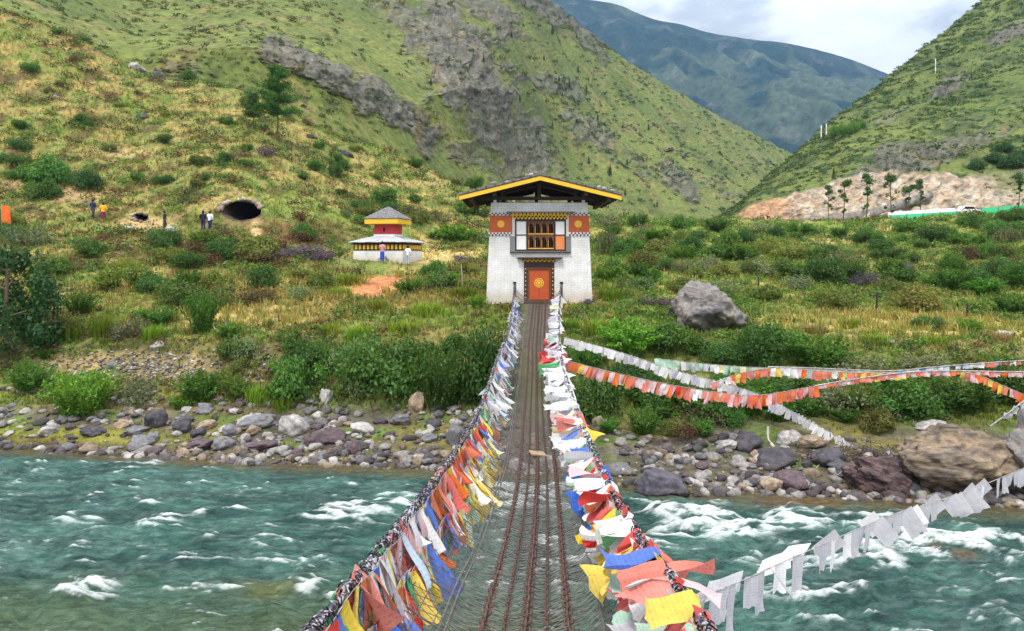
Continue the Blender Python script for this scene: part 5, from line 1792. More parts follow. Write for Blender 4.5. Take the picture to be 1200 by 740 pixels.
BUSHES = [
    (86, 492, 92, 62, 'bright', 'large bright green feathery bush at the river edge below the bare scree bank'),
    (30, 462, 60, 40, 'fern', 'mid green feathery bush at the left edge under the dark tree'), (158, 478, 62, 42, 'grey', None), (228, 474, 56, 48, 'fern', None), (262, 458, 40, 30, 'olive', None),
    (150, 398, 56, 30, 'grey', None), (115, 396, 44, 40, 'lime', None), (178, 398, 44, 24, 'lime', None), (300, 474, 44, 30, 'lime', None), (330, 482, 40, 24, 'lime', None), (272, 470, 36, 30, 'bright', None),
    (345, 470, 80, 62, 'leafy', 'dark leafy bush, leftmost of the row of riverside bushes beside the bridge'),
    (440, 476, 112, 86, 'dense', 'widest deep green bush of the riverside row left of the bridge'),
    (514, 484, 76, 80, 'fern', 'upright feathery green bush second nearest the bridge on the left'),
    (566, 478, 78, 100, 'dense', 'tallest dark bush touching the left netting of the bridge'),
    (475, 440, 60, 44, 'leafy', None), (395, 440, 44, 38, 'grey', None), (535, 420, 50, 34, 'leafy', None), (402, 448, 30, 22, 'bright', None),
    (205, 362, 66, 42, 'leafy', None), (140, 338, 76, 34, 'olive', None), (232, 392, 42, 54, 'fern', None), (190, 292, 42, 28, 'dense', 'round dark bush just below the two white stones'), (236, 294, 40, 28, 'bright', 'bright green bush below the two people by the cave'),
    (98, 302, 50, 24, 'leafy', None), (60, 324, 48, 26, 'leafy', None), (218, 342, 40, 32, 'fern', None), (300, 358, 54, 26, 'brown', None), (350, 352, 44, 22, 'grey', None), (60, 400, 56, 40, 'olive', None), (90, 370, 44, 30, 'fern', None),
    (46, 218, 64, 40, 'leafy', 'big dull green bush above the upper left path'), (150, 320, 40, 22, 'lime', None), (180, 385, 50, 26, 'fern', None), (250, 365, 44, 30, 'olive', None),
    (405, 335, 60, 20, 'lime', None), (398, 350, 44, 20, 'lime', None), (440, 366, 50, 22, 'lime', None), (500, 372, 60, 24, 'lime', None), (480, 345, 44, 20, 'bright', None), (520, 340, 50, 26, 'bright', None), (545, 352, 46, 24, 'lime', None), (470, 392, 60, 22, 'lime', None),
    (385, 392, 44, 18, 'lime', None), (335, 400, 36, 18, 'olive', None), (420, 398, 50, 22, 'lime', None), (560, 362, 26, 18, 'bright', None),
    (448, 242, 36, 28, 'leafy', 'rounded green bush on the slope right behind the shrine roof'), (430, 256, 30, 18, 'olive', None), (532, 284, 66, 26, 'bright', 'bright green bush patch left of the gatehouse wall'), (555, 182, 26, 18, 'leafy', None), (490, 262, 40, 18, 'olive', None), (512, 262, 34, 16, 'grey', None), (550, 250, 40, 20, 'fern', None),
    (345, 300, 90, 16, 'purple', None), (375, 306, 44, 14, 'purple', None), (310, 292, 60, 18, 'brown', None), (255, 282, 44, 18, 'brown', None), (350, 285, 50, 18, 'brown', None), (300, 310, 60, 20, 'brown', None), (240, 312, 50, 20, 'brown', None), (215, 312, 40, 20, 'olive', None),
    (712, 268, 44, 26, 'grey', 'grey green wispy bush just behind the right gatehouse corner'), (748, 268, 34, 20, 'fern', None), (772, 284, 44, 20, 'fern', None), (712, 300, 30, 40, 'grey', None), (735, 300, 40, 26, 'fern', None), (716, 330, 36, 22, 'bright', None), (716, 352, 50, 20, 'lime', None), (752, 340, 44, 18, 'grey', None),
    (735, 420, 90, 54, 'bright', 'bright feathery bush left of the whitish bank boulder'), (792, 420, 84, 46, 'leafy', 'leafy bush in front of the whitish bank boulder'), (850, 436, 60, 36, 'dense', None), (898, 430, 84, 54, 'dense', 'deep green bush right of the whitish bank boulder'), (962, 436, 92, 50, 'fern', 'wide feathery bush between the deep green bush and the dry meadow'),
    (690, 440, 50, 42, 'fern', None), (700, 486, 84, 52, 'dense', 'dark bush under the orange side string close to the bridge'), (764, 480, 78, 46, 'leafy', None), (828, 484, 84, 36, 'fern', None), (905, 482, 90, 34, 'dense', None), (985, 486, 76, 42, 'grey', None), (1060, 490, 96, 46, 'leafy', None), (1128, 486, 92, 46, 'fern', None), (1192, 482, 76, 58, 'dense', 'deep green bush behind the right-edge boulder'),
    (1010, 446, 84, 34, 'grey', None), (1085, 440, 70, 30, 'grey', None), (1150, 445, 70, 28, 'olive', None), (740, 452, 60, 30, 'dense', None), (860, 462, 60, 30, 'leafy', None), (940, 462, 70, 28, 'leafy', None), (1060, 462, 70, 28, 'fern', None), (670, 410, 30, 22, 'lime', None), (668, 388, 34, 20, 'lime', None), (700, 392, 50, 26, 'lime', None),
    (888, 324, 52, 26, 'grey', None), (992, 318, 66, 34, 'grey', 'biggest grey green bush in the middle of the right terrace'), (1016, 336, 40, 22, 'purple', None), (978, 362, 56, 30, 'olive', None), (1078, 366, 70, 34, 'olive', None), (1092, 388, 42, 22, 'leafy', None), (1140, 390, 36, 18, 'bright', None), (1112, 336, 46, 24, 'leafy', None), (1160, 346, 54, 24, 'fern', None), (1190, 326, 44, 24, 'leafy', None),
    (926, 306, 50, 22, 'olive', None), (862, 306, 50, 24, 'fern', None), (1042, 306, 44, 20, 'leafy', None), (830, 318, 40, 22, 'grey', None), (800, 306, 44, 22, 'fern', None), (850, 345, 54, 24, 'grey', None), (900, 352, 54, 22, 'olive', None), (940, 340, 50, 22, 'grey', None), (800, 344, 50, 20, 'olive', None), (1050, 345, 40, 20, 'olive', None), (1190, 370, 50, 28, 'fern', None), (1030, 404, 44, 16, 'lime', None), (1100, 406, 40, 16, 'lime', None), (1130, 382, 40, 14, 'lime', None), (1000, 384, 40, 14, 'lime', None), (1170, 400, 44, 14, 'straw', None), (955, 392, 36, 14, 'straw', None),
    (690, 358, 20, 10, 'purple', None), (770, 360, 50, 14, 'purple', None), (1070, 272, 40, 20, 'leafy', None), (1140, 268, 44, 22, 'leafy', None), (1100, 286, 50, 24, 'dense', None), (1180, 282, 50, 26, 'dense', None), (1020, 284, 36, 20, 'leafy', None), (1190, 260, 40, 18, 'leafy', None), (940, 276, 36, 18, 'fern', None), (890, 274, 34, 18, 'grey', None), (840, 272, 36, 18, 'fern', None), (800, 268, 36, 18, 'leafy', None),
]


def build_bushes():
    G = 'bushes and grass clumps on the banks and slopes'
    rb = random.Random(31)
    for k in range(30):          # thicket along the steep river bank
        left = k % 2 == 0
        px = rb.uniform(270, 570) if left else rb.uniform(672, 1040)
        py = rb.uniform(420, 482) if left else rb.uniform(450, 512)
        w = rb.uniform(36, 66)
        plant(px, py, w, w * rb.uniform(.55, .85), rb.choice(['dense', 'leafy', 'fern', 'fern', 'grey', 'olive', 'bright']), None, G)
    for k in range(11):
        px = rb.uniform(700, 1045); w = rb.uniform(26, 52)
        plant(px, rb.uniform(488, 516), w, w * rb.uniform(.45, .7), rb.choice(['grey', 'brown', 'fern', 'olive', 'bright', 'dense']), None, G)
    for k in range(9):
        px = rb.uniform(10, 300); w = rb.uniform(26, 46)
        plant(px, rb.uniform(395, 482), w, w * .6, rb.choice(['fern', 'grey', 'olive', 'lime', 'bright']), None, G)
    for b in BUSHES:
        plant(b[0], b[1], b[2], b[3], b[4], b[5], G)
    r = random.Random(21)
    n = 0
    spots = []
    while n < 142:
        px = r.uniform(-10, 1210)
        Y = 44 * (118 / 44.0) ** r.random()
        x = (px - CX) / F * Y
        z = float(hA(x, Y))
        py = HY - F * (z - H) / Y
        if py < 2 or py > 345 or blob(px, py, 632, 310, 75, 70, soft=.1) > .1 or blob(px, py, 455, 300, 55, 30, soft=.1) > .1 or blob(px, py, 283, 250, 40, 22, soft=.1) > .1 or blob(px, py, 445, 336, 40, 14, soft=.1) > .1:
            continue
        if px > 640 and py < 268:
            continue
        if min([((a - px) / 1.6) ** 2 + (b - py) ** 2 for a, b in spots] + [999]) < 90:
            continue
        if math.hypot(px - 325, py - 150) < 34 or 236 < py < 294 and 85 < px < 262:
            continue
        m = r.choices(['leafy', 'olive', 'dense', 'brown', 'grey', 'fern', 'purple'], [4, 3, 3, 2 if px < 420 else .4, 1.5, 1.4 if px < 500 else 4, .5])[0]
        W = r.uniform(1.5, 3.2) * (1.0 if r.random() < .8 else 1.4)
        w = W * F / Y * 1.0
        plant(px, py, w, w * r.uniform(.5, .72), m, None, G)
        spots.append((px, py)); n += 1


def build_rocks():
    G = 'rocks of the river shore'
    ROCKS = [rock_mesh('river_rock', 200 + k, 4, 7 + k % 5, .16 + .02 * (k % 3), .85) for k in range(12)]
    BIG = [rock_mesh('boulder', 300 + k, 6, 14, .26, 1.0, M['rock_layered']) for k in range(4)]
    ANG = [rock_mesh('boulder', 330 + k, 5, 13, .13, 1.0) for k in range(3)]
    cols = {'grey': (.17, .17, .185), 'dark': (.075, .070, .082), 'purplish': (.105, .075, .085), 'pale': (.36, .35, .34), 'tan': (.28, .215, .155)}

    def place(px, py, w, h, me, col, label, rot=(0, 0, 0), depth=1.0, sink=.22, name='rock', Y=None):
        x, Yh, z = hit(px, py)
        if Y is not None:
            Yh = Y; x = (px - CX) / F * Y; z = H - (py - HY) * Y / F
        s = F / Yh
        W, Hh = w / s, h / s
        x = (px - CX) / F * (Yh + W * .35 * depth)
        o = link(name, me, None, (x, Yh + W * .35 * depth, z + Hh * (.5 - sink)))
        o.scale = (W * .58, W * .5 * depth, Hh * .66)
        o.rotation_euler = rot
        k = random.uniform(.85, 1.15)
        o.color = tuple(c * k for c in cols[col]) + (1,)
        tag(o, label or '', 'rock', None if label else G)
        return o
    o = place(1118, 588, 136, 72, BIG[0], 'tan', 'big tan boulder with dark layered bands and a flat sloping top by the rapids', (0.05, .16, 2.2), .9, .1, 'boulder')
    o.color = (.20, .168, .135, 1)
    o = place(1236, 596, 118, 108, BIG[1], 'grey', 'tall grey boulder cut by the picture edge behind the big tan boulder', (0, -.1, .6), .9, .12, 'boulder')
    o = place(778, 590, 66, 38, ANG[0], 'dark', 'dark angular wedge boulder standing in the water right of the bridge', (0, .12, .4), .9, .2, 'boulder')
    o.color = (.095, .09, .115, 1)
    o = place(1034, 582, 84, 42, BIG[2], 'purplish', 'long brownish boulder leaning down to the water left of the big tan boulder', (0, .42, .15), .7, .12, 'boulder')
    o = place(826, 414, 118, 78, BIG[3], 'grey', 'whitish grey boulder with dark foot sitting among bushes on the right bank', (0, .2, 1.0), .8, .05, 'boulder', Y=36.0)
    for (px, py, w, h, c, lab) in (
            (875, 530, 32, 24, 'dark', 'dark round rock below the orange side string'), (925, 524, 28, 20, 'pale', 'pale rounded rock right of the dark round rock'), (950, 527, 34, 16, 'tan', 'flat tan rock beside the pale rounded rock'),
            (905, 552, 50, 28, 'dark', 'broad dark rock in the middle of the right shore'), (928, 576, 40, 22, 'purplish', 'purplish wedge rock at the waterline right of the wedge boulder'), (704, 508, 20, 22, 'tan', 'upright tan stone close to the right netting of the bridge'),
            (490, 486, 20, 28, 'tan', 'upright brown stone between the riverside bushes left of the bridge'), (382, 474, 14, 22, 'pale', 'pale upright stone under the widest riverside bush'), (970, 548, 40, 24, 'dark', None), (985, 560, 30, 20, 'dark', None),
            (1090, 508, 34, 14, 'pale', 'pale flat rock in the grass left of the big tan boulder'), (185, 412, 16, 12, 'pale', 'square pale stone on the bare scree bank'), (132, 436, 14, 10, 'grey', None), (62, 504, 16, 10, 'pale', 'lone pale rock on the mossy left shore'),
            (184, 502, 26, 24, 'dark', None), (215, 510, 20, 22, 'dark', None), (160, 512, 30, 14, 'grey', None), (110, 512, 26, 12, 'dark', None), (300, 505, 40, 18, 'grey', None), (345, 512, 34, 26, 'pale', 'pale grey block on the left shore with a slanting top'), (380, 524, 42, 18, 'purplish', None), (425, 510, 28, 14, 'pale', None), (415, 534, 18, 20, 'purplish', None), (470, 500, 26, 14, 'grey', None), (535, 525, 22, 30, 'grey', 'tall grey rock beside the left netting at the shore'), (270, 512, 20, 14, 'grey', None), (305, 532, 38, 14, 'purplish', None), (182, 538, 20, 14, 'purplish', None), (240, 486, 22, 12, 'grey', None), (230, 530, 40, 10, 'purplish', None),
            (150, 272, 12, 9, 'pale', 'white stone on the path below the small hollow'), (201, 274, 14, 11, 'pale', 'white stone on top of the round dark bush'), (405, 184, 18, 10, 'dark', 'dark boulder on the slope right of the tall pine'), (365, 163, 12, 7, 'dark', 'small dark boulder beside the tall pine foot'), (160, 76, 22, 12, 'pale', 'pale boulder high on the left slope'), (185, 92, 20, 12, 'dark', 'dark boulder just below the pale one high on the left slope'), (215, 76, 14, 8, 'grey', 'small grey boulder high on the slope above the pine'), (166, 140, 13, 9, 'dark', 'dark boulder in the grass left of the pine'), (66, 117, 9, 7, 'pale', 'small pale stone on the upper left slope'), (105, 242, 11, 5, 'grey', None), (1043, 405, 14, 6, 'pale', 'flat pale stone in the dry right meadow'), (1175, 398, 18, 10, 'pale', 'pale stone with brown plants at the right end of the meadow')):
        o = place(px, py, w, h, random.choice(ROCKS), c, lab, (random.uniform(-.2, .2), random.uniform(-.25, .25), random.uniform(0, 6)))
        if lab is None:
            _PENDING.append((o, f'{c if c != "dark" else "blackish"} rock {where(px, py)}', px, py))
    r = random.Random(9)
    rowname = ['at the waterline', 'mid shore', 'high on the shore']
    shore_lm = [(-20, 110, 'left of the bright bush'), (110, 190, 'under the grey-green bush'), (190, 260, 'under the left fern bushes'), (260, 330, 'under the lime grass'), (330, 400, 'under the leftmost row bush'), (400, 470, 'under the widest bush'), (470, 530, 'near the upright brown stone'), (530, 600, 'by the left netting'), (600, 680, 'below the bridge deck'), (680, 750, 'by the right netting'), (750, 820, 'behind the wedge boulder'), (820, 890, 'near the dark round rock'), (890, 960, 'near the pale round rock'), (960, 1060, 'near the driftwood'), (1060, 1250, 'beside the big tan boulder')]
    n = 0; spots = []
    while n < 262:
        px = r.uniform(-15, 1075)
        x0 = (px - CX) / F
        shore = np.interp(px, [-350, 0, 150, 283, 450, 632, 720, 830, 950, 1100, 1200], [505, 525, 532, 540, 547, 553, 565, 575, 580, 588, 592])
        t = r.random() ** 1.25
        py = shore + 13 - t * 66 + (10 if px < 60 else 0)
        sz = min(38, 6.4 / (r.random() ** .6 + .13)) * (1.15 - .4 * t)
        if min([abs(a - px) / 1.2 + abs(b - py) * 1.6 - (c + sz) * .42 for a, b, c in spots] + [99]) < 0:
            continue
        spots.append((px, py, sz)); n += 1
        c = r.choices(['grey', 'dark', 'purplish', 'pale', 'tan'], [4, 2 + 2 * (1 - t), 1 + 2.5 * (1 - t), .8 + 2.4 * t, .5 + t])[0]
        o = place(px, py, sz * r.uniform(.95, 1.5), sz * r.uniform(.55, .85), ROCKS[r.randrange(12)], c, None, (r.uniform(-.3, .3), r.uniform(-.3, .3), r.uniform(0, 6.28)))
        row = rowname[0 if t < .28 else 1 if t < .62 else 2]
        lm = next(q[2] for q in shore_lm if q[0] <= px < q[1])
        s_ = 'large ' if sz > 17 else '' if sz > 9.5 else 'small '
        _PENDING.append((o, f'{s_}{c if c != "dark" else "blackish"} rock {row} {lm}', px, py))
    # gravel and cobbles nobody could count
    rg = np.random.default_rng(77)
    base = []
    import bmesh
    for k in range(6):
        bm = bmesh.new(); bmesh.ops.create_icosphere(bm, subdivisions=2 if k < 3 else 1, radius=1.0)
        rk = random.Random(k)
        pl = [(Vector((rk.gauss(0, 1), rk.gauss(0, 1), rk.gauss(0, 1))).normalized(), rk.uniform(.45, .8)) for _q in range(7)]
        for v in bm.verts:
            for nn, dd in pl:
                t_ = v.co.dot(nn) - dd
                if t_ > 0:
                    v.co -= nn * t_ * .9
            v.co *= 1.15 + .35 * mnoise.noise(v.co * 1.3 + Vector((k * 5.1, 0, 0)))
            v.co.z *= .75
        bm.verts.index_update()
        base.append((np.array([v.co[:] for v in bm.verts]), np.array([[v.index for v in f.verts] for f in bm.faces]))); bm.free()
    V = []; T = []; C = []; b = 0

    def add(px, py, Y, size, lightness, kk):
        nonlocal b
        v, f = base[kk]
        x = (px - CX) / F * Y
        z = hA(x, Y)
        a = rg.uniform(0, 6.28, len(px))
        for i in range(len(px)):
            ca, sa = math.cos(a[i]), math.sin(a[i])
            sx = size[i] * rg.uniform(.8, 1.4); sy = size[i] * rg.uniform(.7, 1.1); szz = size[i] * rg.uniform(.6, 1)
            q = np.stack([(v[:, 0] * sx) * ca - (v[:, 1] * sy) * sa + x[i], (v[:, 0] * sx) * sa + (v[:, 1] * sy) * ca + Y[i], v[:, 2] * szz + z[i] + szz * .25], 1)
            V.append(q); T.append(f + b); b += len(v)
            pal = np.array(((.16, .155, .16), (.25, .24, .225), (.10, .082, .085), (.21, .165, .12), (.33, .315, .30), (.07, .065, .07)))[rg.integers(0, 6)]
            C.append(np.tile(pal * rg.uniform(.6, 1.15) * lightness, (len(v), 1)))
    for kk in range(6):
        n = 900 if kk < 3 else 1300
        px = rg.uniform(-120, 1330, n)
        sh = np.interp(px, [-350, 0, 150, 283, 450, 632, 720, 830, 950, 1100, 1200, 1400], [505, 525, 532, 540, 547, 553, 565, 575, 580, 588, 592, 600])
        py = sh + 6 - rg.random(n) ** 1.15 * 76
        Y = np.array([hit(a, q)[1] for a, q in zip(px, py)])
        pt = fbm((px - CX) / F * Y / 2.2, Y / 1.1, 3, 541) + .3 * (py > sh - 16)
        kp = (rg.random(n) < .38 + 1.5 * pt) & (rg.random(n) > .85 * blob(px, py, 60, 512, 150, 16, soft=.5))
        px, py, Y = px[kp], py[kp], Y[kp]; n = len(px)
        add(px, py, Y, (rg.uniform(.09, .26, n) if kk < 3 else rg.uniform(.03, .085, n)), 1.0, kk)
    for kk in (3, 4, 5):            # scree bank and stones scattered on the slopes
        n = 300
        px = rg.normal(160, 60, n); py = rg.normal(432, 10, n)
        Y = np.array([hit(a, q)[1] for a, q in zip(px, py)])
        add(px, py, Y, rg.uniform(.03, .1, n), 1.25, kk)
        n = 120
        px = rg.uniform(0, 560, n); py = rg.uniform(30, 300, n)
        kp = np.hypot((px - 283) / 2, py - 247) > 16
        kp &= np.hypot((px - 164) / 2, py - 255) > 8
        px, py = px[kp], py[kp]; n = len(px)
        Y = np.array([hit(a, q)[1] for a, q in zip(px, py)])
        add(px, py, Y, rg.uniform(.07, .2, n), 1.2, kk)
        n = 160
        px = rg.normal(330, 60, n); py = rg.normal(440, 18, n)
        Y = np.array([hit(a, q)[1] for a, q in zip(px, py)])
        add(px, py, Y, rg.uniform(.04, .12, n), 1.0, kk)
    m, nt = new_mat('cobbles')
    at = nd(nt, 'ShaderNodeVertexColor', layer_name='Col')
    n1 = nd(nt, 'ShaderNodeTexNoise', i_Vector=obj_coord(nt, True), i_Scale=9.0, i_Detail=6.0)
    c = mixc(nt, 1.0, at.outputs[0], ramp(nt, n1.outputs[0], [(.3, (.6, .6, .62)), (.7, (1.4, 1.35, 1.3))]), 'MULTIPLY')
    out_bsdf(nt, c, .85, n1.outputs[0], .5, .03)
    me = mesh_np('gravel', np.concatenate(V), None, m, True, np.concatenate(C), np.concatenate(T))
    setting(link('gravel', me), 'stuff', 'cobbles and gravel along the river shore and on the bare banks')


def build_cover():
    """grass and low scrub: one object each"""
    r = np.random.default_rng(55)
    n = 58000
    px = r.uniform(-140, 1340, n); u = r.random(n)
    Y = 24.0 * (126 / 24.0) ** (u ** .92)
    x = (px - CX) / F * Y
    z = hA(x, Y)
    _, py = proj(x, Y, z)
    dk = np.interp(Y, DK_Y, DK_X)
    keep = ~((np.abs(x - dk) < .95) & (Y < 40.5)) & ~((np.abs(x - 1.6) < 3.3) & (Y > 39.7) & (Y < 45.5)) & ~((np.abs(x + 11.3) < 3.2) & (np.abs(Y - 62.4) < 3.2))
    bare = np.zeros(n)
    for (cx, cy, rx, ry, k) in ((160, 430, 120, 15, .85), (450, 332, 34, 9, .97), (430, 343, 24, 8, .97), (300, 270, 7, 14, .9), (80, 228, 32, 9, .7), (310, 425, 60, 12, .6), (172, 262, 30, 8, .7), (450, 310, 70, 9, .75), (520, 303, 40, 5, .5)):
        bare = np.maximum(bare, k * blob(px, py, cx, cy, rx, ry, soft=.4))
    sh = shore_mask(px, py)
    bare = np.maximum(bare, (.93 - .7 * sstep(.0, .3, fbm(x / 2.2, Y / 1.1, 3, 531) + .35 * blob(px, py, 60, 512, 170, 20, soft=.5))) * sh)
    keep &= r.random(n) > bare
    for cx, cy, rx, ry in CAVES:
        keep &= ~((np.abs(px - cx) < rx * 1.05) & (py > cy - ry * 1.2) & (py < cy + ry * 1.6) & (Y > 50))
    x, Y, z, px, py, sh = x[keep], Y[keep], z[keep], px[keep], py[keep], sh[keep]
    n = len(x)
    c, _ = ground_colour(x, Y, z)
    nz = fbm(x / 4.0, Y / 4.0, 3, 501); nz2 = fbm(x / 1.2, Y / 1.2, 2, 503)
    lime = np.array([.20, .27, .028]); straw = np.array([.44, .34, .12]); gr = np.array([.115, .215, .026]); rust = np.array([.18, .10, .04])
    k = r.random(n)
    right = sstep(600, 760, px)
    pg = .35 + .22 * right + .5 * nz + .25 * sstep(360, 400, py) * (1 - sh)
    tc = np.where((k < pg)[:, None], np.where((r.random(n) < .45)[:, None], lime, gr), straw * r.uniform(.6, 1.1, (n, 1)))
    tc = np.where((r.random(n) < .10 * (1 - right))[:, None], rust, tc)
    c = c * .45 + tc * .55
    hg = (.20 + .0026 * Y) * r.uniform(.6, 1.5, n) * (1 + .5 * nz2)
    meadow = np.maximum(blob(px, py, 1065, 384, 140, 20, soft=.4), np.maximum(blob(px, py, 390, 345, 200, 26, soft=.4), blob(px, py, 300, 372, 110, 14, soft=.4)))
    hg = hg * (1 + .35 * meadow) * (1 - .4 * sh)
    V, q, t, cc = blades(np.stack([x, Y, z], 1), hg, c, r, 7, .8, .05, .4)
    me = mesh_np('grass', V, q, M['grass'], False, cc, t)
    setting(link('grass', me), 'stuff', 'dry and green grass covering the banks and slopes')
    # scrub: low leafy clumps
    def clumps(P, rad, col, nl, leaf):
        N = len(P)
        d = r.normal(0, 1, (N, nl, 3)); d /= np.linalg.norm(d, axis=2, keepdims=True); d[..., 2] = np.abs(d[..., 2])
        C = P[:, None, :] + d * rad[:, None, None] * r.uniform(.45, 1.05, (N, nl, 1)) * np.array([1, 1, .75])
        V, Q = quads_at(C.reshape(-1, 3), d.reshape(-1, 3), np.repeat(rad * leaf, nl), r, .6)
        cc = np.repeat((col[:, None, :] * r.uniform(.65, 1.35, (N, nl, 1))).reshape(-1, 3), 4, 0)
        return V, Q, cc
    out = []
    n = 19000
    px = r.uniform(-140, 1340, n); Y = 25.5 * (124 / 25.5) ** (r.random(n) ** .85); x = (px - CX) / F * Y; z = hA(x, Y); _, py = proj(x, Y, z)
    nzz = fbm(x / 7.0, Y / 7.0, 3, 511)
    dk = np.interp(Y, DK_Y, DK_X)
    keep = (r.random(n) < .55 + 1.0 * nzz) & (shore_mask(px, py) < .3) & ~((np.abs(x - dk) < 1.5) & (Y < 41)) & ~((np.abs(x - 1.6) < 3.6) & (Y > 39) & (Y < 46)) & ~((np.abs(x + 11.3) < 3.8) & (np.abs(Y - 62.4) < 4.5))
    for (cx, cy, rx, ry) in ((160, 430, 120, 15), (440, 336, 45, 14), (1065, 384, 110, 14), (300, 372, 90, 10), (283, 250, 40, 18), (450, 312, 60, 10), (520, 302, 50, 7), (164, 256, 14, 9)):
        keep &= blob(px, py, cx, cy, rx, ry, soft=.3) < .5
    x, Y, z, px, py = x[keep], Y[keep], z[keep], px[keep], py[keep]
    n = len(x); k = r.random(n); right = sstep(560, 760, px)
    pal = np.where((k < .30)[:, None], np.array([.045, .085, .020]), np.where((k < .56)[:, None], np.array([.13, .215, .034]), np.where((k < .70 + .27 * right)[:, None], np.array([.085, .18, .028]), np.array([.12, .068, .032]))))
    out.append(clumps(np.stack([x, Y, z - .05], 1), r.uniform(.16, .50, n) * (.55 + Y / 52.0) * (1 + .5 * np.clip(nzz[keep], -.3, .6)), pal, 52, .13))
    V, Q, cc = merge(out)
    setting(link('undergrowth', mesh_np('undergrowth', V, Q, M['leaf_c'], False, cc)), 'stuff', 'low scrub between the countable bushes on the banks and near slopes')
    # scrub of the hill and mountain
    for lay, nm, n, rmin, rmax, cols, lab in (('E', 'hill_scrub', 4200, .35, 1.15, ((.06, .10, .028), (.10, .14, .035), (.04, .08, .024)), 'dark scrub dotting the hillside above the road'), ('B', 'mountain_scrub', 5200, .35, 1.3, ((.08, .105, .035), (.13, .14, .045), (.05, .08, .026)), 'shrubs and tufts dotting the grassy mountain')):
        L = LAYERS[lay]
        a, b = LPROJ[lay]
        ok = (a > -120) & (a < 1320) & (b > -90) & (b < 300)
        idx = np.where(ok)[0]
        dd = L[idx]
        nzz = fbm(dd[:, 0] / 16.0, dd[:, 1] / 16.0, 3, 521)
        cut = np.zeros(len(idx))
        if lay == 'E':
            pa, pb = a[idx], b[idx]
            top = np.interp(pa, [850, 880, 920, 960, 1010, 1060, 1100, 1150, 1200], [262, 240, 230, 221, 204, 201, 206, 211, 203])
            cut = (pb > top - 2).astype(float) * (1 - .35 * blob(pa, pb, 1185, 215, 30, 14, soft=.5))
        wgt = np.clip(.6 + 1.1 * nzz, .05, 2) * (1 - cut) * np.clip(dd[:, 1] / 150.0, .5, 3)
        if lay == 'B':
            wgt = wgt * np.where(dd[:, 1] > 330, .5, 1) * np.where((a[idx] > 400) & (a[idx] < 640) & (b[idx] < 240), .3, 1)
        wgt /= wgt.sum()
        ch = r.choice(len(idx), n, replace=False, p=wgt)
        P = dd[ch]
        k = r.integers(0, 3, n)
        rad = r.uniform(rmin, rmax, n) * np.clip(P[:, 1] / 170.0, .6, 2.2)
        V, Q, cc = clumps(P - np.array([0, 0, .2]), rad, np.array(cols)[k], 30, .24)
        setting(link(nm, mesh_np(nm, V, Q, M['leaf_c'], False, cc)), 'stuff', lab)


# ------------------------------------------------------------------ trees
def crown_mesh(name, seed, kind):
    r = np.random.default_rng(seed)
    C = []; D = []
    if kind == 'pine':          # tiers of sprays with gaps between them, unit height
        tiers = [(.38, .34), (.44, .42), (.55, .36), (.63, .40), (.72, .30), (.80, .26), (.88, .20), (.96, .12)]
        for z, rad in tiers:
            for q in range(7):
                a = r.uniform(0, 6.28); L = rad * r.uniform(.6, 1.1)
                for t in np.linspace(.25, 1, 6):
                    c0 = np.array([math.cos(a) * L * t, math.sin(a) * L * t, z + .05 * t + r.normal(0, .012)])
                    nn = 34
                    C.append(c0 + r.normal(0, .030, (nn, 3)) * np.array([1, 1, .6])); D.append(r.normal(0, 1, (nn, 3)) + np.array([0, 0, .8]))
        leaf = .026; asp = .16
    elif kind == 'tuft':        # lollipop top with a few lower sprays
        for (z, rad, nn) in [(r.uniform(.84, .95), r.uniform(.08, .13), 260), (r.uniform(.76, .86), r.uniform(.08, .15), 260), (r.uniform(.7, .8), r.uniform(.05, .09), 90)] + [(r.uniform(.18, .66), r.uniform(.03, .085), r.integers(30, 120)) for _q in range(6)]:
            d = r.normal(0, 1, (nn, 3)); d /= np.linalg.norm(d, axis=1, keepdims=True)
            ctr = np.array([r.normal(0, .05), r.normal(0, .05), z])
            C.append(ctr + d * rad * r.uniform(.4, 1.1, (nn, 1)) * np.array([.9, .9, .75])); D.append(d)
        leaf = .022; asp = .4
    elif kind == 'conifer':
        for z in np.linspace(.12, 1, 16):
            nn = 60
            a = r.uniform(0, 6.28, nn); rr = (1.04 - z) * .30 * np.sqrt(r.random(nn)) * r.uniform(.7, 1.2)
            C.append(np.stack([np.cos(a) * rr, np.sin(a) * rr, z + r.normal(0, .03, nn)], 1)); D.append(r.normal(0, 1, (nn, 3)))
        leaf = .04; asp = .4
    else:                       # broad dark tree
        for q in range(26):
            a = r.uniform(0, 6.28); rad = math.sqrt(r.random()) * .42; z = r.uniform(.15, .88)
            ctr = np.array([math.cos(a) * rad, math.sin(a) * rad, z]); cr = r.uniform(.10, .2)
            nn = 300
            d = r.normal(0, 1, (nn, 3)); d /= np.linalg.norm(d, axis=1, keepdims=True)
            C.append(ctr + d * cr * r.uniform(.5, 1.08, (nn, 1))); D.append(d)
        leaf = .022; asp = .5
    C = np.concatenate(C); D = np.concatenate(D)
    V, Q = quads_at(C, D, leaf, r, asp)
    return mesh_np(name, V, Q, M['leaf'], False, tint(len(C), r))


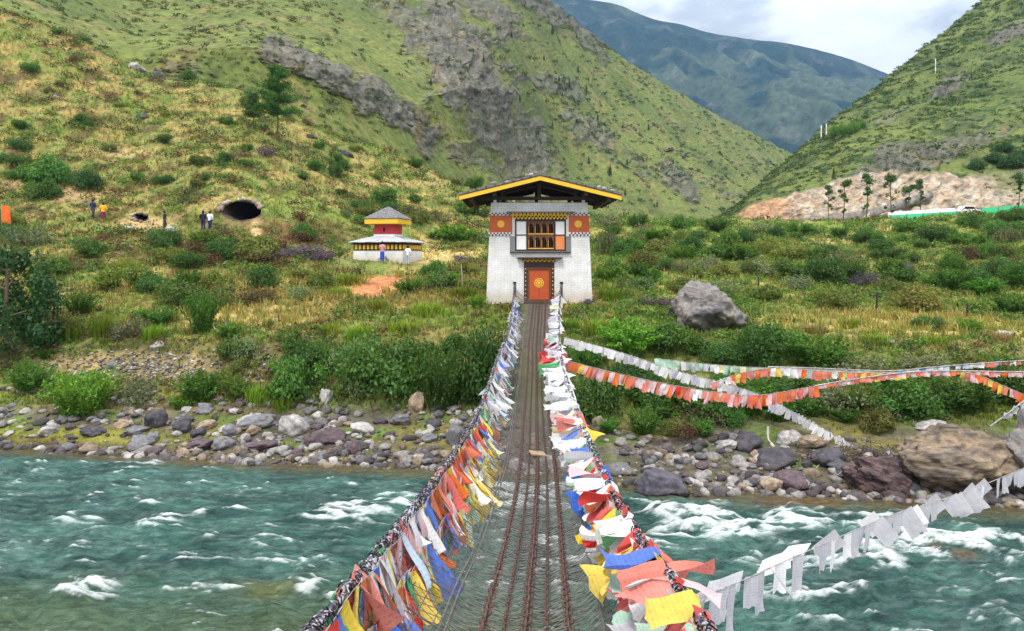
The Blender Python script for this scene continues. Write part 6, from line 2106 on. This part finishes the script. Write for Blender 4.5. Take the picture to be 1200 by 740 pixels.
def trunk_mesh(name, seed, r0, r1, z1=.95, limbs=8):
    r = np.random.default_rng(seed)
    t = np.linspace(-.03, z1, 12)
    P = np.stack([.012 * np.sin(t * 7 + seed), .012 * np.cos(t * 5), t], 1)
    parts = [tubes(P[None], (r0 + (r1 - r0) * np.linspace(0, 1, 12))[None], 8)]
    for q in range(limbs):
        z = r.uniform(.35, .9); a = r.uniform(0, 6.28); L = .34 * (1.1 - z)
        s = np.linspace(0, 1, 5)
        B = np.stack([np.cos(a) * L * s, np.sin(a) * L * s, z + .06 * s], 1)
        parts.append(tubes(B[None], (r1 * .9 * (1 - .6 * s))[None], 5))
    V, Q, _ = merge(parts)
    return mesh_np(name, V, Q, M['bark'], True)


def tree(name, label, base, height, width, crown, trunk, colour, group=None, rz=0.0):
    root = thing(name, label, 'tree', base, rz, group)
    t = link('trunk', trunk, root); t.scale = (width, width, height)
    c = link('crown', crown, root); c.scale = (width, width, height); c.color = tuple(colour) + (1,)
    return root


def build_trees():
    x, Y, z = hit(325, 166)
    tree('pine_tree', 'tall lone pine with tiered green branches standing on the left slope', (x, Y, z - .1), 84 / F * Y, 62 / F * Y * 1.15, crown_mesh('pine_crown', 601, 'pine'), trunk_mesh('pine_trunk', 602, .016, .006), (.055, .15, .026))
    x, Y, z = hit(297, 152)
    tree('pine_tree', 'faint small pine just left of the tall lone pine', (x, Y, z - .1), 42 / F * Y, 34 / F * Y, crown_mesh('pine_crown', 603, 'pine'), trunk_mesh('pine_trunk', 604, .02, .008), (.085, .15, .04))
    x, Y, z = hit(8, 425)
    tree('broadleaf_tree', 'big dark green tree at the left picture edge above the scree', (x - .3, Y + .4, z - .2), 142 / F * Y, 112 / F * Y, crown_mesh('broad_crown', 605, 'broad'), trunk_mesh('broad_trunk', 606, .03, .012, .8), (.034, .092, .025))
    x, Y, z = hit(393, 208)
    tree('young_tree', 'slender young light green tree on the slope right of the tall pine', (x, Y, z - .1), 32 / F * Y, 18 / F * Y, crown_mesh('broad_crown', 607, 'broad'), trunk_mesh('broad_trunk', 608, .03, .012, .8), (.07, .15, .03))
    G = 'thin trimmed trees along the road below the cutting'
    cr = [crown_mesh('roadside_crown', 620 + k, 'tuft') for k in range(7)]
    tr = trunk_mesh('roadside_trunk', 630, .012, .007, .9, 4)
    for k, (px, py, h, Y, lab) in enumerate(((971, 266, 44, 119, 'sparse thin roadside tree, leftmost before the pale cutting'), (989, 268, 52, 118.5, 'thin tall roadside tree second from left before the cutting'), (1016, 264, 60, 118, 'tallest thin roadside tree with a bushy top before the pale cutting'), (1044, 260, 58, 117.5, 'thin roadside tree at the left end of the green hoarding'), (1066, 260, 48, 117, 'thin roadside tree in front of the green hoarding, left of a pair'), (1079, 257, 50, 116.5, 'thin roadside tree in front of the green hoarding, right of a pair'), (1194, 250, 50, 112, 'thin ragged roadside tree near the right picture edge'))):
        x = (px - CX) / F * Y
        z = H - (py - HY) * Y / F
        z = min(z, float(hA(x, Y))) if abs(float(hA(x, Y)) - z) < 1.5 else z
        tree('roadside_tree', lab, (x, Y, float(hA(x, Y)) - .15), h / F * Y + max(0, H - (py - HY) * Y / F - float(hA(x, Y))), h / F * Y * .95, cr[k % 7], tr, (.05, .125, .03), G, k * 1.3)
    # small conifers and bushes standing singly on the mountain
    G = 'single conifers on the mountain side'
    cm = [crown_mesh('conifer', 640 + k, 'conifer') for k in range(4)]
    words = []
    for (px, py, h, lay) in ((656, 96, 10, 'B'), (669, 102, 11, 'B'), (678, 82, 8, 'B'), (690, 108, 9, 'B'), (716, 204, 14, 'B'), (737, 192, 9, 'B'), (760, 150, 8, 'B'), (612, 120, 9, 'B'), (640, 70, 8, 'B'), (566, 70, 10, 'B'), (600, 42, 9, 'B'), (648, 40, 12, 'B'), (702, 140, 8, 'B'), (735, 228, 9, 'B'), (770, 240, 8, 'B'), (790, 190, 7, 'B'), (690, 190, 9, 'B'), (650, 150, 9, 'B'), (505, 98, 10, 'B'), (470, 62, 9, 'B'),
                             (975, 208, 14, 'E')):
        p = layer_at(lay, px, py)
        o = link('conifer', random.choice(cm), None, (p[0], p[1], p[2] - .3))
        hh = h / F * p[1]
        o.scale = (hh * .8, hh * .8, hh); o.rotation_euler = (0, 0, random.uniform(0, 6))
        o.color = ((.03, .075, .028, 1) if lay == 'B' else (.045, .11, .025, 1))
        tag(o, '', 'tree', G)
        zone = ('on the hill above the pale cutting' if px < 1050 else 'on the hill above the right roadside') if lay == 'E' else 'high on the grey crag side' if py < 80 else 'on the upper spur' if py < 130 else 'on the lower spur' if px > 600 else 'near the crags'
        _PENDING.append((o, f'small dark conifer {zone}', px, py))
    # light green young trees on the hill shoulder
    for (px, py, h, w) in ((1146, 196, 14, 22), (1164, 190, 16, 24), (1184, 196, 22, 30), (1198, 186, 20, 26), (1176, 176, 14, 24), (976, 158, 15, 12), (985, 158, 18, 12), (993, 156, 16, 13), (1001, 153, 15, 12), (1009, 148, 12, 10)):
        p = layer_at('E', px, py)
        k = p[1] / F
        o = link('young_tree', LEAFY[px % 5], None, (p[0], p[1], p[2] - .3))
        o.scale = (w * k * .6, w * k * .6, h * k); o.rotation_euler = (0, 0, px)
        o.color = (.11, .24, .03, 1) if px < 1100 else (.045, .105, .03, 1)
        tag(o, '', 'tree', 'young trees on the hill shoulder' if px < 1100 else 'bushy trees above the road at the right edge')
        if px > 1100:
            o.name = 'bushy_tree'
        _PENDING.append((o, 'light green young tree on the hill shoulder by the prayer poles' if px < 1100 else 'dark bushy tree above the cutting at the right picture edge', px, py))
    # bleached dead branches
    x, Y, z = hit(262, 394)
    root = thing('dead_shrub', 'bleached bare dead branches sticking up from the left bank grass', 'dead shrub', (x, Y, z))
    r = random.Random(4)
    for (dx, dz) in ((-.5, .55), (-.25, .7), (.05, .62), (.15, 1.0), (.28, .95), (.55, .35), (-.1, .3)):
        t = np.linspace(0, 1, 7)
        P = np.stack([dx * t + .05 * np.sin(t * 6), .1 * np.sin(t * 3 + dx * 5), dz * t - .05], 1)
        v, f = tubes(P[None], (.035 * (1 - .75 * t))[None], 6)
        link('branch', mesh_np('branch', v, f, M['dead_wood'], True), root)
    # driftwood
    for (p, q, rad, lab) in (((900, 500, 24.8), (907, 522, 24.4), .05, 'curved pale driftwood stem upright near the pale rounded rock'), ((903, 520, 24.4), (928, 532, 24.0), .07, 'pale driftwood branch lying by the pale rounded rock'), ((945, 560, 22.9), (968, 536, 23.4), .03, 'thin white stick leaning beside the driftwood tangle'), ((1062, 560, 22.2), (1085, 590, 21.4), .03, 'thin forked root hanging down the big tan boulder')):
        P = px_line([p, ((p[0] + q[0]) / 2 - 3, (p[1] + q[1]) / 2 + 4, (p[2] + q[2]) / 2), q], 12)
        v, f = tubes((P - P[0])[None], (rad * np.linspace(1, .4, 12))[None], 6)
        o = link('driftwood', mesh_np('driftwood', v, f, M['dead_wood'], True), None, tuple(P[0]))
        tag(o, lab, 'driftwood')
    x, Y, z = hit(1010, 545)
    L = []
    rg = np.random.default_rng(8)
    for k in range(170):
        c = np.array([rg.normal(0, 1.1), rg.normal(0, .35), abs(rg.normal(0, .22)) + .05]); a = rg.normal(0, .5) + (0 if rg.random() < .7 else 1.5); ln = rg.uniform(.25, .9)
        d = np.array([math.cos(a), rg.normal(0, .3), math.sin(a) * .5]); t = np.linspace(-1, 1, 6)[:, None]
        L.append(c + d * t * ln * .5 + np.array([0, 0, 1]) * (t ** 2) * rg.normal(0, .12))
    v, f = tubes(np.array(L), .013, 3)
    o = link('driftwood_pile', mesh_np('driftwood', v, f, M['bark']), None, (x, Y + .3, z + .1))
    setting(o, 'stuff', 'tangle of washed-up twigs and roots beside the leaning boulder')


build_rocks()
build_bushes()
build_trees()
build_cover()

# ------------------------------------------------------------------ caves in the slope
def build_cave(cx, cy, rx, ry, label, name):
    ang = np.linspace(0, 2 * np.pi, 40, endpoint=False)
    rim = []
    for a in ang:
        px, py = cx + rx * 1.06 * math.cos(a), cy - ry * 1.06 * math.sin(a)
        x, Y, z = hit(px, py)
        rim.append((x, min(max(Y, 60), 71), z))
    rim = np.array(rim)
    c = rim.mean(0)
    root = thing(name, label, 'cave', tuple(c))
    outer = []
    for a in ang:
        x, Y, z = hit(cx + rx * 1.5 * math.cos(a), cy - ry * 1.5 * math.sin(a))
        outer.append((x, min(max(Y, 60), 72) + .15, z - .25))
    rings = [np.array(outer) - c, rim - c - np.array([0, .06, 0])]
    for d, k in ((.5, 1.0), (2, 1.1), (5, 1.15), (8.5, .9), (10, .08)):
        q = (rim - c) * k
        q[:, 1] = d + (rim[:, 1] - c[1]) * max(0, 1 - d)
        q += np.random.default_rng(int(d * 10)).normal(0, .06, q.shape)
        q[:, 2] = np.maximum(q[:, 2], rim[:, 2].min() - c[2] - .1)
        rings.append(q)
    V = np.stack(rings, 1).reshape(-1, 3)
    m = len(rings); n = len(ang)
    F_ = []
    for i in range(n):
        for j in range(m - 1):
            a, b = i * m + j, ((i + 1) % n) * m + j
            F_.append((a, a + 1, b + 1, b))
    link('hollow', mesh_np('hollow', V, np.array(F_), simple('cave_rock', (.07, .05, .038), .95, .4, 3, .6, .06), True), root)
    r = random.Random(int(cx))
    for k in range(30 if rx > 12 else 12):
        a = r.uniform(-.25, math.pi + .25) if rx > 12 else r.uniform(0, 6.28)
        kk = r.uniform(1.02, 1.22)
        x, Y, z = hit(cx + rx * kk * math.cos(a), cy - ry * kk * math.sin(a))
        o = link('rim_stone', RIM[k % len(RIM)], root, (x - c[0], Y - c[1] - .1, z - c[2]))
        s = r.uniform(.14, .34) * (1 if rx > 12 else .7)
        o.scale = (s * 1.3, s, s * .8); o.rotation_euler = (r.uniform(-.4, .4), r.uniform(-.4, .4), r.uniform(0, 6))
        o.color = r.choice(((.32, .24, .16, 1), (.24, .19, .14, 1), (.42, .36, .28, 1), (.18, .14, .12, 1)))


RIM = [rock_mesh('rim_stone', 700 + k, 2, 8, .15) for k in range(5)]
build_cave(*CAVES[0], 'wide dark cave mouth with a rubble rim dug into the left slope', 'cave')
build_cave(*CAVES[1], 'small dark hollow in the orange soil left of the cave mouth', 'hollow_cave')


# ------------------------------------------------------------------ people
def person(px, py, Y, label, top, bottom, skirt=False, facing=0.0, stride=0.12, hgt=1.68, arm=0.1, extra=None):
    x = (px - CX) / F * Y
    z = float(hA(x, Y))
    root = thing('person', label, 'person', (x, Y, z - .01), facing)
    k = hgt / 1.7
    # one continuous body grown from a skeleton
    J = [((0, 0, .95), .135), ((0, 0, 1.18), .125), ((0, 0, 1.38), .15), ((0, 0, 1.47), .06), ((0, -.01, 1.58), .095), ((0, 0, 1.68), .085)]
    E = [(0, 1), (1, 2), (2, 3), (3, 4), (4, 5)]
    for s in (-1, 1):
        st = stride * s
        b = len(J)
        J += [((s * .10, 0, .90), .095), ((s * .11, -st * .6 - .02, .50), .065), ((s * .11, st * .3 * -1 + .03, .10), .045), ((s * .12, -st * .5 - .13, .03), .035)]
        E += [(0, b), (b, b + 1), (b + 1, b + 2), (b + 2, b + 3)]
        b = len(J)
        J += [((s * .20, 0, 1.40), .06), ((s * .26, .02 + arm * s * .3, 1.14), .048), ((s * .25, -.10 - arm * (s > 0), .90 + .2 * arm), .036), ((s * .25, -.14 - arm * (s > 0), .82 + .2 * arm), .032)]
        E += [(2, b), (b, b + 1), (b + 1, b + 2), (b + 2, b + 3)]
    me = bpy.data.meshes.new('body')
    me.from_pydata([tuple(c * k for c in j[0]) for j in J], E, [])
    me.materials.append(M['skin'])
    o = link('body', me, root)
    o.modifiers.new('skin', 'SKIN').use_smooth_shade = True
    for v, j in zip(me.skin_vertices[0].data, J):
        v.radius = (j[1] * k, j[1] * k * .85)
    me.skin_vertices[0].data[0].use_root = True
    sb = o.modifiers.new('sub', 'SUBSURF'); sb.levels = 1; sb.render_levels = 2

    def loft(name, secs, mat, n=16):
        P = []
        for (cx_, cy_, cz_, a, b_) in secs:
            for q in range(n):
                g = 2 * math.pi * q / n
                P.append(((cx_ + a * math.cos(g)) * k, (cy_ + b_ * math.sin(g)) * k, cz_ * k))
        F_ = []
        for j in range(len(secs) - 1):
            for q in range(n):
                F_.append((j * n + q, j * n + (q + 1) % n, (j + 1) * n + (q + 1) % n, (j + 1) * n + q))
        return link(name, mesh_np(name, np.array(P), np.array(F_), mat, True), root)
    loft('shirt', [(0, 0, .86, .19, .145), (0, 0, 1.0, .185, .14), (0, 0, 1.2, .19, .14), (0, 0, 1.36, .225, .15), (0, 0, 1.44, .17, .12), (0, 0, 1.48, .075, .08)], top)
    for s in (-1, 1):
        a = arm
        loft('sleeve', [(s * .19, 0, 1.44, .05, .06), (s * .215, .005, 1.38, .085, .085), (s * .26, .02 + a * s * .3, 1.14, .072, .07), (s * .252, -.07 - a * (s > 0) * .7, .97 + .14 * a, .058, .056)], top, 10)
    if skirt:
        loft('skirt', [(0, 0, .12, .21, .19), (0, 0, .3, .205, .18), (0, 0, .7, .19, .155), (0, 0, .92, .18, .14), (0, 0, .98, .165, .13)], bottom)
    else:
        for s in (-1, 1):
            st = stride * s
            loft('trouser_leg', [(s * .09, 0, .95, .105, .125), (s * .10, 0, .86, .115, .125), (s * .11, -st * .6 - .02, .50, .085, .09), (s * .11, -st * .3 + .03, .12, .068, .075)], bottom, 12)
    # hair cap
    P = []
    loft('hair', [(0, .02, 1.50, .075, .07), (0, .025, 1.58, .112, .108), (0, .015, 1.68, .112, .115), (0, .01, 1.75, .07, .075), (0, .01, 1.775, .005, .005)], M['hair'], 14)
    for s in (-1, 1):
        loft('shoe', [(s * .115, -st_foot(stride, s), -.0, .05, .12), (s * .115, -st_foot(stride, s), .05, .055, .125), (s * .115, -st_foot(stride, s) + .04, .10, .04, .06)], M['dark_wood'], 10)
    return root


def st_foot(stride, s):
    return stride * s * .4 + .06


def cloth(name, col):
    return simple('cloth_' + name, col, .85, .18, 8, .3, .01)


CL = {k: cloth(k, c) for k, c in {'yellow': (.80, .42, .03), 'maroon': (.16, .02, .035), 'black': (.02, .02, .025), 'navy': (.025, .03, .10), 'white': (.72, .73, .76), 'pink': (.55, .26, .26), 'blue': (.03, .06, .42), 'grey': (.42, .45, .50), 'dark_grey': (.06, .06, .07), 'orange': (.75, .14, .02)}.items()}


def build_people():
    person(448, 317, 58.0, 'woman in a long blue skirt and pinkish top walking toward the shrine', CL['pink'], CL['blue'], True, math.radians(170), .1, 1.66)
    person(478, 309, 59.2, 'person in whitish clothes standing at the corner of the shrine wall', CL['white'], CL['grey'], False, math.radians(150), .05, 1.68)
    Yp = hit(121, 259)[1]
    person(121, 259, Yp, 'person in a bright yellow jacket and maroon cloth on the upper left path', CL['yellow'], CL['maroon'], True, math.radians(200), .12, 1.7)
    Yp = hit(109, 256)[1]
    person(109, 256, Yp, 'person in dark clothes just left of the person in yellow', CL['navy'], CL['dark_grey'], False, math.radians(160), .12, 1.75)
    Yp = hit(193, 269)[1]
    person(193, 269, Yp, 'person in black between the small hollow and the cave', CL['black'], CL['dark_grey'], False, math.radians(120), .15, 1.65)
    Yp = hit(237, 270)[1]
    person(238, 270, Yp, 'person in dark clothes, left one of the pair beside the cave', CL['black'], CL['navy'], False, math.radians(190), .1, 1.72)
    person(246, 269, Yp + .1, 'person in a white and blue top, right one of the pair beside the cave', CL['white'], CL['navy'], False, math.radians(170), .1, 1.7)
    # orange cloth on a pole at the left edge
    x, Y, z = hit(2, 268)
    root = thing('orange_banner', 'plain orange cloth banner on a short pole at the left picture edge', 'banner', (x, Y, z - .2))
    b = MB(); b.cyl(0, 0, 0, 2.3, .03, .025, M['dead_wood'], 8); b.build('pole', root)
    u, v = np.meshgrid(np.linspace(0, 1, 8), np.linspace(0, 1, 10), indexing='ij')
    V = np.stack([.03 + u * .75, .12 * np.sin(u * 5 + v * 2) * u, 2.2 - v * 1.5 - u * .12], -1).reshape(-1, 3)
    link('cloth', mesh_np('cloth', V, grid_faces(8, 10), CL['orange'], True), root)


build_people()


# ------------------------------------------------------------------ posts, poles, road furniture
def build_posts():
    for (px, py, h, w, mat, lab) in ((541, 340, 30, .05, 'dead_wood', 'pale thin post standing in the grass left of the gatehouse'),
                                     (784, 322, 13, .07, 'dark_wood', 'dark fence post second nearest the gatehouse on the right terrace'), (806, 324, 13, .07, 'dark_wood', 'dark fence post third from the gatehouse, beside the grey bush'),
                                     (851, 338, 12, .07, 'dark_wood', 'dark fence post with a short rail stub above the whitish boulder'), (889, 338, 13, .07, 'dark_wood', 'dark fence post above the deep green bush right of the whitish boulder'),
                                     (1028, 367, 24, .07, 'dark_wood', 'tall dark fence post at the left end of the dry meadow'), (1134, 372, 16, .07, 'dark_wood', 'dark fence post above the dry meadow toward the right'), (709, 322, 12, .07, 'dark_wood', 'dark fence post nearest the gatehouse on the right')):
        x, Y, z = hit(px, py)
        r = random.Random(px)
        t = np.linspace(0, 1, 7); hh = h / F * Y + .1
        P = np.stack([.05 * np.sin(t * 3 + px) * hh * .5, 0 * t, t * hh - .1], 1)
        v, f = tubes(P[None], (w * (1 - .25 * t))[None], 7)
        o = link('fence_post', mesh_np('fence_post', v, f, M[mat], True), None, (x, Y, z))
        tag(o, lab, 'post', 'posts in the grass')
    for (px, py, h, lay, lab) in ((961, 161, 17, 'E', 'white prayer pole on the hill shoulder, left of a pair'), (966, 158, 15, 'E', 'white prayer pole on the hill shoulder, right of a pair'), (1094, 86, 18, 'E', 'lone white prayer pole high on the right hill')):
        p = layer_at(lay, px, py)
        root = thing('prayer_pole', lab, 'flagpole', p, 0, 'white prayer poles on the hill')
        hh = h / F * p[1]
        b = MB(); b.cyl(0, 0, -.5, hh, .07, .05, M['white_paint'], 7); b.build('pole', root)
        u, v = np.meshgrid(np.linspace(0, 1, 4), np.linspace(0, 1, 14), indexing='ij')
        V = np.stack([.05 + u * .22, .1 * np.sin(v * 9 + u * 3), hh * .97 - v * hh * .8], -1).reshape(-1, 3)
        link('banner', mesh_np('banner', V, grid_faces(4, 14), M['white_paint'], True), root)
    # hoarding along the road edge: green below, white above
    def hoarding(a, bb, label, white):
        (p0, q0, Y0), (p1, q1, Y1) = a, bb
        n = 12
        A = []
        for k in range(n + 1):
            t = k / n
            Y = Y0 + (Y1 - Y0) * t; px = p0 + (p1 - p0) * t; py = q0 + (q1 - q0) * t
            x = (px - CX) / F * Y
            A.append((x, Y, H - (py - HY) * Y / F))
        A = np.array(A)
        root = thing('hoarding', label, 'hoarding', tuple(A[0]))
        A = A - A[0]
        def strip(z0, z1, dy, mat, name, lab=None):
            V = np.concatenate([np.stack([A + [0, dy, z0], A + [0, dy, z1], A + [0, dy + .06, z1], A + [0, dy + .06, z0]], 1).reshape(-1, 3)])
            F_ = []
            for i in range(n):
                for j in range(4):
                    F_.append((i * 4 + j, i * 4 + (j + 1) % 4, (i + 1) * 4 + (j + 1) % 4, (i + 1) * 4 + j))
            o = link(name, mesh_np(name, V, np.array(F_), mat), root)
            if lab:
                o['label'] = lab
        strip(-1.4, .95, 0, M['green_paint'], 'panel')
        if white:
            strip(.1, 1.5, .5, M['white_paint'], 'back_panel', 'white upper panel')
        for k in range(0, n + 1, 3):
            b = MB(); b.box(A[k][0] - .06, A[k][0] + .06, A[k][1] - .08, A[k][1] - .005, A[k][2] - 1.4, A[k][2] + 1.0, M['concrete']); b.build('post', root)
    hoarding((1043, 259, 116.5), (1121, 254.5, 114.5), 'long green hoarding with a white upper band along the road before the cutting', True)
    hoarding((1150, 250.5, 113.5), (1230, 245.5, 111), 'green hoarding continuing right of the white car to the picture edge', False)
    # retaining wall climbing the foot of the cutting
    P0 = [(930, 263, 257), (965, 262, 254), (1000, 258, 249), (1032, 251, 243), (1045, 246, 238), (1060, 240, 233), (1078, 234, 228), (1094, 228, 225)]
    V = []
    for (px, yb, yt) in P0:
        Y = 125.5
        x = (px - CX) / F * Y
        for (yy, dy) in ((yb + 4, 0), (yt, .35), (yt, .75), (yb + 4, 1.2)):
            V.append((x, Y + dy, H - (yy - HY) * Y / F))
    F_ = []
    for i in range(len(P0) - 1):
        for j in range(4):
            F_.append((i * 4 + j, i * 4 + (j + 1) % 4, (i + 1) * 4 + (j + 1) % 4, (i + 1) * 4 + j))
    V = np.array(V); b0 = V[0].copy()
    o = link('retaining_wall', mesh_np('retaining_wall', V - b0, np.array(F_ + [(0, 3, 2, 1), (len(V) - 4, len(V) - 3, len(V) - 2, len(V) - 1)]), simple('dusty_masonry', (.215, .19, .172), .9, .6, .9, .6, .1)), None, tuple(b0))
    tag(o, 'dark grey retaining wall rising along the foot of the pale road cutting', 'wall')
    # white car in the gap of the hoarding
    px, Y = 1135, 116.0
    x = (px - CX) / F * Y
    root = thing('car', 'white car parked in the gap between the two green hoardings', 'car', (x, Y, H - (252 - HY) * Y / F), math.radians(4))
    b = MB()
    b.prism([(-1.9, .3), (1.9, .3), (1.92, .75), (1.2, .88), (-1.85, .9), (-1.95, .6)], -.8, .8, M['white_paint'])
    b.prism([(-1.6, .9), (.95, .88), (.45, 1.42), (-1.2, 1.45)], -.7, .7, M['white_paint'])
    b.build('body', root, bevel=.05)
    b = MB(); b.prism([(-1.4, .95), (.75, .95), (.38, 1.34), (-1.12, 1.36)], -.72, -.701, M['black']); b.build('window', root)
    for wx in (-1.15, 1.2):
        b = MB(); b.cyl(wx, .32, -.86, -.66, .32, .32, M['black'], 16, axis='y'); b.cyl(wx, .32, -.88, -.861, .18, .18, M['concrete'], 12, axis='y'); b.build('wheel', root)


build_posts()
settle_labels()

# ------------------------------------------------------------------ air of the valley
def build_haze(density):
    b = MB()
    m, nt = new_mat('valley_air')
    v = nd(nt, 'ShaderNodeVolumePrincipled')
    v.inputs['Color'].default_value = (.34, .62, 1.0, 1)
    v.inputs['Density'].default_value = density
    v.inputs['Anisotropy'].default_value = 0.0
    nd(nt, 'ShaderNodeOutputMaterial', i_Volume=v.outputs[0])
    b.box(-4200, 4200, -60, 4300, -400, 2200, m)
    setting(b.build('haze'), 'stuff', 'thin bluish air between the viewer and the far mountain')


build_haze(HAZE)
